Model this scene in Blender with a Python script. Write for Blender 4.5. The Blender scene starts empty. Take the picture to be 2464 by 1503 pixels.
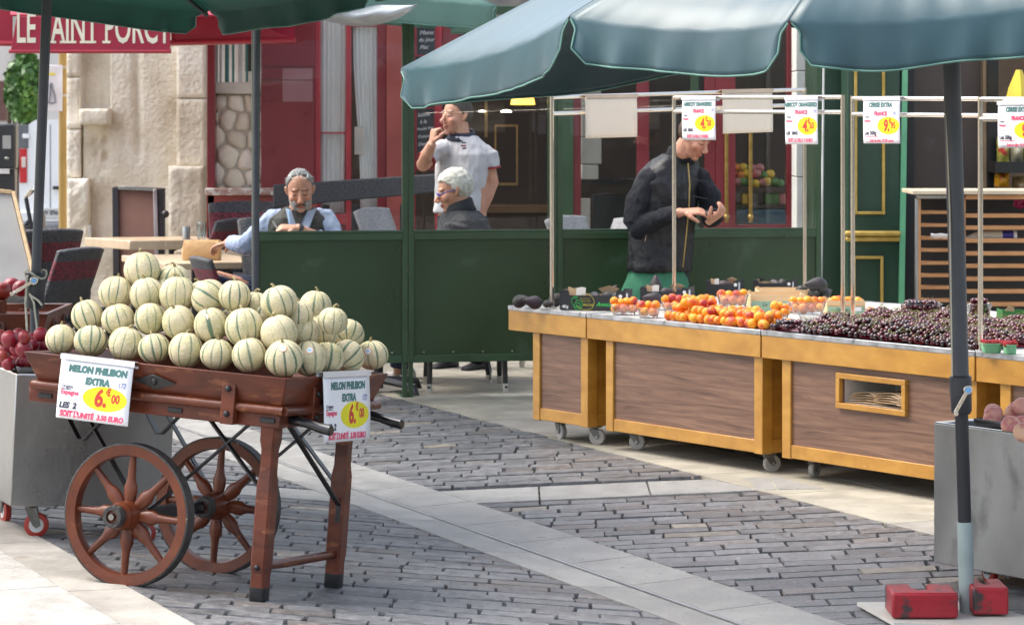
import bpy, bmesh, math, random
import numpy as np
from mathutils import Vector as V, Matrix, Quaternion
random.seed(7)
R=math.radians; PI=math.pi
SC=bpy.context.scene; COL=SC.collection
# ---------------------------------------------------------------- camera model
F=7000.0; CX=1232.0; HY=275.0; H=1.7          # pixel units of a 2464 wide frame
CAM=V((0,0,H))
def ray(px,py): return V(((px-CX)/F,1,-(py-HY)/F))
def P(px,py,Y): return CAM+ray(px,py)*Y
GZ=-.08
G0=V((-1.24067,14.92216)); GD=V((.38728,-.92196)); GN=V((.92196,.38728))
def sval(x,y): return (x-G0.x)*GN.x+(y-G0.y)*GN.y
def tval(x,y): return (x-G0.x)*GD.x+(y-G0.y)*GD.y
def gzs(s):
    if s<0: return GZ+.08*min(-s,2.05)
    return GZ+min(.05*s,.08)
def gz(x,y): return gzs(sval(x,y))
def ST(s,t,dz=0):
    x=G0.x+GN.x*s+GD.x*t; y=G0.y+GN.y*s+GD.y*t
    return V((x,y,gzs(s)+dz))
def G(px,py):
    r=ray(px,py); lo,hi=4.0,80.0
    for _ in range(60):
        m=(lo+hi)/2
        if H+r.z*m-gz(r.x*m,m)>0: lo=m
        else: hi=m
    return CAM+r*lo
def onz(px,py,z):
    r=ray(px,py); return CAM+r*((z-H)/r.z)
cam=bpy.data.cameras.new('camera'); co=bpy.data.objects.new('camera',cam); COL.objects.link(co)
cam.sensor_width=36; cam.lens=36*F/2464; co.location=CAM; co.rotation_euler=(PI/2,0,0)
cam.shift_y=-(751.5-HY)/2464; cam.clip_end=500; cam.clip_start=.1
cam.dof.use_dof=True; cam.dof.focus_distance=11.6; cam.dof.aperture_fstop=9
SC.camera=co
# ---------------------------------------------------------------- light
w=bpy.data.worlds.new("World"); SC.world=w; w.use_nodes=True
nt=w.node_tree; bg=nt.nodes['Background']
sky=nt.nodes.new('ShaderNodeTexSky'); sky.sky_type='NISHITA'; sky.sun_disc=False
SUN_EL=R(58); SUN_AZ=R(-75)      # azimuth measured from +Y clockwise
sky.sun_elevation=SUN_EL; sky.sun_rotation=SUN_AZ; sky.dust_density=4.0; sky.air_density=1.0; sky.ozone_density=.6
hs=nt.nodes.new('ShaderNodeHueSaturation'); hs.inputs['Saturation'].default_value=.62
nt.links.new(sky.outputs[0],hs.inputs['Color']); nt.links.new(hs.outputs[0],bg.inputs[0]); bg.inputs[1].default_value=.15
sl=bpy.data.lights.new('sun','SUN'); sl.energy=.95; sl.angle=R(48); sl.color=(1,.95,.87)
so=bpy.data.objects.new('sun',sl); COL.objects.link(so)
sd=V((math.sin(SUN_AZ)*math.cos(SUN_EL),math.cos(SUN_AZ)*math.cos(SUN_EL),math.sin(SUN_EL)))
so.rotation_euler=sd.to_track_quat('Z','Y').to_euler(); so.location=(0,0,20)
SC.view_settings.view_transform='Standard'; SC.view_settings.look='None'; SC.view_settings.exposure=1.52; SC.view_settings.gamma=1
SC.cycles.max_bounces=8; SC.cycles.transparent_max_bounces=16
try: SC.cycles.use_denoising=True
except Exception: pass
# ---------------------------------------------------------------- materials
MATS={}
def M(name,c1,c2=None,rough=.5,metal=0,scale=6,stretch=(1,1,1),detail=5,bump=0,bscale=None,rnd=0,coat=0,attr=None,lo=.35,hi=.65,spec=.5,
      c3=None,s3=20,p3=.62,sheen=0,alpha=None,emit=None,emits=1,rot=(0,0,0),distort=0,rvar=0,trans=0,sss=0,bd=.02):
    if name in MATS: return MATS[name]
    m=bpy.data.materials.new(name); MATS[name]=m; m.use_nodes=True
    n=m.node_tree.nodes; l=m.node_tree.links; b=n['Principled BSDF']
    b.inputs['Roughness'].default_value=rough; b.inputs['Metallic'].default_value=metal
    b.inputs['Specular IOR Level'].default_value=spec
    if coat: b.inputs['Coat Weight'].default_value=coat; b.inputs['Coat Roughness'].default_value=.12
    if sheen: b.inputs['Sheen Weight'].default_value=sheen
    if trans: b.inputs['Transmission Weight'].default_value=trans
    if sss: b.inputs['Subsurface Weight'].default_value=sss; b.inputs['Subsurface Radius'].default_value=(.02,.008,.004)
    if emit: b.inputs['Emission Color'].default_value=(*emit,1); b.inputs['Emission Strength'].default_value=emits
    tc=n.new('ShaderNodeTexCoord'); mp=n.new('ShaderNodeMapping'); mp.inputs['Scale'].default_value=stretch; mp.inputs['Rotation'].default_value=rot
    l.new(tc.outputs['Object'],mp.inputs[0])
    c2=c2 or tuple(x*.8 for x in c1)
    no=n.new('ShaderNodeTexNoise'); no.inputs['Scale'].default_value=scale; no.inputs['Detail'].default_value=detail; no.inputs['Distortion'].default_value=distort
    l.new(mp.outputs[0],no.inputs[0])
    cr=n.new('ShaderNodeValToRGB'); cr.color_ramp.elements[0].position=lo; cr.color_ramp.elements[1].position=hi
    cr.color_ramp.elements[0].color=(*c2,1); cr.color_ramp.elements[1].color=(*c1,1)
    l.new(no.outputs[0],cr.inputs[0]); out=cr.outputs[0]
    if c3:
        n3=n.new('ShaderNodeTexNoise'); n3.inputs['Scale'].default_value=s3; n3.inputs['Detail'].default_value=6
        l.new(mp.outputs[0],n3.inputs[0])
        r3=n.new('ShaderNodeValToRGB'); r3.color_ramp.elements[0].position=p3; r3.color_ramp.elements[1].position=p3+.06
        l.new(n3.outputs[0],r3.inputs[0]); mx=n.new('ShaderNodeMix'); mx.data_type='RGBA'
        l.new(r3.outputs[0],mx.inputs[0]); l.new(out,mx.inputs[6]); mx.inputs[7].default_value=(*c3,1); out=mx.outputs[2]
    if attr:
        at=n.new('ShaderNodeAttribute'); at.attribute_name=attr
        mx=n.new('ShaderNodeMix'); mx.data_type='RGBA'; mx.blend_type='MULTIPLY'; mx.inputs[0].default_value=1
        l.new(out,mx.inputs[6]); l.new(at.outputs['Color'],mx.inputs[7]); out=mx.outputs[2]
    if rnd:
        oi=n.new('ShaderNodeObjectInfo'); ma=n.new('ShaderNodeMapRange'); ma.inputs[3].default_value=1-rnd; ma.inputs[4].default_value=1+rnd*.6
        l.new(oi.outputs['Random'],ma.inputs[0]); h=n.new('ShaderNodeHueSaturation'); l.new(ma.outputs[0],h.inputs['Value']); l.new(out,h.inputs['Color']); out=h.outputs[0]
    l.new(out,b.inputs['Base Color'])
    if rvar:
        rm=n.new('ShaderNodeMapRange'); rm.inputs[3].default_value=max(.02,rough-rvar); rm.inputs[4].default_value=min(1,rough+rvar); rm.inputs[1].default_value=.3; rm.inputs[2].default_value=.7
        l.new(no.outputs[0],rm.inputs[0]); l.new(rm.outputs[0],b.inputs['Roughness'])
    if bump:
        nb=n.new('ShaderNodeTexNoise'); nb.inputs['Scale'].default_value=bscale or scale*4; nb.inputs['Detail'].default_value=6
        l.new(mp.outputs[0],nb.inputs[0]); bp=n.new('ShaderNodeBump'); bp.inputs['Strength'].default_value=bump; bp.inputs['Distance'].default_value=bd
        l.new(nb.outputs[0],bp.inputs['Height']); l.new(bp.outputs[0],b.inputs['Normal'])
    return m
def glass(name,tint=(.93,.97,.95),refl=.07,rough=0.02,dirt=0):
    if name in MATS: return MATS[name]
    m=bpy.data.materials.new(name); MATS[name]=m; m.use_nodes=True
    n=m.node_tree.nodes; l=m.node_tree.links; n.remove(n['Principled BSDF'])
    tr=n.new('ShaderNodeBsdfTransparent'); tr.inputs[0].default_value=(*tint,1)
    gl=n.new('ShaderNodeBsdfGlossy'); gl.inputs['Roughness'].default_value=rough
    lw=n.new('ShaderNodeFresnel'); lw.inputs[0].default_value=1.45
    mr=n.new('ShaderNodeMath'); mr.operation='MULTIPLY_ADD'; mr.inputs[1].default_value=.62; mr.inputs[2].default_value=refl
    l.new(lw.outputs[0],mr.inputs[0]); mx=n.new('ShaderNodeMixShader'); l.new(mr.outputs[0],mx.inputs[0])
    l.new(tr.outputs[0],mx.inputs[1]); l.new(gl.outputs[0],mx.inputs[2]); o=mx.outputs[0]
    l.new(o,n['Material Output'].inputs[0]); return m
# ---------------------------------------------------------------- mesh builder
class MB:
    def __init__(s): s.v=[]; s.f=[]; s.m=[]; s.c=[]
    def add(s,vs,fs,m=0,c=None):
        o=len(s.v); s.v+= [V(x) for x in vs]
        for f in fs: s.f.append(tuple(i+o for i in f)); s.m.append(m); s.c.append(c)
        return s
    def ob(s,o,a,b,c,m=0,col=None):          # corner + three edge vectors
        o,a,b,c=V(o),V(a),V(b),V(c)
        vs=[o,o+a,o+a+b,o+b,o+c,o+a+c,o+a+b+c,o+b+c]
        fs=[(0,3,2,1),(4,5,6,7),(0,1,5,4),(1,2,6,5),(2,3,7,6),(3,0,4,7)]
        if a.cross(b).dot(c)<0: fs=[f[::-1] for f in fs]
        return s.add(vs,fs,m,col)
    def box(s,c,d,rot=None,m=0,col=None):
        c=V(c); q=rot or Matrix.Identity(3)
        a,b,e=q@V((d[0],0,0)),q@V((0,d[1],0)),q@V((0,0,d[2]))
        return s.ob(c-(a+b+e)/2,a,b,e,m,col)
    def tube(s,pts,r,n=10,cap=True,m=0,sx=None):
        pts=[V(p) for p in pts]; k=len(pts); rs=r if isinstance(r,(list,tuple)) else [r]*k
        vs=[]; fs=[]; up=None
        for i,p in enumerate(pts):
            t=(pts[min(i+1,k-1)]-pts[max(i-1,0)]).normalized()
            if up is None:
                up=V((0,0,1)) if abs(t.z)<.9 else V((1,0,0))
            a=(up-t*up.dot(t)).normalized(); b=t.cross(a); up=a
            for j in range(n):
                an=2*PI*j/n; vs.append(p+(a*math.cos(an)+b*math.sin(an)*(sx or 1))*rs[i])
        for i in range(k-1):
            for j in range(n): fs.append((i*n+j,i*n+(j+1)%n,(i+1)*n+(j+1)%n,(i+1)*n+j))
        if cap: fs.append(tuple(range(n))[::-1]); fs.append(tuple((k-1)*n+j for j in range(n)))
        return s.add(vs,fs,m)
    def strap(s,pts,wv,th,m=0):              # flat bar along pts, width vector wv
        wv=V(wv)
        for i in range(len(pts)-1):
            a,b=V(pts[i]),V(pts[i+1]); t=(b-a); nn=t.cross(wv).normalized()*th
            s.ob(a-wv/2-nn/2,t,wv,nn,m)
        return s
    def lathe(s,prof,n=24,mat=None,m=0,cap=True):
        vs=[];fs=[];mat=mat or Matrix.Identity(4); k=len(prof)
        for r,z in prof:
            for j in range(n):
                a=2*PI*j/n; vs.append(mat@V((r*math.cos(a),r*math.sin(a),z)))
        for i in range(k-1):
            for j in range(n): fs.append((i*n+j,i*n+(j+1)%n,(i+1)*n+(j+1)%n,(i+1)*n+j))
        if cap: fs.append(tuple(range(n))[::-1]); fs.append(tuple((k-1)*n+j for j in range(n)))
        return s.add(vs,fs,m)
    def ell(s,c,r,nu=16,nv=10,mat=None,m=0,fn=None):
        c=V(c); mat=mat or Matrix.Identity(3); vs=[];fs=[]
        for i in range(nv+1):
            th=PI*i/nv
            for j in range(nu):
                ph=2*PI*j/nu; d=V((math.sin(th)*math.cos(ph),math.sin(th)*math.sin(ph),math.cos(th)))
                q=V((d.x*r[0],d.y*r[1],d.z*r[2]))
                if fn: q=fn(d,q)
                vs.append(c+mat@q)
        for i in range(nv):
            for j in range(nu):
                a,b,d2,e=i*nu+j,i*nu+(j+1)%nu,(i+1)*nu+(j+1)%nu,(i+1)*nu+j
                fs.append((a,e,d2,b))
        return s.add(vs,fs,m)
    def prism(s,pts,ex,m=0,col=None):
        pts=[V(p) for p in pts]; ex=V(ex); k=len(pts)
        nrm=V((0,0,0))
        for i in range(k): nrm+=pts[i].cross(pts[(i+1)%k])
        fs=[tuple(range(k))[::-1],tuple(range(k,2*k))]+[(i,(i+1)%k,(i+1)%k+k,i+k) for i in range(k)]
        if nrm.dot(ex)<0: fs=[f[::-1] for f in fs]
        return s.add(pts+[p+ex for p in pts],fs,m,col)
    def grid(s,rows,m=0,closed=False):
        nr=len(rows); nc=len(rows[0]); vs=[p for r in rows for p in r]; fs=[]
        for i in range(nr-1):
            for j in range(nc if closed else nc-1):
                fs.append((i*nc+j,i*nc+(j+1)%nc,(i+1)*nc+(j+1)%nc,(i+1)*nc+j))
        return s.add(vs,fs,m)
    def build(s,name,mats,parent=None,bevel=0,sharp=35,solid=0,sub=0,seg=2,flat=False,merge=False):
        me=bpy.data.meshes.new(name)
        inv=rootm(parent).inverted() if parent else Matrix.Identity(4)
        me.from_pydata([inv@v for v in s.v],[],s.f)
        if not isinstance(mats,(list,tuple)): mats=[mats]
        for m in mats: me.materials.append(m)
        if len(mats)>1:
            for p,i in zip(me.polygons,s.m): p.material_index=i
        if any(c is not None for c in s.c):
            ca=me.color_attributes.new('tint','FLOAT_COLOR','CORNER'); k=0
            for p,c in zip(me.polygons,s.c):
                c=c or (1,1,1)
                for li in p.loop_indices: ca.data[li].color=(*c,1)
        if merge:
            bm=bmesh.new(); bm.from_mesh(me); bmesh.ops.remove_doubles(bm,verts=bm.verts,dist=1e-5); bm.to_mesh(me); bm.free()
        me.update()
        if not flat:
            for p in me.polygons: p.use_smooth=True
            if sharp<180: me.set_sharp_from_angle(angle=R(sharp))
        o=bpy.data.objects.new(name,me); COL.objects.link(o)
        if parent: o.parent=parent
        if solid:
            mo=o.modifiers.new('solid','SOLIDIFY'); mo.thickness=solid; mo.offset=0
        if bevel:
            mo=o.modifiers.new('bevel','BEVEL'); mo.width=bevel; mo.segments=seg; mo.limit_method='ANGLE'; mo.angle_limit=R(40); mo.harden_normals=False
        if sub:
            mo=o.modifiers.new('sub','SUBSURF'); mo.levels=sub; mo.render_levels=sub
        return o
def rootm(o):
    m=Matrix.LocRotScale(o.location,o.rotation_euler,o.scale)
    return rootm(o.parent)@m if o.parent else m
def tag(o,label,cat,group=None,kind=None):
    if label: o['label']=label
    if cat: o['category']=cat
    if group: o['group']=group
    if kind: o['kind']=kind
    return o
def thing(name,label,cat,loc=(0,0,0),rot=(0,0,0),group=None):
    o=bpy.data.objects.new(name,None); COL.objects.link(o); o.location=loc; o.rotation_euler=rot; o.empty_display_size=.1
    return tag(o,label,cat,group)
def struct(o): o['kind']='structure'; return o
def dup(o,loc=None,rot=None,label=None,scale=None,group=None,parent=None,mat=None):
    c=o.copy(); COL.objects.link(c)
    if parent: c.parent=parent
    if mat is not None: c.matrix_basis=mat
    if loc is not None: c.location=loc
    if rot is not None: c.rotation_euler=rot
    if scale is not None: c.scale=(scale,)*3 if isinstance(scale,(int,float)) else scale
    if label: c['label']=label
    if group: c['group']=group
    for ch in list(o.children): dup(ch,parent=c)
    return c
def textmesh(mb,txt,size,mat4,m=0,shear=0,xs=1,bold=0,align='CENTER',th=.0006):
    bold*=.72
    cu=bpy.data.curves.new('t','FONT'); cu.body=txt; cu.size=size; cu.shear=shear; cu.offset=bold; cu.align_x=align; cu.align_y='CENTER'
    cu.extrude=th; cu.resolution_u=3
    o=bpy.data.objects.new('t',cu); COL.objects.link(o)
    dg=bpy.context.evaluated_depsgraph_get(); ev=o.evaluated_get(dg); me=ev.to_mesh()
    S=Matrix.Diagonal((xs,1,1,1)); vs=[mat4@(S@v.co) for v in me.vertices]; fs=[tuple(p.vertices) for p in me.polygons]
    mb.add(vs,fs,m); ev.to_mesh_clear(); bpy.data.objects.remove(o); bpy.data.curves.remove(cu)
def frame4(o,x,y,z):
    m=Matrix((( x[0],y[0],z[0],o[0]),(x[1],y[1],z[1],o[1]),(x[2],y[2],z[2],o[2]),(0,0,0,1))); return m
def lerp(a,b,t): return a+(b-a)*t
def smooth(t): t=max(0,min(1,t)); return t*t*(3-2*t)
# ---------------------------------------------------------------- common materials
STONE=M('pale limestone paving',(.39,.365,.32),(.275,.255,.225),rough=.68,scale=5,detail=9,bump=.25,bscale=40,attr='tint',c3=(.28,.24,.19),s3=7,p3=.66,rvar=.12)
WHITESTONE=M('white step limestone',(.40,.385,.355),(.30,.285,.26),rough=.75,scale=7,bump=.4,bscale=30,attr='tint',c3=(.45,.42,.38),s3=9,p3=.68)
BAND=M('gutter slab stone',(.315,.308,.295),(.24,.235,.225),rough=.6,scale=9,detail=9,bump=.3,bscale=90,attr='tint',c3=(.21,.205,.195),s3=22,p3=.64,rvar=.1)
COB=M('dark cobble stone',(.170,.170,.172),(.098,.098,.102),rough=.44,scale=22,detail=8,bump=.45,bscale=70,attr='tint',c3=(.25,.245,.24),s3=38,p3=.62,rvar=.16,bd=.008)
JOINT=M('joint sand',(.075,.068,.058),(.03,.028,.025),rough=.95,scale=3,c3=(.52,.48,.39),s3=9,p3=.53,bump=.5,bscale=60)
STEEL=M('brushed stainless',(.44,.44,.43),(.29,.29,.285),rough=.36,metal=1,scale=2.6,stretch=(1,1,.5),bump=.06,bscale=50,rvar=.16,c3=(.25,.25,.245),s3=3.2,p3=.60,lo=.3,hi=.7)  # darker patches and streaks in the base colour stand in for varied reflections
CHROME=M('polished chrome tube',(.80,.74,.65),(.77,.71,.62),rough=.14,metal=1,scale=8)
ZINC=M('worn zinc edge',(.55,.56,.58),(.38,.39,.41),rough=.36,metal=1,scale=14,c3=(.25,.25,.26),s3=25,p3=.63,rvar=.1)
BLACKIRON=M('black painted iron',(.02,.02,.022),(.012,.012,.013),rough=.35,scale=30,c3=(.12,.10,.07),s3=30,p3=.72,bump=.1)
OAK=M('varnished honey oak',(.53,.27,.043),(.40,.185,.026),rough=.36,scale=6,detail=10,stretch=(1,1,1.8),c3=(.62,.44,.22),s3=42,p3=.70,coat=.25,distort=.6,bump=.05)
WHITEPAPER=M('white card',(.86,.86,.88),(.82,.82,.85),rough=.5,scale=3)
CARD=M('brown kraft card',(.48,.33,.19),(.40,.27,.15),rough=.8,scale=12)
KRAFT=M('kraft paper',(.62,.46,.29),(.52,.37,.22),rough=.75,scale=9,bump=.4,bscale=12)
CLEAR=glass('clear punnet plastic',(.94,.95,.96),.10,.08)
PANE=glass('window glass',(.985,.992,.988),.004,.0)
TREADS=M('grey rubber tyre',(.42,.41,.38),(.33,.32,.3),rough=.6,scale=20)
# ---------------------------------------------------------------- ground
def clip(poly,f):
    out=[]
    for i in range(len(poly)):
        a,b=poly[i],poly[(i+1)%len(poly)]; fa,fb=f(a),f(b)
        if fa>=0: out.append(a)
        if fa*fb<0: t=fa/(fa-fb); out.append((a[0]+(b[0]-a[0])*t,a[1]+(b[1]-a[1])*t))
    return out
def stone(mb,poly,h,gap,col,rise=0,bev=.006):
    k=len(poly)
    if k<3: return
    cx=sum(p[0] for p in poly)/k; cy=sum(p[1] for p in poly)/k
    A=abs(sum(poly[i][0]*poly[(i+1)%k][1]-poly[(i+1)%k][0]*poly[i][1] for i in range(k)))/2
    if A<.0012: return
    ar=sum(poly[i][0]*poly[(i+1)%k][1]-poly[(i+1)%k][0]*poly[i][1] for i in range(k))
    if ar<0: poly=poly[::-1]
    def ins(d):
        out=[]
        for x,y in poly:
            dx,dy=x-cx,y-cy; L=math.hypot(dx,dy); 
            out.append((x-math.copysign(min(d,abs(dx)*.8),dx), y-math.copysign(min(d,abs(dy)*.8),dy)))
        return out
    rings=[(ins(gap),-.01),(ins(gap+.001),h-bev),(ins(gap+bev),h)]
    vs=[];fs=[]
    for pts,z in rings:
        for x,y in pts: vs.append((x,y,gz(x,y)+z+(rise*(x-cx) if z>0 else 0)))
    for r in range(2):
        for i in range(k): fs.append((r*k+i,r*k+(i+1)%k,(r+1)*k+(i+1)%k,(r+1)*k+i))
    fs.append(tuple(2*k+i for i in range(k)))
    mb.add(vs,fs,0,col)
def build_ground():
    g=MB(); ss=[-60,-2.05,0,1.6,60]; ts=[-60,-20,-8,0,8,30]
    rows=[[ST(s,t,-.012) for t in ts] for s in ss]
    g.grid(rows); struct(g.build('ground',JOINT,sharp=180,flat=True))
    rn=random.Random(3)
    # cobbles, rows along X
    c=MB(); y=8.2
    SL,SR,SE,SK=-.235,.30,1.47,-2.0
    while y<17.6:
        dy=rn.uniform(.105,.122)
        x=-4.5+rn.uniform(0,.3)
        while x<5.2:
            dx=rn.choice([rn.uniform(.14,.2),rn.uniform(.18,.27),rn.uniform(.24,.32)])
            j=lambda a: rn.uniform(-a,a)
            q=[(x+j(.006),y+j(.0025)),(x+dx+j(.006),y+j(.0025)),(x+dx+j(.006),y+dy+j(.0025)),(x+j(.006),y+dy+j(.0025))]
            if not (y+dy>13.12 and y<13.56):
              for lo,hi in ((SK,SL),(SR,SE)):
                p=clip(q,lambda a:sval(*a)-lo); p=clip(p,lambda a:hi-sval(*a)) if p else p
                if len(p)>2:
                    if y<13.12<y+dy+.01: pass
                    b=rn.uniform(.75,1.25); tn=rn.random()
                    col=(b*(1.10 if tn>.86 else 1),b*(1.0 if tn<.95 else 1.02),b*(.93 if tn>.86 else 1.0))
                    if tn>.965: col=(b*1.7,b*1.5,b*1.2)
                    stone(c,p,.010+rn.uniform(-.003,.003),rn.uniform(.0025,.0055),col,rise=rn.uniform(-.012,.012),bev=.003)
            x+=dx
        y+=dy
    struct(c.build('cobblestone_paving',COB,sharp=50))
    # gutter bands (two rows of slabs) and the metal slot between them
    b=MB(); t=-9.0
    def slab(mb,s0,s1,t0,t1,h,col,gap=.003):
        cs=[(G0.x+GN.x*s+GD.x*tt,G0.y+GN.y*s+GD.y*tt) for s,tt in ((s0,t0),(s1,t0),(s1,t1),(s0,t1))]
        e=.004
        a=[ST(s0+gap,t0+gap,h),ST(s1-gap,t0+gap,h),ST(s1-gap,t1-gap,h),ST(s0+gap,t1-gap,h)]
        lo=[v-V((0,0,.05)) for v in a]
        mb.add(lo+a,[(4,7,6,5),(0,4,5,1),(1,5,6,2),(2,6,7,3),(3,7,4,0)],0,col)
    for t0,s0,s1,L in ((-9,.015,SR,.62),(-8.8,SL,-.015,.95)):
        t=t0
        while t<8:
            l=L*rn.uniform(.9,1.1); v=rn.uniform(.9,1.1); slab(b,s0,s1,t,t+l,.012,(v,v,v*.99)); t+=l
    # cross strip along X
    x=-4.6
    while x<2.6:
        l=rn.uniform(.5,.75); v=rn.uniform(.92,1.1)
        q=[(x,13.13),(x+l,13.13),(x+l,13.55),(x,13.55)]
        for lo,hi in ((SK,SL),(SR,1.75)):
            p=clip(q,lambda a:sval(*a)-lo); p=clip(p,lambda a:hi-sval(*a)) if p else p
            if len(p)>2: stone(b,p,.012,.003,(v,v,v*.98),bev=.003)
        x+=l
    struct(b.build('gutter_slabs',BAND,sharp=30))
    sm=MB()
    sm.ob(ST(-.012,-9,.004),ST(-.006,-9)-ST(-.012,-9),ST(-.012,9)-ST(-.012,-9),(0,0,.014))
    sm.ob(ST(.004,-9,.004),ST(.010,-9)-ST(.004,-9),ST(.004,9)-ST(.004,-9),(0,0,.010))
    struct(sm.build('drain_slot',M('galvanised drain edge',(.62,.63,.64),rough=.4,metal=1)))
    # limestone pavement right and far
    pv=MB()
    s=SE; row=0
    while s<9:
        d=rn.choice([.38,.45,.52]); t=-14+rn.uniform(0,.5)
        while t<8:
            l=rn.uniform(.55,1.1); v=rn.uniform(.82,1.1); w2=rn.uniform(.88,1)
            slab(pv,s,s+d,t,t+l,.012,(v,v*(.97+.03*w2),v*w2)); t+=l
        s+=d
    s=SK
    for d,(h) in ((.27,.012),):
        t=-14
        while t<9:
            l=rn.uniform(.7,1.2); v=rn.uniform(.95,1.12); slab(pv,s-d,s,t,t+l,h,(v,v,v)); t+=l
    struct(pv.build('limestone_pavement',STONE,sharp=30))
    wv=MB(); s=SK-.27
    for d in (.45,.5,.6,.7,.8):
        t=-12
        while t<9:
            l=rn.uniform(.6,1.1); v=rn.uniform(.93,1.05); slab(wv,s-d,s,t,t+l,.05,(v,v,v*.99)); t+=l
        s-=d
    struct(wv.build('step_pavement',WHITESTONE,sharp=30,bevel=.008))
build_ground()
# ================================================================ melon cart
CARTWOOD=M('red brown varnished cart wood',(.140,.031,.012),(.07,.015,.007),rough=.36,scale=3.5,stretch=(1,1,3.5),coat=.10,spec=.4,distort=1.2,c3=(.20,.065,.026),s3=10,p3=.60,bump=.08,rot=(0,0,R(24)),rvar=.08)
CARTRIM=M('worn cart rim wood',(.150,.036,.012),(.082,.019,.008),rough=.38,scale=7,spec=.4,c3=(.22,.075,.028),s3=18,p3=.64,coat=.08,bump=.1)
TYRE=M('worn iron tyre',(.05,.045,.042),(.025,.022,.02),rough=.55,scale=25,c3=(.42,.33,.2),s3=32,p3=.67,bump=.3)
CO=G(622,1452)
cn=V((.08*GN.x,.08*GN.y,1)).normalized(); _a=R(-24)
cv=V((math.cos(_a),math.sin(_a),0)); cv=(cv-cn*cv.dot(cn)).normalized(); cu=cn.cross(cv)
def c3(v,u,w_): return CO+cv*v+cu*u+cn*w_
def CU(px,py,u):
    r=ray(px,py); t=((CO+cu*u-CAM).dot(cu))/r.dot(cu); p=CAM+r*t-CO; return p.dot(cv),p.dot(cn)
def CVp(px,py,v):
    r=ray(px,py); t=((CO+cv*v-CAM).dot(cv))/r.dot(cv); p=CAM+r*t-CO; return p.dot(cu),p.dot(cn)
cart=thing('hand_cart','red brown wooden two wheeled hand cart piled with striped melons','cart',CO)
cart.rotation_euler=Matrix((cv,cu,cn)).transposed().to_euler()
def cbox(mb,v0,v1,u0,u1,w0,w1,m=0):
    return mb.ob(c3(v0,u0,w0),cv*(v1-v0),cu*(u1-u0),cn*(w1-w0),m)
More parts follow.
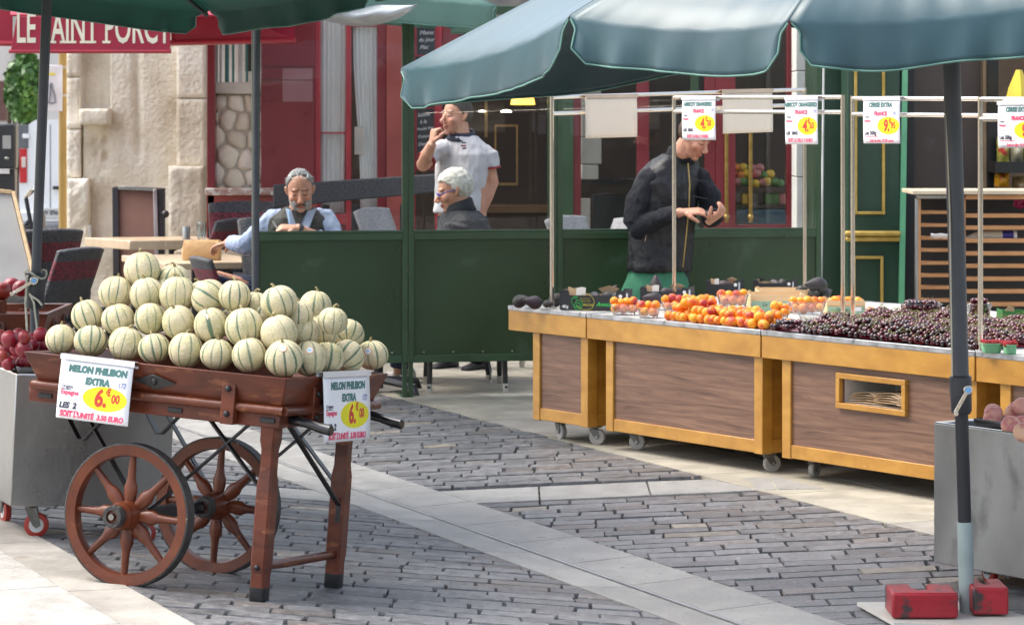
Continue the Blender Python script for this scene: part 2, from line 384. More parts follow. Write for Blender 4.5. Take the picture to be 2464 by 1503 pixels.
def make_cart():
    t=MB()      # flared tray: four boards with thickness
    T=[(-.955,-.09,.77),(.09,-.09,.77),(.09,.68,.77),(-.955,.68,.77)]
    B=[(-.91,-.035,.655),(.05,-.035,.655),(.05,.635,.655),(-.91,.635,.655)]
    Ti=[(-.925,-.068,.77),(.062,-.068,.77),(.062,.655,.77),(-.925,.655,.77)]
    Bi=[(-.885,-.012,.655),(.025,-.012,.655),(.025,.61,.655),(-.885,.61,.655)]
    vs=[c3(*p) for p in B+T+Ti+Bi]; fs=[]
    for i in range(4):
        j=(i+1)%4
        fs+=[(i,j,4+j,4+i),(4+i,4+j,8+j,8+i),(8+i,8+j,12+j,12+i)]
    fs+=[(12,13,14,15),(3,2,1,0)]
    t.add(vs,fs); cbox(t,-.9,.04,-.03,.63,.70,.735)
    # stepped riser that carries the heap
    cbox(t,-.74,-.20,.16,.5,.735,.80); cbox(t,-.62,-.28,.20,.44,.80,.86)
    tray=t.build('tray',CARTWOOD,cart,bevel=.004,sharp=30)
    mo=MB()
    loop=[c3(-.93,-.05,.656),c3(.068,-.05,.656),c3(.068,.65,.656),c3(-.93,.65,.656)]
    for i in range(4): mo.tube([loop[i],loop[(i+1)%4]],.0165,12)
    mo.build('moulding',CARTRIM,tray)
    f=MB()
    cbox(f,-.955,.046,-.034,.012,.595,.645); cbox(f,-.955,.046,.585,.63,.595,.645)
    cbox(f,.0,.044,.012,.585,.597,.643); cbox(f,-.953,-.91,.012,.585,.597,.643); cbox(f,-.5,-.46,.012,.585,.597,.643)
    f.build('base_frame',CARTWOOD,cart,bevel=.004)
    for v in (-.885,-.36,.0):
        for u,sg in ((-.034,-1),(.63,1)):
            k=MB(); cbox(k,v-.028,v+.028,u-.006 if sg<0 else u-.004,u+.004 if sg<0 else u+.006,.612,.628); k.build('iron_cleat',BLACKIRON,cart,bevel=.002)
    dm=MB(); cx_,cw=CU(375,918,-.062); 
    for u0,dd in ((-.0705,1),):
        tw=.115/.055
        pts=[(cx_-.085,0),(cx_,.026),(cx_+.085,0),(cx_,-.026)]
        def face(v,z): # lie on the sloping board
            w_=.7125+z; u=-.09+(.77-w_)/.115*.055-.004
            return c3(v,u,w_)
        dm.prism([face(v,z) for v,z in pts],(face(0,0)-face(0,.03)).cross(cv).normalized()*.006)
        dm.ell(face(cx_,0)-cu*.004,(.013,.013,.013),10,6)
    dm.build('diamond_plate',BLACKIRON,cart,bevel=.0015)
    for (pv,u0,sg) in ((-.137,-.07,-1),(-.137,.655,1)):
        s=MB(); cbox(s,pv-.026,pv+.026,u0-.004 if sg<0 else u0-.028,u0+.028 if sg<0 else u0+.004,.595,.745)
        o=s.build('batten',CARTWOOD,cart,bevel=.003)
        b=MB()
        for w_ in (.63,.715): b.ell(c3(pv,u0-.006 if sg<0 else u0+.006,w_),(.011,.011,.011),10,6)
        b.build('bolt',BLACKIRON,o)
    for u0 in (.16,.47):
        s=MB(); cbox(s,.052,.082,u0-.025,u0+.025,.595,.735); o=s.build('batten',CARTWOOD,cart,bevel=.003)
        b=MB()
        for w_ in (.63,.71): b.ell(c3(.084,u0,w_),(.011,.011,.011),10,6)
        b.build('bolt',BLACKIRON,o)
    # legs
    for u in (.0,.545):
        L=MB(); hw=.030
        secs=[(.055,.027),(.10,.027),(.13,.030),(.40,.030),(.44,.0245),(.52,.0245),(.55,.030),(.597,.030)]
        rows=[]
        for w_,h in secs:
            ch=h*.28
            rows.append([c3(x,u+y,w_) for x,y in ((-h+ch,-h),(h-ch,-h),(h,-h+ch),(h,h-ch),(h-ch,h),(-h+ch,h),(-h,h-ch),(-h,-h+ch))])
        L.grid(rows,closed=True); L.add(rows[-1],[tuple(range(8))]); L.add(rows[0],[tuple(range(8))[::-1]])
        lg=L.build('leg',CARTWOOD,cart,sharp=25)
        tp=MB(); rows=[]
        for w_,h in ((-.006,.012),(-.002,.022),(.012,.027),(.056,.0275)):
            rows.append([c3(h*1.02*math.cos(2*PI*i/16)**1,u+h*1.02*math.sin(2*PI*i/16),w_) for i in range(16)])
        rows=[[c3(max(-1,min(1,1.25*math.cos(2*PI*i/16)))*h,u+max(-1,min(1,1.25*math.sin(2*PI*i/16)))*h,w_) for i in range(16)] for w_,h in ((-.004,.016),(.002,.024),(.014,.0285),(.057,.0285))]
        tp.grid(rows,closed=True); tp.add(rows[0],[tuple(range(16))[::-1]]); tp.add(rows[-1],[tuple(range(16))])
        tp.build('foot_cap',BLACKIRON,lg,sharp=40)
        bt=MB(); bt.ell(c3(0,u-.031,.125),(.01,.01,.01),10,6); bt.build('bolt',BLACKIRON,lg)
    s=MB(); s.tube([c3(0,.02,.125),c3(0,.27,.125),c3(0,.525,.125)],[.015,.017,.015],12); s.build('stretcher',CARTWOOD,cart)
    # handles
    for u in (.045,.585):
        h=MB(); h.tube([c3(.04,u,.622),c3(.075,u,.622),c3(.12,u,.616),c3(.165,u,.606),c3(.20,u,.602),c3(.205,u,.602)],[.016,.017,.0165,.018,.019,.015],14)
        h.build('handle',M('gloss black handle',(.012,.012,.014),rough=.22,coat=.4),cart)
    # wheels
    for u,vc in ((-.045,-.505),(.515,-.475)):
        ctr=c3(vc,u,.247); W=frame4(ctr,cv,cn,cu)
        rm=MB(); prof=[(.205,-.021),(.240,-.024),(.240,.024),(.205,.021),(.200,0)]
        rm.lathe(prof+[prof[0]],56,W,cap=False)
        wh=rm.build('wheel',CARTRIM,cart,sharp=30)
        ty=MB(); ty.lathe([(.240,-.025),(.2465,-.023),(.2465,.023),(.240,.025),(.2395,0),(.240,-.025)],56,W,cap=False); ty.build('tyre',TYRE,wh,sharp=30)
        hb=MB(); hb.lathe([(.028,-.105),(.036,-.10),(.040,-.075),(.043,-.066),(.047,-.06),(.047,-.05),(.044,-.046),(.050,-.03),(.052,.0),(.048,.03),(.038,.06),(.034,.075)],28,W); hb.build('hub',CARTRIM,wh,sharp=50)
        cp=MB(); cp.lathe([(.022,-.112),(.036,-.112),(.0385,-.108),(.040,-.085),(.039,-.078),(.03,-.078)],28,W,cap=False); cp.build('hub_band',TYRE,wh,sharp=40)
        nt_=MB(); nt_.lathe([(.0,-.116),(.011,-.116),(.013,-.108),(.013,-.10)],12,W,cap=False); nt_.build('axle_nut',STEEL,wh,sharp=40)
        for k in range(8):
            a=PI/2+k*PI/4; dr=(cv*math.cos(a)+cn*math.sin(a)); tg=(-cv*math.sin(a)+cn*math.cos(a))
            sp=MB(); rows=[]
            for r_,hw,ht in ((.044,.018,.016),(.075,.026,.017),(.098,.026,.0165),(.115,.0175,.015),(.130,.0145,.0135),(.206,.0115,.012)):
                rows.append([ctr+dr*r_+tg*hw*math.cos(2*PI*i/10)+cu*ht*math.sin(2*PI*i/10) for i in range(10)])
            sp.grid(rows,closed=True); sp.build('spoke',CARTRIM,wh,sharp=60)
    ax=MB(); cbox(ax,-.51,-.475,.03,.45,.225,.268); ax.build('axle',BLACKIRON,cart,bevel=.004)
    # iron stays
    def stay(pts,n='iron_stay',wd=.024,m=BLACKIRON):
        s=MB(); s.strap([c3(*p) for p in pts],cu*wd,.006); s.build(n,m,cart)
    for u in (.03,.56):
        stay([(-.26,u,.597),(-.03,u,.37),(-.03,u,.33)])
        stay([(-.10,u,.597),(-.47,u,.26)]); stay([(-.78,u,.597),(-.51,u,.26)])
        stay([(-.93,u,.594),(-.86,u,.594),(-.775,u,.475),(-.755,u,.475),(-.675,u,.56),(-.64,u,.594)],wd=.028)
    stay([(-.03,.575,.597),(-.03,.575,.45)],wd=.01)
    s=MB(); s.strap([c3(.012,.10,.597),c3(.012,.517,.30),c3(.012,.517,.24)],cv*.02,.006); s.build('leg_brace',BLACKIRON,cart)
make_cart()
# ---------------------------------------------------------------- melons
def melon_mat():
    m=bpy.data.materials.new('netted melon rind'); m.use_nodes=True; n=m.node_tree.nodes; l=m.node_tree.links; b=n['Principled BSDF']
    tc=n.new('ShaderNodeTexCoord'); at=n.new('ShaderNodeAttribute'); at.attribute_name='rib'
    oi=n.new('ShaderNodeObjectInfo')
    off=n.new('ShaderNodeVectorMath'); off.operation='ADD'; l.new(tc.outputs['Object'],off.inputs[0])
    mu=n.new('ShaderNodeMath'); mu.operation='MULTIPLY'; mu.inputs[1].default_value=20; l.new(oi.outputs['Random'],mu.inputs[0]); l.new(mu.outputs[0],off.inputs[1])
    no=n.new('ShaderNodeTexNoise'); no.inputs['Scale'].default_value=14; no.inputs['Detail'].default_value=3; l.new(off.outputs[0],no.inputs[0])
    cr=n.new('ShaderNodeValToRGB'); e=cr.color_ramp.elements; e[0].position=.32; e[0].color=(.47,.43,.20,1); e[1].position=.62; e[1].color=(.65,.56,.345,1); x=e.new(.8); x.color=(.60,.45,.22,1)
    l.new(no.outputs[0],cr.inputs[0])
    # green stripes between ribs, wobbling
    n2=n.new('ShaderNodeTexNoise'); n2.inputs['Scale'].default_value=40; n2.inputs['Detail'].default_value=4; l.new(off.outputs[0],n2.inputs[0])
    n4=n.new('ShaderNodeTexNoise'); n4.inputs['Scale'].default_value=9; l.new(off.outputs[0],n4.inputs[0])
    m1=n.new('ShaderNodeMath'); m1.operation='MULTIPLY_ADD'; m1.inputs[1].default_value=.20; l.new(n2.outputs[0],m1.inputs[0]); l.new(at.outputs['Fac'],m1.inputs[2])
    m3=n.new('ShaderNodeMath'); m3.operation='MULTIPLY_ADD'; m3.inputs[1].default_value=.30; l.new(n4.outputs[0],m3.inputs[0]); l.new(m1.outputs[0],m3.inputs[2])
    st=n.new('ShaderNodeMapRange'); st.interpolation_type='SMOOTHSTEP'; st.inputs[1].default_value=.40; st.inputs[2].default_value=.66; st.inputs[3].default_value=1; st.inputs[4].default_value=0; l.new(m3.outputs[0],st.inputs[0])
    mx=n.new('ShaderNodeMix'); mx.data_type='RGBA'; l.new(st.outputs[0],mx.inputs[0]); l.new(cr.outputs[0],mx.inputs[6]); mx.inputs[7].default_value=(.11,.17,.105,1)
    # pale corky netting
    vo=n.new('ShaderNodeTexVoronoi'); vo.feature='DISTANCE_TO_EDGE'; vo.inputs['Scale'].default_value=95
    wn=n.new('ShaderNodeTexNoise'); wn.inputs['Scale'].default_value=30; l.new(off.outputs[0],wn.inputs[0])
    va=n.new('ShaderNodeVectorMath'); va.operation='MULTIPLY_ADD'; va.inputs[1].default_value=(.03,.03,.03); l.new(wn.outputs['Color'],va.inputs[0]); l.new(off.outputs[0],va.inputs[2]); l.new(va.outputs[0],vo.inputs[0])
    vr=n.new('ShaderNodeMapRange'); vr.inputs[1].default_value=.0; vr.inputs[2].default_value=.12; vr.inputs[3].default_value=1; vr.inputs[4].default_value=0; l.new(vo.outputs['Distance'],vr.inputs[0])
    sf=n.new('ShaderNodeMath'); sf.operation='MULTIPLY'; l.new(vr.outputs[0],sf.inputs[0]); iv=n.new('ShaderNodeMath'); iv.operation='SUBTRACT'; iv.inputs[0].default_value=1; l.new(st.outputs[0],iv.inputs[1]); l.new(iv.outputs[0],sf.inputs[1])
    s2=n.new('ShaderNodeMath'); s2.operation='MULTIPLY'; s2.inputs[1].default_value=.7; l.new(sf.outputs[0],s2.inputs[0])
    m2=n.new('ShaderNodeMix'); m2.data_type='RGBA'; l.new(s2.outputs[0],m2.inputs[0]); l.new(mx.outputs[2],m2.inputs[6]); m2.inputs[7].default_value=(.78,.71,.53,1)
    l.new(m2.outputs[2],b.inputs['Base Color']); b.inputs['Roughness'].default_value=.62
    bp=n.new('ShaderNodeBump'); bp.inputs['Strength'].default_value=.55; bp.inputs['Distance'].default_value=.0036; l.new(sf.outputs[0],bp.inputs['Height']); l.new(bp.outputs[0],b.inputs['Normal'])
    return m
MELON=melon_mat()
STEM=M('dry melon stem',(.36,.30,.16),(.24,.2,.09),rough=.8,scale=30)
def make_melon(name,label,r,kind):
    root=MB(); NU,NV=60,30; K=9+kind%2; ph0=random.uniform(0,6); rib=[]
    el=random.uniform(.89,1.04); wa=random.uniform(.05,.13); wb=random.uniform(0,6); wc=random.uniform(-.10,.12); sq=random.uniform(-.04,.04)
    def fn(d,q):
        a=math.atan2(d.y,d.x); s=abs(math.cos((a+wa*math.sin(2*a+wb)+wa*.7*math.sin(3*a+wb*2))*K/2+ph0)); rib.append(min(1,s+wc*(.5+.5*math.sin(a*1.5+wb))))
        sh=math.hypot(d.x,d.y)
        g=1-.022*(1-s)**2*sh-.10*math.exp(-((1-d.z)/.035))*.6-.05*math.exp(-((1+d.z)/.03))
        return V((q.x*(1+sq),q.y*(1-sq),q.z))*g
    root.ell((0,0,0),(r,r,r*el),NU,NV,fn=fn)
    o=root.build(name,MELON,sharp=180)
    at=o.data.attributes.new('rib','FLOAT','POINT')
    for i,s in enumerate(rib): at.data[i].value=s
    st=MB(); cx=random.uniform(-1,1)*.006; zt=r*el*.95
    bend=random.uniform(.0,.02); an=random.uniform(0,6)
    st.tube([(0,0,zt-.003),(0,0,zt+.005),(bend*.5*math.cos(an),bend*.5*math.sin(an),zt+.012),(bend*math.cos(an),bend*math.sin(an),zt+.013-bend*.3)],[.0075,.0048,.0036,.0042],8)
    st.build('stem',STEM,o)
    return tag(o,label,'melon','striped melons heaped on the hand cart')
MEL=[]
def zm(x,y): return x*.3906,541.4+y*.3906
front=[(375,705,95),(560,715,105),(777,730,103),(950,760,100),(1145,770,105),(1337,795,103),(1537,800,108),(1750,820,113)]
row2=[(538,560,100),(727,580,104),(925,578,96),(1100,600,104),(1300,615,106),(1507,630,114),(1718,665,113)]
row3=[(713,420,104),(905,430,102),(1095,428,105),(1287,445,110),(1445,435,98)]
top=[(875,275,106)]
end1=[(1905,822,106),(2015,818,106),(2140,812,103),(2293,800,94)]
end2=[(1868,652,104),(1982,648,103),(2140,675,98)]
ordn=['first','second','third','fourth','fifth','sixth','seventh','eighth']
def addm(lst,u,name,mode='u'):
    for i,(x,y,rr) in enumerate(lst):
        px,py=zm(x,y)
        if mode=='u': v,w_=CU(px,py,u); p=c3(v,u,w_)
        else: uu,w_=CVp(px,py,u); p=c3(u,uu,w_)
        r=rr*.3906/F*p.y*random.uniform(1.0,1.07)
        MEL.append((p,r,name%ordn[i]))
addm(front,0.0,'striped melon, %s from the left in the bottom front row on the cart rim')
addm(row2,.055,'striped melon, %s from the left in the second row up of the heap')
addm(row3,.11,'striped melon, %s from the left in the third row up of the heap')
addm(top,.165,'striped melon at the very top of the heap, with broad dark green bands'+'%.0s')
addm([(1070,330,96)],.23,'melon with a long curled stem just right of the topmost melon'+'%.0s')
addm([(1718,475,108)],.12,'big round melon standing highest at the right part of the heap'+'%.0s')
addm([(1943,500,103)],-.06,'melon on the highest layer at the far right of the heap'+'%.0s','v')
addm(end1,.035,'melon, %s behind the near corner along the short end rim of the cart','v')
addm(end2,-.02,'melon, %s from the near corner in the second layer of the short end','v')
addm([(1240,420,80),(1030,400,78),(1430,590,85),(1570,500,92),(1625,570,92),(1835,560,95),(2050,590,90)],.2,'melon half hidden in the back of the heap, %s of the hidden ones')
for i,(p,r,lab) in enumerate(MEL):
    o=make_melon('melon',lab,r,i)
    o.location=p
    tz=random.uniform(-.35,.35); tx=random.uniform(-.3,.2)
    if 'fourth' in lab and 'third row' in lab: tx=1.0; tz=-.5
    if 'third from the left in the bottom' in lab: tz=.25
    if 'third behind' in lab or 'third from the near' in lab: tz=1.0
    if 'second from the left in the bottom' in lab: tz=.5
    o.rotation_euler=(tx,tz,random.uniform(0,6))
    for key,dx,dz in (('fifth from the left in the bottom',.1,.25),('fourth behind',-.25,.35),('eighth from the left in the bottom',.0,.75),('fifth from the left in the second',-.3,.6),('first behind',.1,.7)):
        if key in lab:
            dirn=V((dx,-1,dz)).normalized(); sv=MB()
            W=(p-CAM); q=p+dirn*r*.985
            z=dirn; x=z.cross(V((0,0,1))).normalized(); y=x.cross(z)
            F4=frame4(p,x,y,z)
            # small domed round sticker following the rind
            rows=[]
            for rr_ in (.0005,.006,.0115,.0135):
                rows.append([F4@V((rr_*math.cos(2*PI*k/20),rr_*math.sin(2*PI*k/20),math.sqrt(max(r*r-rr_*rr_,0))*1.004)) for k in range(20)])
            sv.grid(rows[:2],m=0,closed=True); sv.grid(rows[1:3],m=1,closed=True); sv.grid(rows[2:],m=2,closed=True)
            m0=o.matrix_basis
            for q_ in range(len(sv.v)): pass
            sv.build('sticker',[M('sticker blue',(.45,.68,.86),rough=.4),M('sticker white',(.85,.86,.86),rough=.4),M('sticker orange',(.9,.35,.12),rough=.4)],o,sharp=180)
            o['label']=lab+', with a round sticker'
# ---------------------------------------------------------------- price signs
INK={'teal':M('teal ink',(.075,.20,.185),rough=.6),'red':M('red ink',(.80,.08,.17),rough=.6),'blue':M('blue ink',(.10,.14,.48),rough=.6),
     'grey':M('dark grey ink',(.055,.055,.085),rough=.6),'price':M('price red ink',(.62,.045,.03),rough=.6)}
INKL=['teal','red','blue','grey','price']
YEL=M('yellow price oval',(.86,.78,.01),rough=.55)
SLEEVE=glass('sign sleeve plastic',(.97,.97,.98),.05,.06)
def price_sign(name,label,TL,TR,BL,kind,grp,W=.297,Hh=.21,back=False):
    TL,TR,BL=V(TL),V(TR),V(BL); x=(TR-TL); W=x.length; x.normalize(); y=(TL-BL); Hh=y.length; y=(y-x*y.dot(x)).normalized(); z=x.cross(y)
    root=thing(name,label,'price sign',TL,group=grp); root.rotation_euler=Matrix((x,y,z)).transposed().to_euler()
    def at(fx,fy,dz=0): return TL+x*(W*fx)-y*(Hh*fy)+z*dz
    c=MB(); n=10; rows=[]
    for i in range(n+1):
        f=i/n; rows.append([at(k/8,f,.0024*math.sin(f*PI)) for k in range(9)])
    mats=KRAFTBACK if back else WHITEPAPER
    c.grid(rows); c.build('card',mats,root,solid=.0012)
    s=MB(); s.ob(at(-.012,-.075,.004),x*W*1.03,y*-Hh*.085,z*.0015); s.ob(at(-.012,-.075,-.02),x*W*1.03,z*.0255,y*.0015); s.ob(at(-.012,-.065,-.022),x*W*1.03,y*-Hh*.1,z*.0015)
    s.build('clip_strip',M('clip plastic',(.75,.76,.78),(.68,.69,.7),rough=.2,coat=.3) if not back else M('tan clip strip',(.62,.5,.38),rough=.5),root)
    if back: return root
    t=MB()
    def T(txt,fx,fy,size,ink,shear=0,xs=1,bold=.0,align='CENTER'):
        textmesh(t,txt,size*Hh,frame4(at(fx,fy,.0016+.0024*math.sin(fy*PI)),x,y,z),INKL.index(ink),shear,xs,bold,align,.0004)
    def U(f0,f1,fy,ink): t.ob(at(f0,fy,.0016+.0024*math.sin(fy*PI)),x*W*(f1-f0),-y*Hh*.012,z*.0006,INKL.index(ink))
    if kind=='melon':
        T('MELON PHILIBON',.52,.15,.155,'teal',.12,.92,.003); T('EXTRA',.53,.335,.155,'teal',.12,.98,.003); T('172',.87,.345,.13,'blue',.2,.8)
        T('Origine:',.04,.455,.075,'grey',0,1,0,'LEFT'); U(.04,.18,.495,'grey'); T('Espagne',.04,.555,.11,'red',0,1,.0008,'LEFT')
        T('LES  2',.03,.775,.135,'grey',.2,1,.002,'LEFT'); U(.03,.30,.855,'red')
        T("SOIT L'UNITÉ  3.50 EURO",.49,.92,.125,'red',.12,.90,.0018)
        o=(.655,.60,.305,.205); T('6.',.595,.60,.40,'price',.12,.85,.004); T('€',.70,.485,.17,'price',.1,.8,.002); T('00',.80,.585,.20,'price',.1,.8,.002)
    else:
        if kind=='abricot':
            T('ABRICOT ORANGERED',.48,.12,.135,'teal',.0,.78,.0022); T('FRANCE',.50,.29,.125,'red',0,.9,.002); T('177',.90,.275,.10,'blue',.1,.8)
            T('LES  500G',.04,.755,.10,'grey',0,.92,.0012,'LEFT'); T('SOIT LE KILO 9 EURO',.47,.91,.11,'red',0,.80,.0014); pr=('4.','50')
        else:
            T('CERISE EXTRA',.47,.12,.145,'teal',.1,.86,.0022); T('FRANCE',.48,.32,.13,'red',0,.9,.002); T('151',.86,.31,.11,'blue',.1,.8)
            T('Les 500g',.04,.76,.125,'grey',0,.9,.001,'LEFT'); U(.04,.40,.83,'red'); T('Soit le kilo 19.90 euro',.5,.935,.105,'red',0,.86,.0006); pr=('9.','95')
        T('Origine',.04,.39,.055,'grey',0,1,0,'LEFT'); T('france',.04,.48,.085,'red',0,1,.0006,'LEFT')
        o=(.69,.59,.30,.20); T(pr[0],.64,.60,.36,'price',.12,.8,.004); T('€',.74,.49,.15,'price',.05,.8,.002); T(pr[1],.82,.59,.20,'price',.05,.8,.002)
    e=MB(); pts=[at(o[0]+o[2]*math.cos(2*PI*k/40),o[1]+o[3]*math.sin(2*PI*k/40),.0008+.0024*math.sin((o[1]+o[3]*math.sin(2*PI*k/40))*PI)) for k in range(40)]
    e.prism(pts,z*.0006); e.build('price_oval',YEL,root)
    t.build('lettering',[INK[k] for k in INKL],root,flat=True)
    return root
KRAFTBACK=M('bare back of a sign card',(.80,.71,.58),(.76,.67,.54),rough=.75,scale=4,bump=.1,bscale=10)
def csign(px,py,u): v,w_=CU(px,py,u); return c3(v,u,w_)
def vsign(px,py,v): u,w_=CVp(px,py,v); return c3(v,u,w_)
price_sign('melon_price_sign','white melon price card on the long side of the cart, marked 6.00',csign(149,861,-.105),csign(322,882,-.105),csign(147.5,1004,-.11),'melon','melon price cards on the cart')
price_sign('melon_price_sign','white melon price card on the short end of the cart, above the handle',vsign(777,907,.105),vsign(888,902,.105),vsign(743,1049,.125),'melon','melon price cards on the cart')
# ================================================================ stall counters
_t=R(56); D2=V((math.cos(_t),-math.sin(_t),0)); P2=V((math.sin(_t),math.cos(_t),0)); SO=V((.094,15.26,0)); TOPZ=.685
def cp(d,p,z): return SO+D2*d+P2*p+V((0,0,z))
def walnut():
    m=bpy.data.materials.new('walnut laminate'); m.use_nodes=True; n=m.node_tree.nodes; l=m.node_tree.links; b=n['Principled BSDF']
    tc=n.new('ShaderNodeTexCoord'); mp=n.new('ShaderNodeMapping'); mp.inputs['Rotation'].default_value=(0,0,_t); l.new(tc.outputs['Object'],mp.inputs[0])
    mp2=n.new('ShaderNodeMapping'); mp2.inputs['Scale'].default_value=(.8,1,9); l.new(mp.outputs[0],mp2.inputs[0])
    a=n.new('ShaderNodeTexNoise'); a.inputs['Scale'].default_value=1.4; a.inputs['Detail'].default_value=2; l.new(mp2.outputs[0],a.inputs[0])
    mx=n.new('ShaderNodeVectorMath'); mx.operation='MULTIPLY_ADD'; mx.inputs[1].default_value=(0,0,.10); l.new(a.outputs['Color'],mx.inputs[0]); l.new(mp.outputs[0],mx.inputs[2])
    mp3=n.new('ShaderNodeMapping'); mp3.inputs['Scale'].default_value=(1.2,1.2,32); l.new(mx.outputs[0],mp3.inputs[0])
    g=n.new('ShaderNodeTexNoise'); g.inputs['Scale'].default_value=1.6; g.inputs['Detail'].default_value=7; g.inputs['Roughness'].default_value=.62; l.new(mp3.outputs[0],g.inputs[0])
    cr=n.new('ShaderNodeValToRGB'); e=cr.color_ramp.elements; e[0].position=.30; e[0].color=(.095,.047,.030,1); e[1].position=.66; e[1].color=(.27,.150,.098,1); k=e.new(.48); k.color=(.19,.101,.065,1)
    l.new(g.outputs[0],cr.inputs[0]); l.new(cr.outputs[0],b.inputs['Base Color']); b.inputs['Roughness'].default_value=.46
    mp4=n.new('ShaderNodeMapping'); mp4.inputs['Scale'].default_value=(3,3,160); l.new(mx.outputs[0],mp4.inputs[0]); g2=n.new('ShaderNodeTexNoise'); g2.inputs['Scale'].default_value=2; g2.inputs['Detail'].default_value=4; l.new(mp4.outputs[0],g2.inputs[0])
    mm=n.new('ShaderNodeMix'); mm.data_type='RGBA'; mm.blend_type='MULTIPLY'; mm.inputs[0].default_value=.55; r5=n.new('ShaderNodeValToRGB'); r5.color_ramp.elements[0].position=.35; r5.color_ramp.elements[0].color=(.45,.42,.4,1); r5.color_ramp.elements[1].position=.55; l.new(g2.outputs[0],r5.inputs[0]); l.new(cr.outputs[0],mm.inputs[6]); l.new(r5.outputs[0],mm.inputs[7]); l.new(mm.outputs[2],b.inputs['Base Color'])
    return m
WAL=walnut()
WTOP=M('pale worktop',(.56,.53,.48),(.47,.44,.39),rough=.4,scale=5,bump=.05)
CASTG=M('caster zinc fork',(.20,.20,.19),(.12,.12,.11),rough=.45,metal=.8,scale=20)
def caster(root,c,yaw,r=.042,hh=.10,tyre=TREADS,core=None):
    """swivel caster: plate, fork and wheel under point c (top centre)"""
    c=V(c); q=Matrix.Rotation(yaw,3,'Z'); ax=q@V((0,1,0)); fw=q@V((1,0,0))
    k=MB(); k.box(c-V((0,0,.004)),(.075,.06,.006),q); k.lathe([(.02,0),(.022,-.012),(.016,-.02)],14,Matrix.Translation(c-V((0,0,.006))))
    wc=c+fw*.022-V((0,0,hh-r))
    for s_ in (-1,1):
        o=ax*(.019*s_); th=ax*.003
        k.prism([c-fw*.022-V((0,0,.014))+o,c+fw*.026-V((0,0,.014))+o,wc+fw*.016+o,wc-V((0,0,.012))+o,wc-fw*.014+o],th)
    fk=k.build('caster_fork',CASTG,root,bevel=.001)
    wmb=MB(); W=frame4(wc,fw,V((0,0,1)),ax)
    wmb.lathe([(r*.35,-.013),(r*.88,-.0135),(r,-.009),(r,.009),(r*.88,.0135),(r*.35,.013)],26,W); wl=wmb.build('caster_wheel',tyre,fk,sharp=40)
    h=MB(); h.lathe([(r*.6,-.0145),(r*.62,.0145)],18,W) if core else h.lathe([(.007,-.021),(.007,.021)],10,W)
    h.build('caster_hub',core or STEEL,fk)
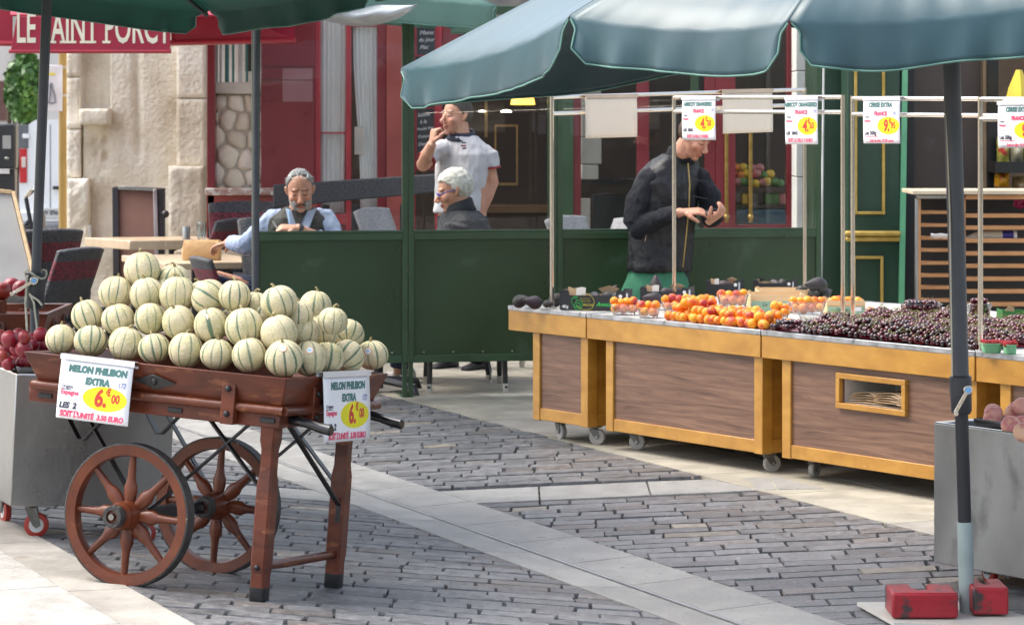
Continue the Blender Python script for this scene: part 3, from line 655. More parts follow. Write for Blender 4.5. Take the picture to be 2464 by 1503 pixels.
def counter(name,label,d0,d1,p0,p1,inset0,slot=None):
    root=thing(name,label,'stall counter',cp(d0,p0,0),group='oak framed stall counters on casters')
    sgn=1 if p0<.5 else -1
    t=MB(); t.ob(cp(d0+.004,p0+.004,.655),D2*(d1-d0-.008),P2*(p1-p0-.008),(0,0,.028)); t.build('worktop',WTOP,root)
    e=MB(); a=.003
    e.ob(cp(d0,p0,.663),D2*(d1-d0),P2*.012,(0,0,.024)); e.ob(cp(d0,p1-.012,.663),D2*(d1-d0),P2*.012,(0,0,.024))
    e.ob(cp(d0,p0+.012,.663),D2*.012,P2*(p1-p0-.024),(0,0,.024)); e.ob(cp(d1-.012,p0+.012,.663),D2*.012,P2*(p1-p0-.024),(0,0,.024))
    e.build('metal_edge',ZINC,root,bevel=.002)
    f=MB(); z0=.557; hh=.1055
    f.ob(cp(d0+.002,p0+.002,z0),D2*(d1-d0-.004),P2*.02,(0,0,hh)); f.ob(cp(d0+.002,p1-.022,z0),D2*(d1-d0-.004),P2*.02,(0,0,hh))
    f.ob(cp(d0+.002,p0+.022,z0),D2*.02,P2*(p1-p0-.044),(0,0,hh)); f.ob(cp(d1-.022,p0+.022,z0),D2*.02,P2*(p1-p0-.044),(0,0,hh))
    f.build('fascia',OAK,root,bevel=.003)
    b0,b1=d0+inset0,d1-.006; q0,q1=p0+.018,p1-.05; w=.062; zb=.10
    fr=MB()
    for dd in (b0,b1-w):
        for pp in (q0,q1-w): fr.ob(cp(dd,pp,zb),D2*w,P2*w,(0,0,.56-zb))
    for pp in (q0+.004,q1-w+.004): fr.ob(cp(b0+w,pp,zb+.003),D2*(b1-b0-2*w),P2*(w-.008),(0,0,.062))
    for dd in (b0+.004,b1-w+.004): fr.ob(cp(dd,q0+w,zb+.003),D2*(w-.008),P2*(q1-q0-2*w),(0,0,.062))
    fr.build('frame',OAK,root,bevel=.003)
    pn=MB(); pz0,pz1=zb+.06,.56; g=q0+.012; th=.014
    if slot:
        s0,s1,y0,y1=slot
        pn.ob(cp(b0+w-.002,g,pz0),D2*(s0-b0-w+.002),P2*th,(0,0,pz1-pz0)); pn.ob(cp(s1,g,pz0),D2*(b1-w+.002-s1),P2*th,(0,0,pz1-pz0))
        pn.ob(cp(s0,g,pz0),D2*(s1-s0),P2*th,(0,0,y0-pz0)); pn.ob(cp(s0,g,y1),D2*(s1-s0),P2*th,(0,0,pz1-y1))
    else: pn.ob(cp(b0+w-.002,g,pz0),D2*(b1-b0-2*w+.004),P2*th,(0,0,pz1-pz0))
    pn.build('panel',WAL,root); pn=MB(); pn.ob(cp(b0+w-.002,q1-.03,pz0),D2*(b1-b0-2*w+.004),P2*th,(0,0,pz1-pz0)); pn.build('panel',WAL,root)
    ep=MB()
    ep.ob(cp(b1-.030,q0+w-.002,pz0),D2*.014,P2*(q1-q0-2*w+.004),(0,0,pz1-pz0)); ep.build('end_panel',WAL if p0>.5 else OAK,root); ep=MB(); ep.ob(cp(b0+.016,q0+w-.002,pz0),D2*.014,P2*(q1-q0-2*w+.004),(0,0,pz1-pz0))
    ep.build('end_panel',WAL if p0>.5 else OAK,root)
    if slot:
        s0,s1,y0,y1=slot; m=.026
        k=MB(); z=q0-.008
        for a_,b_,c_,d_ in ((s0-m,s1+m,y1,y1+m),(s0-m,s1+m,y0-m,y0),(s0-m,s0,y0,y1),(s1,s1+m,y0,y1)):
            k.ob(cp(a_,z,c_),D2*(b_-a_),P2*.024,(0,0,d_-c_))
        k.build('slot_frame',OAK,root,bevel=.003)
        k=MB(); dp=.30; tk=.008
        k.ob(cp(s0-tk,g+th,y0-tk),D2*(s1-s0+2*tk),P2*dp,(0,0,tk)); k.ob(cp(s0-tk,g+th,y1),D2*(s1-s0+2*tk),P2*dp,(0,0,tk))
        k.ob(cp(s0-tk,g+th,y0),D2*tk,P2*dp,(0,0,y1-y0)); k.ob(cp(s1,g+th,y0),D2*tk,P2*dp,(0,0,y1-y0)); k.ob(cp(s0-tk,g+th+dp,y0-tk),D2*(s1-s0+2*tk),P2*tk,(0,0,y1-y0+2*tk))
        k.build('slot_box',M('white melamine',(.72,.70,.66),rough=.45),root)
    for i,(dd,pp) in enumerate(((b0+.10,q0+.10),(b1-.06,q0+.08),(b0+.10,q1-.12),(b1-.06,q1-.12))):
        b=cp(dd,pp,zb); caster(root,b,(-.9,-.2,1.2,2.2)[i]+d0,hh=zb-gz(b.x,b.y)-.006 if gz(b.x,b.y)>-.03 else zb,r=.042)
    return root
def CPd(px,d=None,p=0.02,py=None):   # d on the vertical plane p for a picture column; z if py given
    m=(px-CX)/F; a=SO+P2*p; dd=(m*a.y-a.x)/(D2.x-m*D2.y); Y=a.y+D2.y*dd
    return (dd,H-(py-HY)/F*Y) if py else dd
_s0,_z1=CPd(2023,py=910); _s1,_z0=CPd(2172,py=986)
_,_zl=CPd(2023,py=968)
counter('stall_counter','half width oak counter at the left end, carrying avocados',-.207,.503,0,.9,.207)
counter('stall_counter','oak counter with plain walnut front carrying the apricots',.509,1.917,0,.9,.145)
counter('stall_counter','oak counter with a bag slot in its walnut front, under the cherries',1.924,3.374,0,.9,.132,slot=(_s0,_s1,_zl,_z1))
counter('stall_counter','oak counter at the right edge behind the parasol pole',3.381,4.80,0,.9,.132)
counter('stall_counter','rear oak counter at the left end, in front of the apron',-.207,.503,.92,1.82,.207)
counter('stall_counter','rear oak counter under the wooden fruit crates',.509,1.917,.92,1.82,.145)
# bags in the slot
for i,(a,b,zz,tw) in enumerate(((_s0+.02,_s0+.235,0,.05),(_s0+.19,_s1-.01,.012,-.06))):
    root=MB(); n=7; rows=[]
    for l_ in range(5):
        z=_zl+.004+zz+l_*.007; rows=[]
        for k in range(n+1):
            f=k/n; dz=.012*math.sin(f*3.1)*(l_*.35+.3)
            j=random.uniform(-.006,.006); rows.append([cp(lerp(a,b,f)+j,.045+random.uniform(0,.012)+tw*f*.3,z+dz),cp(lerp(a,b,f)+j,.30,z+dz*.6)])
        root.grid(rows)
    tag(root.build('paper_bag',KRAFT,solid=.002,sharp=180),['flat kraft paper bags on the left inside the counter slot','flat kraft paper bags lying on the right inside the counter slot'][i],'paper bag','kraft bags in the counter slot')
# ---------------------------------------------------------------- chrome sign frames
def chrome_frame(label,b0,b1,z0,z1,lo=.085,foot=TOPZ+.002,foot1=None):
    b0,b1=V(b0),V(b1); root=thing('price_rail_stand',label,'sign frame',(b0.x,b0.y,foot),group='chrome sign frames on the counters')
    r=.0115; t0=V((b0.x,b0.y,z0)); t1=V((b1.x,b1.y,z1))
    for b,t in ((b0,t0),(b1,t1)):
        k=MB(); k.tube([V((b.x,b.y,foot)),t+V((0,0,r))],r,12); k.lathe([(.028,0),(.028,.004),(.013,.008)],14,Matrix.Translation((b.x,b.y,foot))); k.build('post',CHROME,root,sharp=50)
    for dz in (0,-lo):
        k=MB(); k.tube([t0+V((0,0,dz)),t1+V((0,0,dz))],r*.95,12); k.build('rail',CHROME,root,sharp=50)
    return root
def onp(px,py,z=TOPZ): return onz(px,py,z)
f1a=onp(1328,741); f1b=onp(1936,708)
chrome_frame('chrome frame at the left end holding two bare backed cards',f1a,f1b,H+40*f1a.y/F,H+59*f1b.y/F)
f2a=cp(.106,.87,0); f2b=cp(1.50,.87,0)
f2a=onp(1622,729); f2b=onp(2028,764)
chrome_frame('chrome frame above the apricots holding two price cards',f2a,f2b,H+40*f2a.y/F,H+41*f2b.y/F,.075)
f3a=onp(2052,767); f3b=cp(3.02,.87,0)
chrome_frame('chrome frame above the cherries holding one whole price card',f3a,f3b,H+38*f3a.y/F,H+36*f3b.y/F,.078)
f4a=onp(2359,843); f4b=f4a+D2*1.30+V((0,0,0))
chrome_frame('chrome frame at the right edge holding a cut off cherry card',f4a,f4b,H+36*f4a.y/F,H+34*f4b.y/F,.085)
GR='price cards hung on the chrome frames'
def hang(px0,px1,px2,py0,py1,frA,frB,kind,label,off=.03,back=False,sk=0):
    """card hung on the rail between frame feet frA, frB"""
    dr=(V((frB.x,frB.y,0))-V((frA.x,frA.y,0))).normalized(); nr=V((dr.y,-dr.x,0)); 
    if nr.y>0: nr=-nr
    base=V((frA.x,frA.y,0))+nr*off
    def hit(px,py):
        r=ray(px,py); t=(base-CAM).dot(nr)/r.dot(nr); return CAM+r*t
    return price_sign('price_card',label,hit(px0,py0[0]),hit(px1,py0[1]),hit(px2,py1),kind,GR,back=back)
hang(1642,1722,1650,(240,239),336,f2a,f2b,'abricot','apricot price card hanging in front of the vendor, 4.50')
hang(1890,1968,1904,(240,239),345,f2a,f2b,'abricot','apricot price card at the right end of its frame, 4.50')
hang(2078,2166,2082,(241,240),345,f3a,f3b,'cerise','cherry price card fully in view, 9.95')
hang(2402,2505,2412,(252,251),355,f4a,f4b,'cerise','cherry price card cut off by the right picture edge')
hang(1408,1532,1408,(236,234),333,f1a,f1b,'b','bare pale card back nearest the left end post',.03,True)
hang(1738,1858,1740,(224,221),322,f1a,f1b,'b','bare pale card back above the bent vendor',.03,True)
# ================================================================ fruit
def fruit_mat(name,ca,cb,cc,rough,scale,sheen=0,coat=0,bump=0,bs=60,p=(.38,.62),dots=None):
    m=bpy.data.materials.new(name); m.use_nodes=True; n=m.node_tree.nodes; l=m.node_tree.links; b=n['Principled BSDF']
    tc=n.new('ShaderNodeTexCoord'); oi=n.new('ShaderNodeObjectInfo'); mu=n.new('ShaderNodeMath'); mu.operation='MULTIPLY'; mu.inputs[1].default_value=37; l.new(oi.outputs['Random'],mu.inputs[0])
    ad=n.new('ShaderNodeVectorMath'); ad.operation='ADD'; l.new(tc.outputs['Object'],ad.inputs[0]); l.new(mu.outputs[0],ad.inputs[1])
    no=n.new('ShaderNodeTexNoise'); no.inputs['Scale'].default_value=scale; no.inputs['Detail'].default_value=3; l.new(ad.outputs[0],no.inputs[0])
    sh=n.new('ShaderNodeMath'); sh.operation='MULTIPLY_ADD'; sh.inputs[1].default_value=.34; sh.inputs[2].default_value=-.17; l.new(oi.outputs['Random'],sh.inputs[0])
    su=n.new('ShaderNodeMath'); su.operation='ADD'; l.new(no.outputs[0],su.inputs[0]); l.new(sh.outputs[0],su.inputs[1])
    cr=n.new('ShaderNodeValToRGB'); e=cr.color_ramp.elements; e[0].position=p[0]; e[0].color=(*ca,1); e[1].position=p[1]; e[1].color=(*cc,1); k=e.new((p[0]+p[1])/2); k.color=(*cb,1); l.new(su.outputs[0],cr.inputs[0])
    l.new(cr.outputs[0],b.inputs['Base Color']); b.inputs['Roughness'].default_value=rough
    if sheen: b.inputs['Sheen Weight'].default_value=sheen
    if coat: b.inputs['Coat Weight'].default_value=coat; b.inputs['Coat Roughness'].default_value=.08
    if bump:
        nb=n.new('ShaderNodeTexNoise'); nb.inputs['Scale'].default_value=bs; l.new(tc.outputs['Object'],nb.inputs[0]); bp=n.new('ShaderNodeBump'); bp.inputs['Strength'].default_value=bump; bp.inputs['Distance'].default_value=.003; l.new(nb.outputs[0],bp.inputs['Height']); l.new(bp.outputs[0],b.inputs['Normal'])
    return m
APR=fruit_mat('apricot skin',(.80,.32,.012),(.74,.155,.008),(.40,.026,.028),.5,22,sheen=.0,p=(.42,.74))
CHE=fruit_mat('dark cherry skin',(.012,.0015,.004),(.028,.002,.006),(.085,.004,.010),.2,18,coat=.3)
NEC=fruit_mat('nectarine skin',(.26,.012,.022),(.19,.009,.020),(.34,.045,.02),.36,14,coat=.05,p=(.35,.78))
AVO=fruit_mat('avocado skin',(.028,.022,.016),(.02,.02,.016),(.045,.025,.03),.42,10,bump=.9,bs=170)
FPE=fruit_mat('flat peach skin',(.66,.30,.22),(.52,.16,.15),(.72,.42,.25),.6,16,sheen=.3)
RAS=M('raspberry red',(.50,.015,.03),(.4,.01,.02),rough=.4,scale=40,bump=.8,bscale=260)
def apricot_mesh(r,seamed=True):
    b=MB()
    def fn(d,q):
        a=math.atan2(d.y,d.x); s=math.hypot(d.x,d.y)
        g=1-.09*math.exp(-(a/.16)**2)*s**.5-.10*math.exp(-(1-d.z)/.03)
        return q*g
    b.ell((0,0,0),(r,r*.95,r*1.02),20,14,fn=fn); return b
FRU={}
def fruit(key,mk,mat,name):
    o=mk.build(name,mat,sharp=180); o.hide_render=False; FRU[key]=o; return o
_protos=[]
def place(key,mk,mat,name,label,cat,group,pos,rot=None,sc=1):
    if key not in FRU:
        o=fruit(key,mk(),mat,name)
    else:
        o=FRU[key].copy(); COL.objects.link(o)
    o.location=pos; o.rotation_euler=rot or (random.uniform(0,6),random.uniform(0,6),random.uniform(0,6)); o.scale=(sc,sc,sc) if not isinstance(sc,tuple) else sc
    return tag(o,label,cat,group)
def apricot(pos,label,group,sc=1): return place('apr',lambda:apricot_mesh(.0245),APR,'apricot',label,'apricot',group,pos,None,sc*random.uniform(.88,1.10))
# punnets ---------------------------------------------------------------
def punnet(x0,x1,yb,h,label,z=TOPZ+.001,fruitfn=None,nx=3,ny=2,depth=.11,name='fruit_punnet',fill=None,heap=4,grp='clear punnets on the counters',mat=None,lab2='apricot',d=None):
    a=onz(x0,yb,z); b=onz(x1,yb,z); xv=(b-a); wd=xv.length; xv.normalize(); yv=V((0,1,0)); c=(a+b)/2+yv*depth/2
    root=MB(); n=24
    def ringp(s,zz,rad=.28):
        pts=[]
        for k in range(n):
            t=2*PI*k/n; cx_,cy_=math.cos(t),math.sin(t)
            e=2/5.0; px=math.copysign(abs(cx_)**e,cx_)*wd/2*s; py=math.copysign(abs(cy_)**e,cy_)*depth/2*s
            rib=1+(.012 if k%2 else -.012)*(zz<h*.9)
            pts.append(c+xv*px*rib+yv*py*rib+V((0,0,zz)))
        return pts
    root.grid([ringp(.80,0),ringp(.84,h*.12),ringp(.92,h*.55),ringp(1,h*.94),ringp(1.06,h*.95),ringp(1.06,h)],closed=True)
    root.add(ringp(.80,0),[tuple(range(n))[::-1]])
    o=root.build(name,mat or CLEAR,sharp=40,solid=.0012); tag(o,label,'punnet',grp)
    return c,xv,yv,wd,depth
def fill_apricots(pc,h,z,heap,lab):
    c,xv,yv,wd,dp=pc; st=.043; nx=max(2,int(wd/st)); ny=max(2,int(dp/st))
    zz=z+.028; lay=0
    while zz<z+h+.005:
        for i in range(nx):
            for j in range(ny):
                p=c+xv*((i-(nx-1)/2)*st*(.97 if lay%2==0 else .9)+random.uniform(-.004,.004))+yv*((j-(ny-1)/2)*st+random.uniform(-.004,.004))
                apricot(V((p.x,p.y,zz+random.uniform(0,.005))),lab,'apricots in the clear punnets')
        zz+=.040; lay+=1
    for i in range(heap):
        p=c+xv*((i-(heap-1)/2)*.046*min(1,wd/(.046*heap+.01)))+yv*random.uniform(-.03,.02); apricot(V((p.x,p.y,zz-.006+random.uniform(-.008,.006))),lab,'apricots in the clear punnets')
def ap_punnet(x0,x1,yb,h,label,lab2,z=TOPZ+.001,heap=4,depth=.115,**k):
    pc=punnet(x0,x1,yb,h,label,z,depth=depth,**k); fill_apricots(pc,h,z,heap,lab2); return pc
ap_punnet(1470,1534,758,.052,'clear apricot punnet leftmost, in front of the printed avocado box','blushed apricot in the leftmost punnet below the avocado box',heap=4)
ap_punnet(1536,1588,765,.050,'clear apricot punnet second from the left, at the counter edge','orange apricot in the second punnet from the left',heap=3)
ap_punnet(1593,1678,750,.048,'wide low apricot punnet right below the chrome post','apricot in the wide punnet by the chrome post',heap=5)
ap_punnet(1682,1722,748,.03,'small low punnet behind the loose apricots','apricot stacked in the small low punnet',heap=3)
punnet(1728,1800,756,.035,'empty ribbed punnet base under the tall apricot punnet')
_yy=onz(1728,756,TOPZ).y; _z2=TOPZ+.037
ap_punnet(1728,1802,H and (HY+(H-_z2)*F/(_yy)),.062,'tall apricot punnet stacked on an upturned punnet','apricot in the tall stacked punnet',z=_z2,heap=4)
ap_punnet(1744,1822,782,.046,'apricot punnet half buried in the loose apricots','red blushed apricot in the half buried punnet',heap=3)
ap_punnet(1858,1900,768,.025,'low apricot punnet before the wooden crate','apricot in the low punnet before the crate',heap=3)
punnet(1925,1985,775,.035,'empty ribbed punnet base under the wide apricot punnet')
_yy=onz(1925,775,TOPZ).y
ap_punnet(1901,1989,HY+(H-_z2)*F/_yy,.062,'wide tall apricot punnet in front of the chrome posts','apricot in the wide tall punnet by the posts',z=_z2,heap=5)
# loose apricots along the counter edge
rn=random.Random(5); cnt=0
for lay in range(3):
    d=1.13
    while d<1.90:
        p=.035+.022*lay
        while p<(.30 if d<1.6 else .2)-.05*lay:
            skip=(d<1.0 and p>.22) or (lay==1 and rn.random()<.35) or (lay==2 and (rn.random()<.55 or d>1.5))
            pos=cp(d+rn.uniform(-.014,.014)+(.02 if int(p*40)%2 else 0),p+rn.uniform(-.013,.013),TOPZ+.024+lay*.033+rn.uniform(-.003,.008)*(lay>0))
            q=(pos.x,pos.y); px=CX+F*pos.x/pos.y; py=HY+(H-pos.z)*F/pos.y
            if not skip and cnt<150:
                apricot(pos,['loose apricot in the heap along the counter edge','loose apricot lying on top of the heap at the counter edge','loose apricot on the crest of the heap'][lay],'loose apricots heaped at the counter edge'); cnt+=1
            p+=.046
        d+=.045
# avocados --------------------------------------------------------------
def avo_mesh():
    b=MB()
    def fn(d,q):
        t=(d.z+1)/2; k=1-.42*smooth((t-.35)/.65); return V((q.x*k,q.y*k,q.z*(1.0 if d.z<0 else 1.22)))
    b.ell((0,0,0),(.0365,.0365,.047),22,16,fn=fn); b.lathe([(.006,.056),(.005,.060)],8); return b
AG='dark avocados on and in the boxes'
def avo(px,py,z,label,rot,sc=1,Y=None):
    pos=P(px,py,Y) if Y else onz(px,py,z); return place('avo',avo_mesh,AVO,'avocado',label,'avocado',AG,pos,rot,sc)
avo(1252,724,TOPZ+.035,'purplish round avocado leftmost on the counter corner',(1.2,.3,.8))
avo(1284,727,TOPZ+.036,'green black avocado lying with its neck to the right at the corner',(1.35,0,-1.1),1.02)
avo(1340,720,TOPZ+.035,'avocado half hidden behind the left chrome post',(1.2,0,1.5))
avo(1318,731,TOPZ+.022,'small avocado tip touching the left chrome post',(1.5,0,1.0),.6)
avo(1572,719,TOPZ+.034,'avocado lying before the second box',(1.4,.1,-1.2),1.05)
avo(1577,690,0,'pear shaped avocado standing upright on the second box',(0,.05,.4),1.12,Y=15.75)
avo(1472,703,0,'avocado poking out at the right of the printed box',(.5,.5,.3),.85,Y=15.62)
avo(1966,686,0,'long avocado lying on top of two others behind the crates',(1.5,.2,-1.15),1.3,Y=15.85)
avo(1959,706,0,'avocado at the lower left under the long avocado',(1.4,0,.3),.95,Y=15.85)
avo(1985,706,0,'avocado at the lower right under the long avocado',(1.3,0,2.3),.95,Y=15.9)
avo(1930,698,0,'avocado behind the crate, left of the avocado pile',(1.4,0,1.3),.8,Y=16.0)
# avocado boxes ---------------------------------------------------------
BOXB=M('black printed carton',(.022,.023,.026),(.016,.017,.019),rough=.6,scale=15)
GREENINK=M('green print',(.03,.42,.07),rough=.6); OLIVE=M('olive yellow print',(.36,.32,.04),rough=.6); WHITEINK=M('white print',(.75,.75,.72),rough=.6)
def avo_box(o,xv,yv,W,Dp,h,label,prnt=False,torn=True,lab=True):
    """carton with cut-down long side; o = front lower left corner"""
    o=V(o); xv=V(xv); yv=V(yv); up=V((0,0,1)); th=.004
    root=thing('avocado_box',label,'carton',o,group='black avocado cartons'); b=MB(); hl=h*.74; e=W*.13
    b.ob(o,xv*W,yv*Dp,up*th)
    for yy in (0,Dp-th):
        q=o+yv*yy+up*th; pr=[q,q+xv*W,q+xv*W+up*(h-th),q+xv*(W-e)+up*(h-th),q+xv*(W-e*1.15)+up*(hl-th),q+xv*e*1.15+up*(hl-th),q+xv*e+up*(h-th),q+up*(h-th)]
        b.prism(pr,yv*th)
    for xx in (0,W-th): b.ob(o+xv*xx+yv*th+up*th,xv*th,yv*(Dp-2*th),up*(h-th))
    b.build('carton',BOXB,root)
    k=MB(); 
    k.ob(o+xv*(th+.001)+yv*(th+.001)+up*th,xv*(W-2*th-.002),yv*.002,up*(hl-.006)); k.ob(o+xv*(th+.001)+yv*(Dp-th-.003)+up*th,xv*(W-2*th-.002),yv*.002,up*(hl-.004))
    k.ob(o+xv*(th+.001)+yv*(th+.004)+up*th,xv*.002,yv*(Dp-2*th-.008),up*(h-.008)); k.ob(o+xv*(W-th-.003)+yv*(th+.004)+up*th,xv*.002,yv*(Dp-2*th-.008),up*(h-.008))
    k.build('carton_lining',CARD,root)
    if torn:
        k=MB(); 
        k.prism([o+xv*W*.10+yv*.012+up*hl*.6,o+xv*W*.23+yv*.012+up*hl*.6,o+xv*W*.25+yv*.02+up*h*1.12,o+xv*W*.2+yv*.02+up*h*1.08,o+xv*W*.12+yv*.02+up*h*1.16],yv*.003); k.build('carton_flap',CARD,root); k=MB()
        k.prism([o+xv*W*.62+yv*(Dp-.03)+up*hl*.8,o+xv*W*.5+yv*(Dp-.05)+up*h*1.02,o+xv*W*.66+yv*(Dp-.04)+up*h*1.17,o+xv*W*.82+yv*(Dp-.03)+up*h*1.0],yv*.003)
        k.build('carton_flap',CARD,root)
        k=MB(); k.prism([o+xv*W*.24+yv*.008+up*hl*.7,o+xv*W*.385+yv*.008+up*hl*.7,o+xv*W*.395+yv*.01+up*h*1.12,o+xv*W*.33+yv*.01+up*h*1.16,o+xv*W*.25+yv*.01+up*h*1.1],yv*.002)
        k.build('white_flap',M('white carton back',(.74,.70,.64),rough=.7),root)
    if lab:
        k=MB(); k.ob(o+xv*(W+.0006)+yv*Dp*.12+up*h*.25,yv*Dp*.22,up*h*.6,xv*.0008); k.build('white_label',WHITEPAPER,root)
        k=MB(); k.lathe([(.0,0),(.010,0),(.010,.0006)],10,frame4(o+xv*W*.93-yv*.0004+up*h*.72,xv,up,-yv)); k.build('small_print',WHITEINK,root)
    if prnt:
        t=MB(); zf=-yv
        def T(tx,fx,fz,s,m,sh=0,b_=0): textmesh(t,tx,s*h,frame4(o+xv*W*fx+up*h*fz-yv*.0012,xv,up,zf),m,sh,1,b_,'LEFT',.0004)
        T('4Kg',.035,.17,.20,2,0,.001); T('Avocado',.56,.30,.30,0,.35,.0012)
        T('FRUITS ET',.31,.58,.12,1); T('LÉGUMES',.34,.46,.11,1); T('FRUTAS',.36,.26,.15,1,0,.001)
        # hand drawn avocado pair and swoosh
        def loop(cx_,cz,rx,rz,a0,a1,m,tk=.0016,rot=0):
            pts=[]
            for i in range(21):
                a=a0+(a1-a0)*i/20; x_=rx*math.cos(a); z_=rz*math.sin(a); pts.append(o+xv*(W*cx_+x_*math.cos(rot)-z_*math.sin(rot))+up*(h*cz+x_*math.sin(rot)+z_*math.cos(rot))-yv*.001)
            t.tube(pts,tk,6,m=m)
        loop(.285,.25,.020,.026,0,6.28,0,rot=-.5); loop(.285,.25,.010,.013,0,6.28,0); loop(.235,.38,.016,.026,.3,5.4,0,rot=.4); loop(.245,.62,.012,.006,0,3.1,0)
        loop(.40,.42,.045,.040,-.5,2.2,1,rot=-.2); loop(.40,.36,.05,.035,3.6,5.6,1)
        t.build('lettering',[GREENINK,OLIVE,WHITEINK],root,flat=True)
    return root
def boxat(x0,x1,yb,ht,label,dirv=None,depth=.20,z=TOPZ+.001,avos=2,**k):
    a=onz(x0,yb,z); dv=dirv or D2; m=(x1-CX)/F; t=(m*a.y-a.x)/(dv.x-m*dv.y); W=t
    yv=V((-dv.y,dv.x,0)); r=avo_box(a,dv,yv,W,depth,ht,label,**k)
    for i in range(avos):
        p=a+dv*W*(.5+.17*i)+yv*depth*(.35+.3*(i%2))+V((0,0,ht*.62)); place('avo',avo_mesh,AVO,'avocado','avocado lying inside '+['the printed avocado carton','the plain black carton','the far black carton'][min(boxat.n,2)],'avocado',AG,p,(1.4,random.uniform(-.3,.3),random.uniform(0,3)),.85)
    boxat.n+=1
    return r
boxat.n=0
FDIR=V((.97,-.243,0)).normalized()
boxat(1347,1504,745,.103,'black avocado carton with green printed avocados at the left end',avos=3,prnt=True,depth=.19,dirv=FDIR)
boxat(1540,1655,729,.085,'plain black carton behind the upright avocado',depth=.2,dirv=FDIR)
boxat(1700,1775,708,.078,'black carton with torn flaps behind the apricot punnets',depth=.2,avos=1,dirv=FDIR)
boxat(1812,1905,703,.070,'farthest black carton behind the wooden crates',depth=.2,torn=False,dirv=FDIR)
# wooden crates with green label
CRATEW=M('poplar crate wood',(.72,.52,.30),(.62,.43,.23),rough=.65,scale=5,stretch=(1,1,8))
MINT=M('mint printed label',(.30,.46,.33),(.28,.44,.31),rough=.6)
def crate(x0,x1,yb,h,label,txt,z=TOPZ+.001,depth=.26,fr=0,frl=''):
    a=onz(x0,yb,z); b=onz(x1,yb,z); xv=(b-a); W=xv.length; xv.normalize(); yv=V((0,1,0)); up=V((0,0,1)); th=.006
    root=thing('wooden_crate',label,'fruit crate',a,group='poplar fruit crates'); k=MB()
    k.ob(a,xv*W,yv*depth,up*th)
    for yy in (0,depth-th):
        k.ob(a+yv*yy+up*.008,xv*W,yv*th,up*(h*.68-.008)); k.ob(a+yv*yy+up*h*.72,xv*W,yv*th,up*h*.28)
    for xx in (0,W-th): k.ob(a+xv*xx+yv*th+up*.008,xv*th,yv*(depth-2*th),up*(h-.012))
    k.build('slats',CRATEW,root)
    k=MB()
    for xx in (th,W-th-.016):
        for yy in (th,depth-th-.016): k.ob(a+xv*xx+yv*yy+up*th,xv*.016,yv*.016,up*(h*1.08-th))
    k.build('corner_post',CRATEW,root)
    if txt:
        k=MB(); k.ob(a+xv*.004-yv*.0012+up*h*.05,xv*(W-.008),yv*.001,up*h*.60); o=k.build('mint_label',MINT,root)
        t=MB(); textmesh(t,txt[0],.30*h,frame4(a+xv*W*.46-yv*.0022+up*h*.45,xv,up,-yv),0,.35,.95,0,'CENTER',.0003); textmesh(t,txt[1],.26*h,frame4(a+xv*W*.56-yv*.0022+up*h*.2,xv,up,-yv),0,.35,1,0,'CENTER',.0003)
        t.build('lettering',M('dark green script',(.05,.09,.06),rough=.6),o,flat=True)
        k=MB(); k.ob(a+xv*W*.66-yv*.0018+up*h*.36,xv*W*.24,yv*.0006,up*h*.24); k.build('white_sticker',WHITEPAPER,o)
    for i in range(fr):
        p=a+xv*(W*(.15+.7*i/max(1,fr-1)))+yv*(.05+.05*(i%3))+up*(h*.9); apricot(p,frl,'apricots in the wooden crates')
crate(1806,1938,752,.092,'front poplar crate with mint label behind the apricot punnets',('Le Verger du','Cal'))
crate(1990,2082,762,.080,'poplar crate of apricots behind the two chrome posts',('Verger du','Lal'),fr=7,frl='apricot in the crate behind the chrome posts')
crate(1826,1954,722,.055,'rear poplar crate with bare wood sides',None)
for i,(x,y) in enumerate([(2096,750),(2112,757),(2128,760),(2105,765),(2122,769),(2140,758),(2146,766),(2092,764)]):
    apricot(onz(x,y,TOPZ+.024+.02*(i%3==0)),'loose apricot behind the cherries, right of the chrome posts','loose apricots behind the cherries')
# cherries --------------------------------------------------------------
CR=.0125
CHSTEM=M('cherry stalk green',(.13,.17,.03),(.2,.17,.05),rough=.6,scale=40)
def cherry_mesh():
    b=MB()
    def fn(d,q):
        a=math.atan2(d.y,d.x); return q*(1-.16*math.exp(-(1-d.z)/.05)-.03*math.exp(-(a/.2)**2))
    b.ell((0,0,0),(CR*1.04,CR,CR*.96),14,10,fn=fn); return b
def heap_h(d,p):
    f=smooth((d-1.97)/.25)*smooth((3.40-d)/.2); g=smooth((p-.0)/.10)*smooth(((.62 if d<2.25 else .86)-p)/.12)
    return .004+.080*f*g*(.62+.30*math.sin(d*9.3+p*5)*math.sin(p*14+d*2)+.22*math.sin(d*21+1)*math.sin(p*25+d*6))
rn=random.Random(11); spots=[]
d=1.975
while d<3.34:
    p=.026
    while p<(.60 if d<2.25 else .84):
        dd=d+rn.uniform(-.006,.006); pp=p+rn.uniform(-.006,.006); zz=TOPZ+CR+heap_h(dd,pp)+rn.uniform(-.007,.008)
        if not (dd<2.16 and .03<pp<.16): spots.append((pp-zz*1.2,cp(dd,pp,zz)))
        p+=.0215
    d+=.0215
spots.sort(key=lambda a:a[0])
stuff=MB(); n_ind=0; sb=MB()
CG='cherries heaped on the counter'
def cherry_dup(pos,label,grp=CG):
    return place('che',cherry_mesh,CHE,'cherry',label,'cherry',grp,pos)
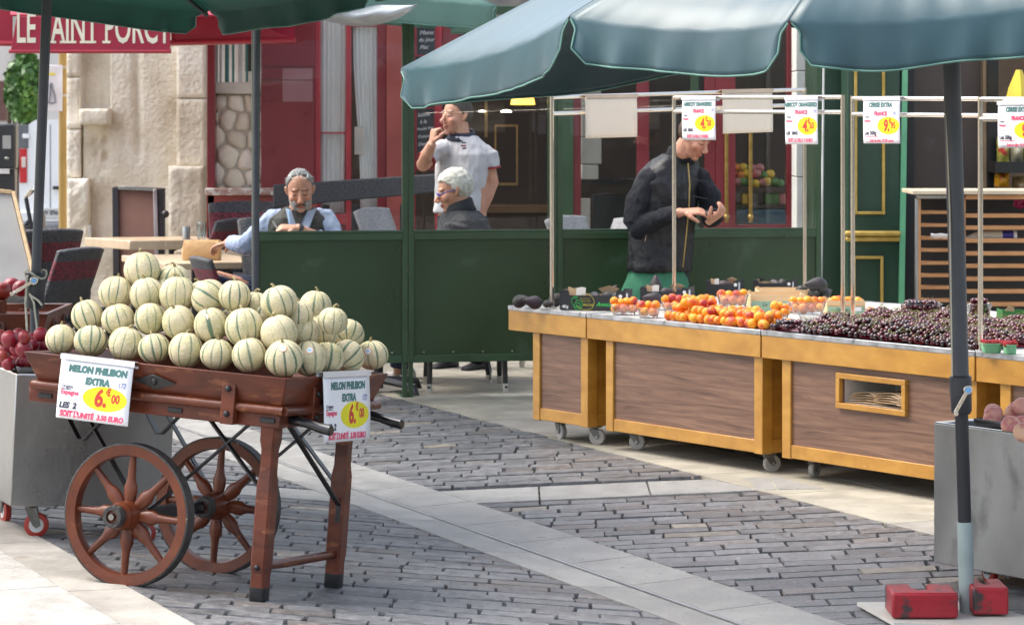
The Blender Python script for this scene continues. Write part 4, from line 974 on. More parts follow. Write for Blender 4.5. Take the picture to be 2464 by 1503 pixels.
for i,(k_,pos) in enumerate(spots):
    if i<215:
        o=cherry_dup(pos,'dark glossy cherry near the front edge of the loose heap'); n_ind+=1
    else: stuff.ell(pos,(CR*rn.uniform(.93,1.07),CR,CR*.97),10,7,Matrix.Rotation(rn.uniform(0,6),3,'X'))
    if rn.random()<.42:
        a=rn.uniform(0,6.28); L=rn.uniform(.02,.04); tip=pos+V((math.cos(a)*L,math.sin(a)*L,rn.uniform(.006,.022))); 
        sb.tube([pos+V((0,0,CR*.8)),lerp(pos,tip,.5)+V((0,0,.014)),tip],.0014,5)
# base under the heap
hb=MB(); rows=[[cp(1.97+1.40*i/30,.02+(.58 if i<6 else .82)*j/14,TOPZ+.002+heap_h(1.97+1.40*i/30,.02+(.58 if i<6 else .82)*j/14)*.8) for j in range(15)] for i in range(31)]
stuff.grid(rows)
def cherry_punnet(x0,x1,yb,h,label,depth=.12,z=TOPZ+.001,ind=0,lab2='',**k):
    pc=punnet(x0,x1,yb,h,label,z,depth=depth,**k); c,xv,yv,wd,dp=pc; global n_ind
    st=.023; nx=int(wd/st); ny=int(dp/st); zz=z+CR+.002; top=z+h+.018
    while zz<top:
        f=1 if zz<z+h-.01 else .8
        for i in range(nx):
            for j in range(ny):
                if zz<z+h-.02 and 0<i<nx-1 and 0<j<ny-1: continue
                p=c+xv*((i-(nx-1)/2)*st*f)+yv*((j-(ny-1)/2)*st*f)+V((rn.uniform(-.004,.004),rn.uniform(-.004,.004),rn.uniform(-.004,.004)+(zz-c.z)))
                if ind>0 and zz>z+h-.012 and n_ind<296: cherry_dup(p,lab2,'cherries in the clear punnets'); ind-=1; n_ind+=1
                else: stuff.ell(p,(CR,CR,CR*.97),10,7)
                if rn.random()<.08 and zz>z+h-.01: sb.tube([p,p+V((rn.uniform(-.01,.01),rn.uniform(-.01,.01),.035))],.001,5)
        zz+=.021
cherry_punnet(1862,1938,796,.032,'low clear punnet heaped with cherries at the left of the loose cherries',ind=26,lab2='cherry heaped in the low punnet left of the loose cherries')
cherry_punnet(2068,2130,786,.030,'black cherry punnet before the loose apricots at the back',ind=16,lab2='cherry in the black punnet at the back')
punnet(2184,2258,788,.035,'empty punnet base under the tall cherry punnet')
_yy=onz(2184,788,TOPZ).y
cherry_punnet(2174,2268,HY+(H-_z2)*F/_yy,.075,'tall clear cherry punnet left of the dark parasol pole',z=_z2,ind=18,lab2='cherry on top of the tall punnet by the pole')
punnet(2335,2380,782,.03,'empty punnet base right of the dark parasol pole')
_yy=onz(2335,782,TOPZ).y
cherry_punnet(2331,2388,HY+(H-_z2)*F/_yy,.065,'tall clear cherry punnet right of the dark parasol pole',z=_z2,depth=.1,ind=12,lab2='cherry on top of the punnet right of the pole')
cherry_punnet(2290,2348,836,.055,'half empty clear tray with few cherries behind the pole foot',depth=.1)
cherry_punnet(2412,2500,826,.05,'clear cherry tray behind the raspberries at the right edge',depth=.14)
rn2=random.Random(9)
for i in range(150):
    x=rn2.uniform(2340,2470); y=rn2.uniform(778,815); pos=onz(x,y,TOPZ+CR+.028*rn2.random()+.01); stuff.ell(pos,(CR,CR,CR),10,7)
cs=stuff.build('cherry_heap',CHE,sharp=180); tag(cs,'mass of dark cherries heaped on the counter behind its front row','cherries',kind='stuff')
sk=sb.build('stalks',CHSTEM,cs)
# raspberries
MINTP=M('mint green pulp punnet',(.20,.48,.26),(.17,.43,.23),rough=.7,scale=20,bump=.2)
def rasp_mesh():
    b=MB(); b.ell((0,0,0),(.010,.010,.012),10,8); 
    for i in range(26):
        z=1-2*(i+.5)/26; a=i*2.4; s=math.sqrt(1-z*z); b.ell((.0092*s*math.cos(a),.0092*s*math.sin(a),.0115*z),(.0035,.0035,.0035),6,4)
    return b
for x0,x1,yb,lb in ((2366,2414,850,'left mint pulp punnet of raspberries at the counter edge'),(2419,2449,853,'right mint pulp punnet of raspberries at the counter edge')):
    c,xv,yv,wd,dp=punnet(x0,x1,yb,.042,lb,depth=.085,mat=MINTP,name='raspberry_punnet',grp='mint pulp punnets of raspberries')
    for i in range(5):
        for j in range(4):
            p=c+xv*((i-2)*wd*.19)+yv*((j-1.5)*.019)+V((0,0,.040+rn.uniform(-.003,.007))); place('rasp',rasp_mesh,RAS,'raspberry','red raspberry in the '+lb.split(' of')[0],'raspberry','raspberries in the mint punnets',p)
for x,y,l in ((2378,818,'left'),(2428,819,'right')):
    k=MB(); p=onz(x,y+6,TOPZ+.002)+V((0,.03,.012)); k.lathe([(0,0),(.020,0),(.021,.001),(.02,.002),(0,.002)],20,frame4(p+V((0,0,.03)),V((1,0,0)),V((0,.25,.97)),V((0,-.97,.25)))); k.box(p+V((0,.004,-.012)),(.03,.004,.055))
    tag(k.build('yellow_tag',M('yellow round tag',(.78,.75,.03),rough=.5)),'round yellow tag sticking up behind the %s raspberry punnet'%l,'price tag','yellow tags by the raspberries')
# green carton with flags
gb=thing('green_carton','green carton with cut-out handle and small French flag sticker at the right edge','carton',onz(2412,790,TOPZ+.001)); o=V(gb.location); GC=M('green carton',(.045,.19,.045),(.035,.16,.035),rough=.6)
k=MB(); W=.20
k.prism([o,o+V((W,-.02,0)),o+V((W,-.02,.075)),o+V((.125,-.0125,.075)),o+V((.118,-.012,.06)),o+V((.06,-.006,.06)),o+V((.055,-.0055,.08)),o+V((0,0,.085))],(0,.004,0))
k.ob(o+V((0,.004,0)),(.004,0,0),(0,.16,0),(0,0,.085)); k.ob(o+V((0,.16,0)),(W,-.02,0),(0,.004,0),(0,0,.08)); k.build('carton',GC,gb)
k=MB(); k.prism([o+V((.02,.03,.05)),o+V((.06,.03,.05)),o+V((.062,.03,.098)),o+V((.035,.03,.105)),o+V((.018,.03,.085))],(0,.003,0)); k.build('carton_flap',CARD,gb); k=MB(); k.prism([o+V((.13,.05,.05)),o+V((.19,.05,.05)),o+V((.17,.05,.092)),o+V((.14,.05,.095))],(0,.003,0)); k.build('carton_flap',CARD,gb)
for i,m in enumerate((M('flag blue',(.03,.06,.4),rough=.5),WHITEPAPER,M('flag red',(.7,.03,.05),rough=.5))):
    k=MB(); k.ob(o+V((.078+i*.009,-.0095-i*.0009,.028)),(.009,-.0009,0),(0,-.0008,0),(0,0,.038)); k.build('flag_stripe',m,gb)
k=MB(); k.ob(o+V((.078,-.0095,.008)),(.027,-.0027,0),(0,-.0008,0),(0,0,.02)); k.build('white_label',WHITEPAPER,gb)
# ================================================================ stainless trolleys
REDPU=M('red caster tyre',(.42,.045,.03),(.33,.03,.02),rough=.45,scale=20); PALEHUB=M('pale caster hub',(.62,.62,.60),rough=.5)
def trolley(label,o,xv,yv,W,Dp,z0,z1,yaws,up=V((0,0,1))):
    o=V(o); root=thing('steel_trolley',label,'steel trolley',(o.x,o.y,z0),group='stainless steel trolleys'); th=.012; xv=(xv-up*xv.dot(up)).normalized(); yv=(yv-up*yv.dot(up)-xv*yv.dot(xv)).normalized(); o=o-up*z1
    b=MB(); hz=up*(z1-z0); q=o+up*z0
    b.ob(q,xv*W,yv*th,hz); b.ob(q+yv*(Dp-th),xv*W,yv*th,hz); b.ob(q+yv*th,xv*th,yv*(Dp-2*th),hz); b.ob(q+yv*th+xv*(W-th),xv*th,yv*(Dp-2*th),hz)
    b.build('body',STEEL,root,bevel=.003)
    b=MB(); b.ob(o+xv*th+yv*th+up*(z1-.035),xv*(W-2*th),yv*(Dp-2*th),up*.01); b.build('shelf',STEEL,root)
    b=MB(); r=.005
    L=[o+up*z1+xv*.006+yv*.006,o+up*z1+xv*(W-.006)+yv*.006,o+up*z1+xv*(W-.006)+yv*(Dp-.006),o+up*z1+xv*.006+yv*(Dp-.006)]
    for i in range(4): b.tube([L[i],L[(i+1)%4]],r,8)
    b.build('rolled_edge',CHROME,root)
    b=MB(); b.ob(o+xv*.02+yv*.02+up*(z0-.0),xv*(W-.04),yv*(Dp-.04),up*.008); b.build('floor_sheet',CASTG,root)
    for i,(fx,fy) in enumerate(((.16,.16),(.84,.16),(.16,.84),(.84,.84))):
        c=o+xv*W*fx+yv*Dp*fy+up*z0; caster(root,c,yaws[i],r=.047,hh=z0-gz(c.x,c.y)-.008,tyre=REDPU,core=PALEHUB)
    return root
_c=P(43,901,11.0); LX=V((.997,.07,0)); LY=V((-.54,.84,0)).normalized()
LBZ=_c.z; _zb=P(31,1217,11.0).z
LX=V((math.cos(R(22)),math.sin(R(22)),0)); LY=V((-math.sin(R(22)),math.cos(R(22)),0))
trolley('stainless trolley of nectarines on red casters behind the melon cart',P(40,901,11.0),LX,LY,.62,.62,_zb,LBZ,(.1,.3,2,1),up=(cn*.6+V((0,0,.4))).normalized())
_lb=P(40,901,11.0)
trolley('stainless trolley set obliquely at the left picture edge under nectarines',_lb+V((-.62,.47,0)),V((.78,-.62,0)).normalized(),V((.62,.78,0)).normalized()*1,.70,.06+.0,_zb,LBZ-.001,(.5,.3,2,1)) if False else None
def nec(x,y,r,label,z=None):
    k=MB()
    def mk():
        b=MB()
        def fn(d,q):
            a=math.atan2(d.y,d.x); return q*(1-.07*math.exp(-(a/.15)**2)*math.hypot(d.x,d.y)**.5-.12*math.exp(-(1-d.z)/.025))
        b.ell((0,0,0),(.034,.033,.033),22,14,fn=fn); return b
    pos=onz(x,y,z or LBZ+.03); return place('nec',mk,NEC,'nectarine',label,'nectarine','dark red nectarines on the steel trolley',pos,None,r*.2403/F*pos.y/.034)
NL=[(20,1108,70,0),(85,1135,72,0),(150,1115,75,0),(225,1125,76,0),(290,1120,70,0),(35,1055,68,.03),(105,1020,62,.035),(50,1000,72,.05),(165,985,72,.06),(240,985,92,.065),(340,1000,70,.02),(430,950,78,.05),(335,935,72,.06),(95,890,88,.10),(10,870,72,.10),(185,850,70,.09),(245,870,70,.11),(410,845,76,.10),(-40,940,75,.06),(330,880,60,.05),(-30,1030,70,.03),(280,1050,66,.02)]
for i,(x,y,r,dz) in enumerate(NL):
    nec(x*.2403,601.6+y*.2403,r,['nectarine in the front row on the trolley rim','nectarine with a green sticker on the middle of the pile','nectarine in the rear of the pile on the trolley'][0 if dz<.025 else 1 if i==9 else 2],LBZ+.032+dz)
k=MB(); rows=[]
a=onz(22*1,880,LBZ+.002); 
b_=V((_lb.x+.02,_lb.y+.03,LBZ-.02))
for w_,h_ in ((.0,0),(.012,.045)): rows.append([b_+V((-w_,-w_*.3,h_)),b_+LX*(.36+w_)+V((0,0,h_)),b_+LX*(.36+w_)+LY*.3+V((0,0,h_)),b_-LX*w_+LY*.3+V((0,0,h_))])
k.grid(rows,closed=True); k.add(rows[0],[(3,2,1,0)]); tag(k.build('fruit_tray',M('black plastic tray',(.015,.015,.016),rough=.35),solid=.003,sharp=30),'black plastic tray under the nectarines','tray')
# right trolley with flat peaches
_rb=P(2247,1017,10.75); RBZ=_rb.z
trolley('stainless trolley of flat peaches behind the right parasol pole',_rb,D2,P2,1.3,.62,P(2247,1352,10.75).z,RBZ,(1.9,.3,2,1))
def fpe_mesh():
    b=MB()
    def fn(d,q): return q*(1-.35*math.exp(-(1-abs(d.z))/.12)-.04*math.exp(-(math.atan2(d.y,d.x)/.2)**2))
    b.ell((0,0,0),(.037,.036,.024),22,14,fn=fn); return b
for i,(x,y,dz,rt,l) in enumerate([(800,1320,.0,(1.25,0,.3),'flat peach in front of the leaning stack nearest the pole'),(808,1285,.012,(1.2,0,.3),'second flat peach of the leaning stack nearest the pole'),(812,1255,.02,(1.15,0,.3),'third flat peach of the leaning stack nearest the pole'),
    (1010,1290,.01,(1.2,0,.1),'flat peach low in the stack at the right edge'),(1020,1260,.02,(1.15,0,.1),'flat peach in the middle of the stack at the right edge'),(1045,1230,.03,(1.1,0,.1),'flat peach high in the stack at the right edge'),(1105,1190,.05,(1.0,0,.1),'topmost flat peach at the right edge'),(1100,1375,.0,(1.3,0,-.1),'round flat peach standing beside the clear cup'),(1110,1450,0,(1.1,0,.1),'flat peach nearest the front rim at the right edge'),(985,1380,.0,(1.3,0,0),'flat peach inside the clear cup')]):
    px,py=2195.8+x*.2403,691.8+y*.2403; place('fpe',fpe_mesh,FPE,'flat_peach',l,'flat peach','flat peaches on the steel trolley',onz(px,py,RBZ+.02+dz),rt,1.0)
punnet(2418,2452,1037,.045,'small clear cup with one flat peach',z=RBZ-.02,depth=.07)
k=MB(); a=onz(2352,1029,RBZ-.012); 
rows=[[a+D2*(x_+s*w_)+P2*(y_+t*w_)+V((0,0,h_)) for x_,y_,s,t in ((0,0,-1,-1),(.42,0,1,-1),(.42,.3,1,1),(0,.3,-1,1))] for w_,h_ in ((0,0),(.01,.035))]
k.grid(rows,closed=True); k.add(rows[0],[(3,2,1,0)]); tag(k.build('fruit_tray',MATS['black plastic tray'],solid=.003,sharp=30),'black plastic tray under the flat peaches','tray')
# second wooden hand cart in the back left (copy of the first)
c2=dup(cart,label='second wooden hand cart in the back left, carrying net wrapped peaches',loc=(-2.205,13.35,.02),rot=(0,0,0))
tag(cart,None,None,'wooden hand carts'); tag(c2,None,None,'wooden hand carts')
NETM=M('white foam net',(.75,.72,.68),rough=.7)
def net_fruit(x,y,label):
    pos=onz(x,y,.86); b=MB()
    b.ell((0,0,0),(.045,.045,.042),20,12); o=b.build('wrapped_peach',NEC,sharp=180); o.location=pos
    n=MB(); nn=14
    for s_ in (1,-1):
        for k_ in range(nn):
            pts=[]
            for i in range(9):
                th=PI*(.30+.55*i/8); ph=2*PI*k_/nn+s_*i*.22; rr=.0475; pts.append((rr*math.sin(th)*math.cos(ph),rr*math.sin(th)*math.sin(ph),rr*math.cos(th)*.95))
            n.tube(pts,.0016,4,cap=False)
    n.build('foam_net',NETM,o); tag(o,label,'peach','net wrapped peaches on the back cart')
for x,y,l in ((28,688,'net wrapped peach nearest the crank of the left pole'),(52,694,'net wrapped peach half behind the left pole crank'),(5,700,'net wrapped peach at the left picture edge')): net_fruit(x,y,l)
# ================================================================ parasols
def cloth(name,c1,c2,rough,transl,tcol,spec=.5,coat=0):
    m=M(name,c1,c2,rough=rough,scale=2.2,bump=.12,bscale=5,spec=spec,coat=coat,bd=.03); n=m.node_tree.nodes; l=m.node_tree.links
    if transl:
        tr=n.new('ShaderNodeBsdfTranslucent'); tr.inputs[0].default_value=(*tcol,1); mx=n.new('ShaderNodeMixShader'); mx.inputs[0].default_value=transl
        l.new(n['Principled BSDF'].outputs[0],mx.inputs[1]); l.new(tr.outputs[0],mx.inputs[2]); l.new(mx.outputs[0],n['Material Output'].inputs[0])
    return m
PIPE=M('pale green piping',(.14,.29,.24),rough=.6)
POLE=M('dark grey parasol tube',(.062,.068,.078),(.05,.055,.064),rough=.38,scale=10)
RIB=M('dark parasol rib',(.03,.033,.038),rough=.4)
def canopy(root,K,ring,val,mat,sag=.05,dip=.02,gap=.035,only=None,wr=.012,seed=1,vmat=None,bulge=.05):
    rn=random.Random(seed); K=V(K); N=26; J=12; n=len(ring)
    b=MB(); pp=MB(); ctr=V((K.x,K.y,0))
    vs_=MB()
    for s in range(n):
        A=V(ring[s]); B=V(ring[(s+1)%n]); rows=[]; L=(B-A).length
        mid=(A+B)/2; out=V((mid.x-ctr.x,mid.y-ctr.y,0)).normalized(); f1,f2,f3=rn.uniform(2,4),rn.uniform(5,8),rn.uniform(0,6)
        def eave(i):
            t=i/N; e=A.lerp(B,t); return e+V((0,0,-dip*4*t*(1-t)))-out*.04*4*t*(1-t)
        for j in range(J+1):
            u=j/J; row=[]
            for i in range(N+1):
                t=i/N; p=K.lerp(eave(i),u); w_=4*t*(1-t)
                wrk=wr*math.sin(f2*t*6+f3)*math.sin(u*3+t*f1)*u*u*w_*.4
                pull=-.006*math.sin(t*60)*(abs(2*t-1)**3)*u**3
                row.append(p+V((0,0,-sag*w_*math.sin(u*PI)*.9+bulge*w_*smooth((u-.62)/.3)*(1-u)*2.2+wrk+pull)))
            rows.append(row)
        # rounded fold into the valance, narrowing away from the ribs
        VR=9
        for k in range(1,VR+1):
            v=k/VR; g=gap*smooth(min(1,v*2.2)); row=[]
            for i in range(N+1):
                t=i/N; tt=g+(1-2*g)*t; e=A.lerp(B,tt); w_=4*tt*(1-tt)
                e=e+V((0,0,-dip*w_))-out*.04*w_
                ed=min(t,1-t); rnd=1-.32*(max(0,1-ed/.05))**2
                rip=.012*math.sin(t*f2*5+f3)*v+.010*math.sin(t*31+f1)*v*v
                hem=1+.05*math.sin(t*f1*3+f3)
                row.append(e+out*(.014*math.sin(v*PI*.5)+rip+.004*v*math.sin(t*97+f2*9))+V((0,0,-val*(v*rnd*hem))))
            rows.append(row)
        b.grid(rows)
        edge=[r[0] for r in rows[J+1:]]+rows[-1][1:-1]+[r[-1] for r in rows[J+1:]][::-1]
        pp.tube(edge,.0036,5,cap=False)
    c=b.build('canopy',mat,root,sharp=180,solid=.0025,merge=True)
    pp.build('piping',PIPE,c,sharp=180)
    for s in range(n):
        A=V(ring[s]); r=MB(); d=(K-A)
        r.tube([A+V((0,0,-.035))+d*.02,K+V((0,0,-.10))],.011,8); r.build('rib',RIB,root)
    return c
def crank(root,c,size,face,lever_end,up):
    """housing with a chrome folding crank, centred on point c on the pole"""
    c=V(c); h=MB(); up=V(up); s=size
    x=up.cross(V((0,1,0))).normalized(); y=up.cross(x)
    W=frame4(c,x,y,up)
    h.lathe([(.036*s,.075*s),(.044*s,.068*s),(.044*s,.0),(.0425*s,-.001),(.041*s,-.065*s),(.034*s,-.078*s)],20,W)
    hs=h.build('crank_housing',M('dark crank housing',(.035,.037,.042),rough=.42),root,sharp=40)
    f=c+V(face); k=MB(); e=V(lever_end); ny=V((0,-1,0))
    k.lathe([(.0,-.0),(.0175*s,0),(.0185*s,.004),(.0185*s,.02)],20,frame4(f+ny*.022,V((1,0,0)),V((0,0,1)),-ny),cap=False)
    k.strap([f+ny*.014,e+ny*.014],(V((e-f)).cross(ny)).normalized()*.015*s,.009)
    k.tube([e+ny*.012,e+ny*.05*s],.009*s,10)
    k.build('crank_handle',CHROME,root,bevel=.001)
    q=MB(); q.lathe([(0,0),(.012*s,0),(.012*s,.001)],18,frame4(f+ny*.0235,V((1,0,0)),V((0,0,1)),ny)); q.build('crank_badge',M('blue badge',(.20,.45,.75),rough=.3),root)
CANR=cloth('teal parasol canvas',(.014,.066,.082),(.011,.054,.068),.5,.0,(.05,.14,.12),spec=.5,coat=.5)
_p=CANR.node_tree.nodes['Principled BSDF']; _p.inputs['Coat Roughness'].default_value=.38; _p.inputs['Sheen Weight'].default_value=.25; _p.inputs['Sheen Roughness'].default_value=.35; _p.inputs['Sheen Tint'].default_value=(.8,.9,1,1)
CANL=cloth('dark green parasol canvas',(.028,.070,.060),(.022,.058,.050),.62,.36,(.14,.33,.27))
CANP=cloth('pale green parasol canvas',(.20,.33,.28),(.17,.29,.245),.6,.42,(.42,.62,.54))
# right parasol
rp=thing('parasol','teal market parasol with dark pole, chrome crank and red base weights at right','parasol',G(2328,1482))
RK=P(2270,-520,10.1); pb=G(2328,1482)
RR=[P(965,165,10.9),P(1372,37,9.7),P(1900,47,9.15),P(2640,-20,9.0),P(3000,-60,9.9),P(2800,0,11.4),P(1900,32,11.8)]
canopy(rp,RK,RR,.150,CANR,sag=.03,dip=.035,seed=4,bulge=.05)
def onpole(y): 
    t=(y-1482)/(130-1482); x=2328+(2288-2328)*t; return P(x,y,pb.y+(RK.y-pb.y)*0)
k=MB(); a,b2=onpole(1482),onpole(1255); k.tube([a,b2],.0365*.58+.006,18); k.tube([a,a+V((0,0,.012))],.055,18); k.build('socket_tube',M('pale grey green socket tube',(.34,.42,.40),(.27,.34,.32),rough=.45,scale=7,c3=(.22,.13,.07),s3=10,p3=.66),rp,sharp=40)
k=MB(); k.tube([onpole(1262),onpole(985)],.0235,18); k.build('lower_pole',M('black parasol tube',(.018,.02,.024),rough=.35),rp,sharp=40)
k=MB(); k.tube([onpole(910),RK+V((0,0,.02))],[.030,.032],18); k.build('pole',POLE,rp,sharp=40)
crank(rp,onpole(948),.88,(.016,-.036,.02),onpole(990)+V((-.03,-.036,.0)),(onpole(130)-onpole(1482)).normalized())
k=MB(); tp_=P(2272,150,10.1); k.tube([tp_,P(2285,500,10.08),P(2291,905,10.06)],.0028,6); k.build('hoist_cord',M('pale cord',(.55,.5,.38),rough=.8),rp)
k=MB(); q=[onz(2062,1466,pb.z-.0),]
p0=G(2062,1467); 
pl=[p0,G(2150,1520),p0+V((.95,-.62,0)),p0+V((1.0,.05,0))]
pl=[V((v.x,v.y,pb.z+.004)) for v in pl]
k.prism(pl,(0,0,.012)); k.build('base_plate',M('pale base plate',(.60,.58,.52),rough=.6,c3=(.4,.37,.3),s3=6,p3=.62),rp)
REDM=M('chipped red paint iron',(.36,.012,.022),(.27,.010,.018),rough=.38,scale=8,c3=(.045,.03,.028),s3=9,p3=.585,bump=.15,bscale=20)
def weight(x0,x1,ytop,ybot,Y,label):
    a=P(x0,ybot,Y); b=P(x1,ybot,Y); W=(b-a).length; xv=(b-a).normalized(); h=(ybot-ytop)/F*Y*.93; up=V((0,0,1)); yv=V((0,1,0)); dp=.20; k=MB()
    # block with a U slot open to the back
    o=a; c=[(0,0),(W,0),(W,dp),(W*.63,dp),(W*.63,dp*.55),(W*.55,dp*.38),(W*.45,dp*.38),(W*.37,dp*.55),(W*.37,dp),(0,dp)]
    k.prism([o+xv*x_+yv*y_ for x_,y_ in c],up*h)
    o=k.build('base_weight',REDM,None,bevel=.008); 
    return tag(o,label,'base weight','red iron weights on the parasol base')
weight(2147,2306,1421,1487,9.95,'chipped red iron weight left of the right parasol pole')
weight(2342,2427,1408,1478,10.0,'red iron weight right of the right parasol pole')
# left parasol
lp0=P(80,820,12.6); lp0=V((lp0.x,lp0.y,gz(lp0.x,lp0.y))); lk=P(128,-330,12.6)
lp=thing('parasol','dark green market parasol at left seen from below, crank tied with rope','parasol',lp0)
LR=[P(-170,-72,14.2),P(504,26,14.3),P(905,-50,13.3),V((-.33,12.1,2.45)),V((-1.2,11.05,2.45)),V((-2.5,10.9,2.35)),V((-3.5,11.8,2.25)),V((-3.75,13.1,2.16))]
canopy(lp,lk,LR,.115,CANL,sag=.05,dip=.03,seed=8,gap=.05)
def lpole(y): t=(y-820)/(0-820); return P(80+(113-80)*t,y,12.6)
k=MB(); k.tube([V((lp0.x,lp0.y,gz(lp0.x,lp0.y))),lpole(740)],.020,16); k.tube([lpole(745),lpole(0),lk],[.0215,.0225,.0225],16); k.build('pole',POLE,lp,sharp=40)
crank(lp,lpole(698),1.0,(.005,-.045,.045),lpole(698)+V((-.085,-.045,-.01)),V((.04,0,1)).normalized())
k=MB(); q=lpole(660); 
k.tube([q+V((.046*math.cos(a),.046*math.sin(a),.018*math.sin(a*2))) for a in [i*.45 for i in range(15)]],.005,6)
k.tube([q+V((-.03,-.045,.0)),q+V((-.036,-.055,-.12)),q+V((-.03,-.05,-.24)),q+V((-.012,-.05,-.32))],.005,6)
k.tube([q+V((-.02,-.047,-.08)),q+V((.0,-.053,-.12)),q+V((.012,-.052,-.22)),q+V((.02,-.05,-.30))],.005,6)
k.tube([q+V((-.02,-.047,-.085)),q+V((.02,-.055,-.11)),q+V((.034,-.05,-.13))],.005,6)
tag(k.build('rope',M('cream rope',(.62,.58,.46),(.4,.38,.3),rough=.85,scale=60,bump=.4)),'cream rope knotted round the crank of the left pole','rope')
# third parasol, pale green, behind
tk=V((-1.47,16.75,2.95)); tb=P(613,700,16.75); tb.z=gz(tb.x,tb.y)
tp=thing('parasol','pale green parasol behind the dark one, its slim pole before the screens','parasol',tb)
TR=[P(1195,14,15.9),P(640,-78,14.9),V((-2.0,15.4,2.52)),V((-2.35,16.9,2.58)),V((-1.7,18.0,2.52)),V((-.4,17.6,2.36))]
canopy(tp,tk,TR,.135,CANP,sag=.05,dip=.03,seed=12,gap=.02)
k=MB(); k.tube([tb,P(618,65,16.75),tk],.021,14); k.build('pole',POLE,tp,sharp=40)
for r_ in (rp,lp,tp): r_['group']='market parasols'
# clear plastic roll hanging below the pale parasol
k=MB(); rows=[]
for j in range(9):
    v=j/8; row=[]
    for i in range(25):
        t=i/24; x=lerp(716,1005,t); hgt=52*math.sin(PI*min(1,max(0,t)))**.7
        row.append(P(x,12+hgt*v+1.5*math.sin(t*9+j),15.4-.16*math.sin(v*PI)*math.sin(t*PI)+.012*math.sin(i*.9+j*1.3)))
    rows.append(row)
k.grid(rows)
rows2=[[p+V((0,.22,.01)) for i,p in enumerate(r)] for r in rows]; k.grid(rows2)
PLM=glass('cloudy clear plastic',(.80,.82,.82),.10,.12); _n=PLM.node_tree.nodes; _l=PLM.node_tree.links; _d=_n.new('ShaderNodeBsdfDiffuse'); _d.inputs[0].default_value=(.75,.77,.77,1); _m=_n.new('ShaderNodeMixShader'); _m.inputs[0].default_value=.38; _o=_n['Material Output'].inputs[0].links[0].from_socket; _l.new(_o,_m.inputs[1]); _l.new(_d.outputs[0],_m.inputs[2]); _l.new(_m.outputs[0],_n['Material Output'].inputs[0])
tag(k.build('plastic_sheet',PLM,solid=.002,sharp=180),'cloudy clear plastic sheet sagging under the pale parasol','plastic sheet')
# ================================================================ terrace screens
GRP=M('dark green frame paint',(.034,.080,.034),(.026,.062,.027),rough=.35,scale=4,coat=.2,rvar=.08); GRD=M('dark green panel paint',(.030,.064,.024),(.022,.048,.018),rough=.36,scale=1.6,bump=.04,bscale=6,rvar=.1,c3=(.05,.085,.045),s3=3.2,p3=.64)
def screen(label,a,b,zt=2.35,mull=(),feet=(True,True)):
    a=V(a); b=V(b); a.z=b.z=0; xv=(b-a); W=xv.length; xv.normalize(); yv=V((-xv.y,xv.x,0)); up=V((0,0,1)); root=thing('terrace_screen',label,'terrace screen',a,group='green glazed terrace screens'); t=.034
    def bx(name,m,x0,x1,z0,z1,d=t,off=0,bv=.003,par=None):
        k=MB(); k.ob(a+xv*x0+yv*(off-d/2)+up*z0,xv*(x1-x0),yv*d,up*(z1-z0)); return k.build(name,m,par or root,bevel=bv)
    zb=.215
    bx('post',GRP,0,t,zb,zt); bx('post',GRP,W-t,W,zb,zt)
    bx('bottom_rail',GRP,t,W-t,zb,zb+.045); bx('middle_rail',GRP,t,W-t,.948,.990); bx('glazing_bead',GRP,t,W-t,.990,1.006,.03); bx('top_rail',GRP,t,W-t,zt-.05,zt)
    bx('lower_panel',GRD,t,W-t,zb+.045,.948,.016,.004,0)
    bx('pane',PANE,t,W-t,1.006,zt-.05,.006,0,0)
    for i in range(5):
        k=MB(); k.ell(a+xv*(t+.06+(W-2*t-.12)*i/4)+yv*(-.006)+up*(zb+.06),(.006,.005,.006),8,6); k.build('screw',STEEL,root)
    for f,x in zip(feet,(.0,W-t)):
        if f: k=MB(); k.ob(a+xv*(x+.004)+yv*.0,xv*.026,yv*.026,up*zb); k.ob(a+xv*x+yv*.03,xv*.034,yv*.28,up*.02); k.build('foot',GRP,root)
    return root
sA=P(606,600,17.25); sB=P(982,600,17.42); sC=P(1340,600,17.58); sD=P(1975,600,17.86)
_=(sB-sA); screen('green glazed terrace screen at left, in front of the bearded man',sA,sB-_.normalized()*.003)
_=(sC-sB); screen('green glazed terrace screen in the middle, in front of the white haired man',sB,sC-_.normalized()*.003)
screen('wide green glazed terrace screen behind the vendor',sC,sD)
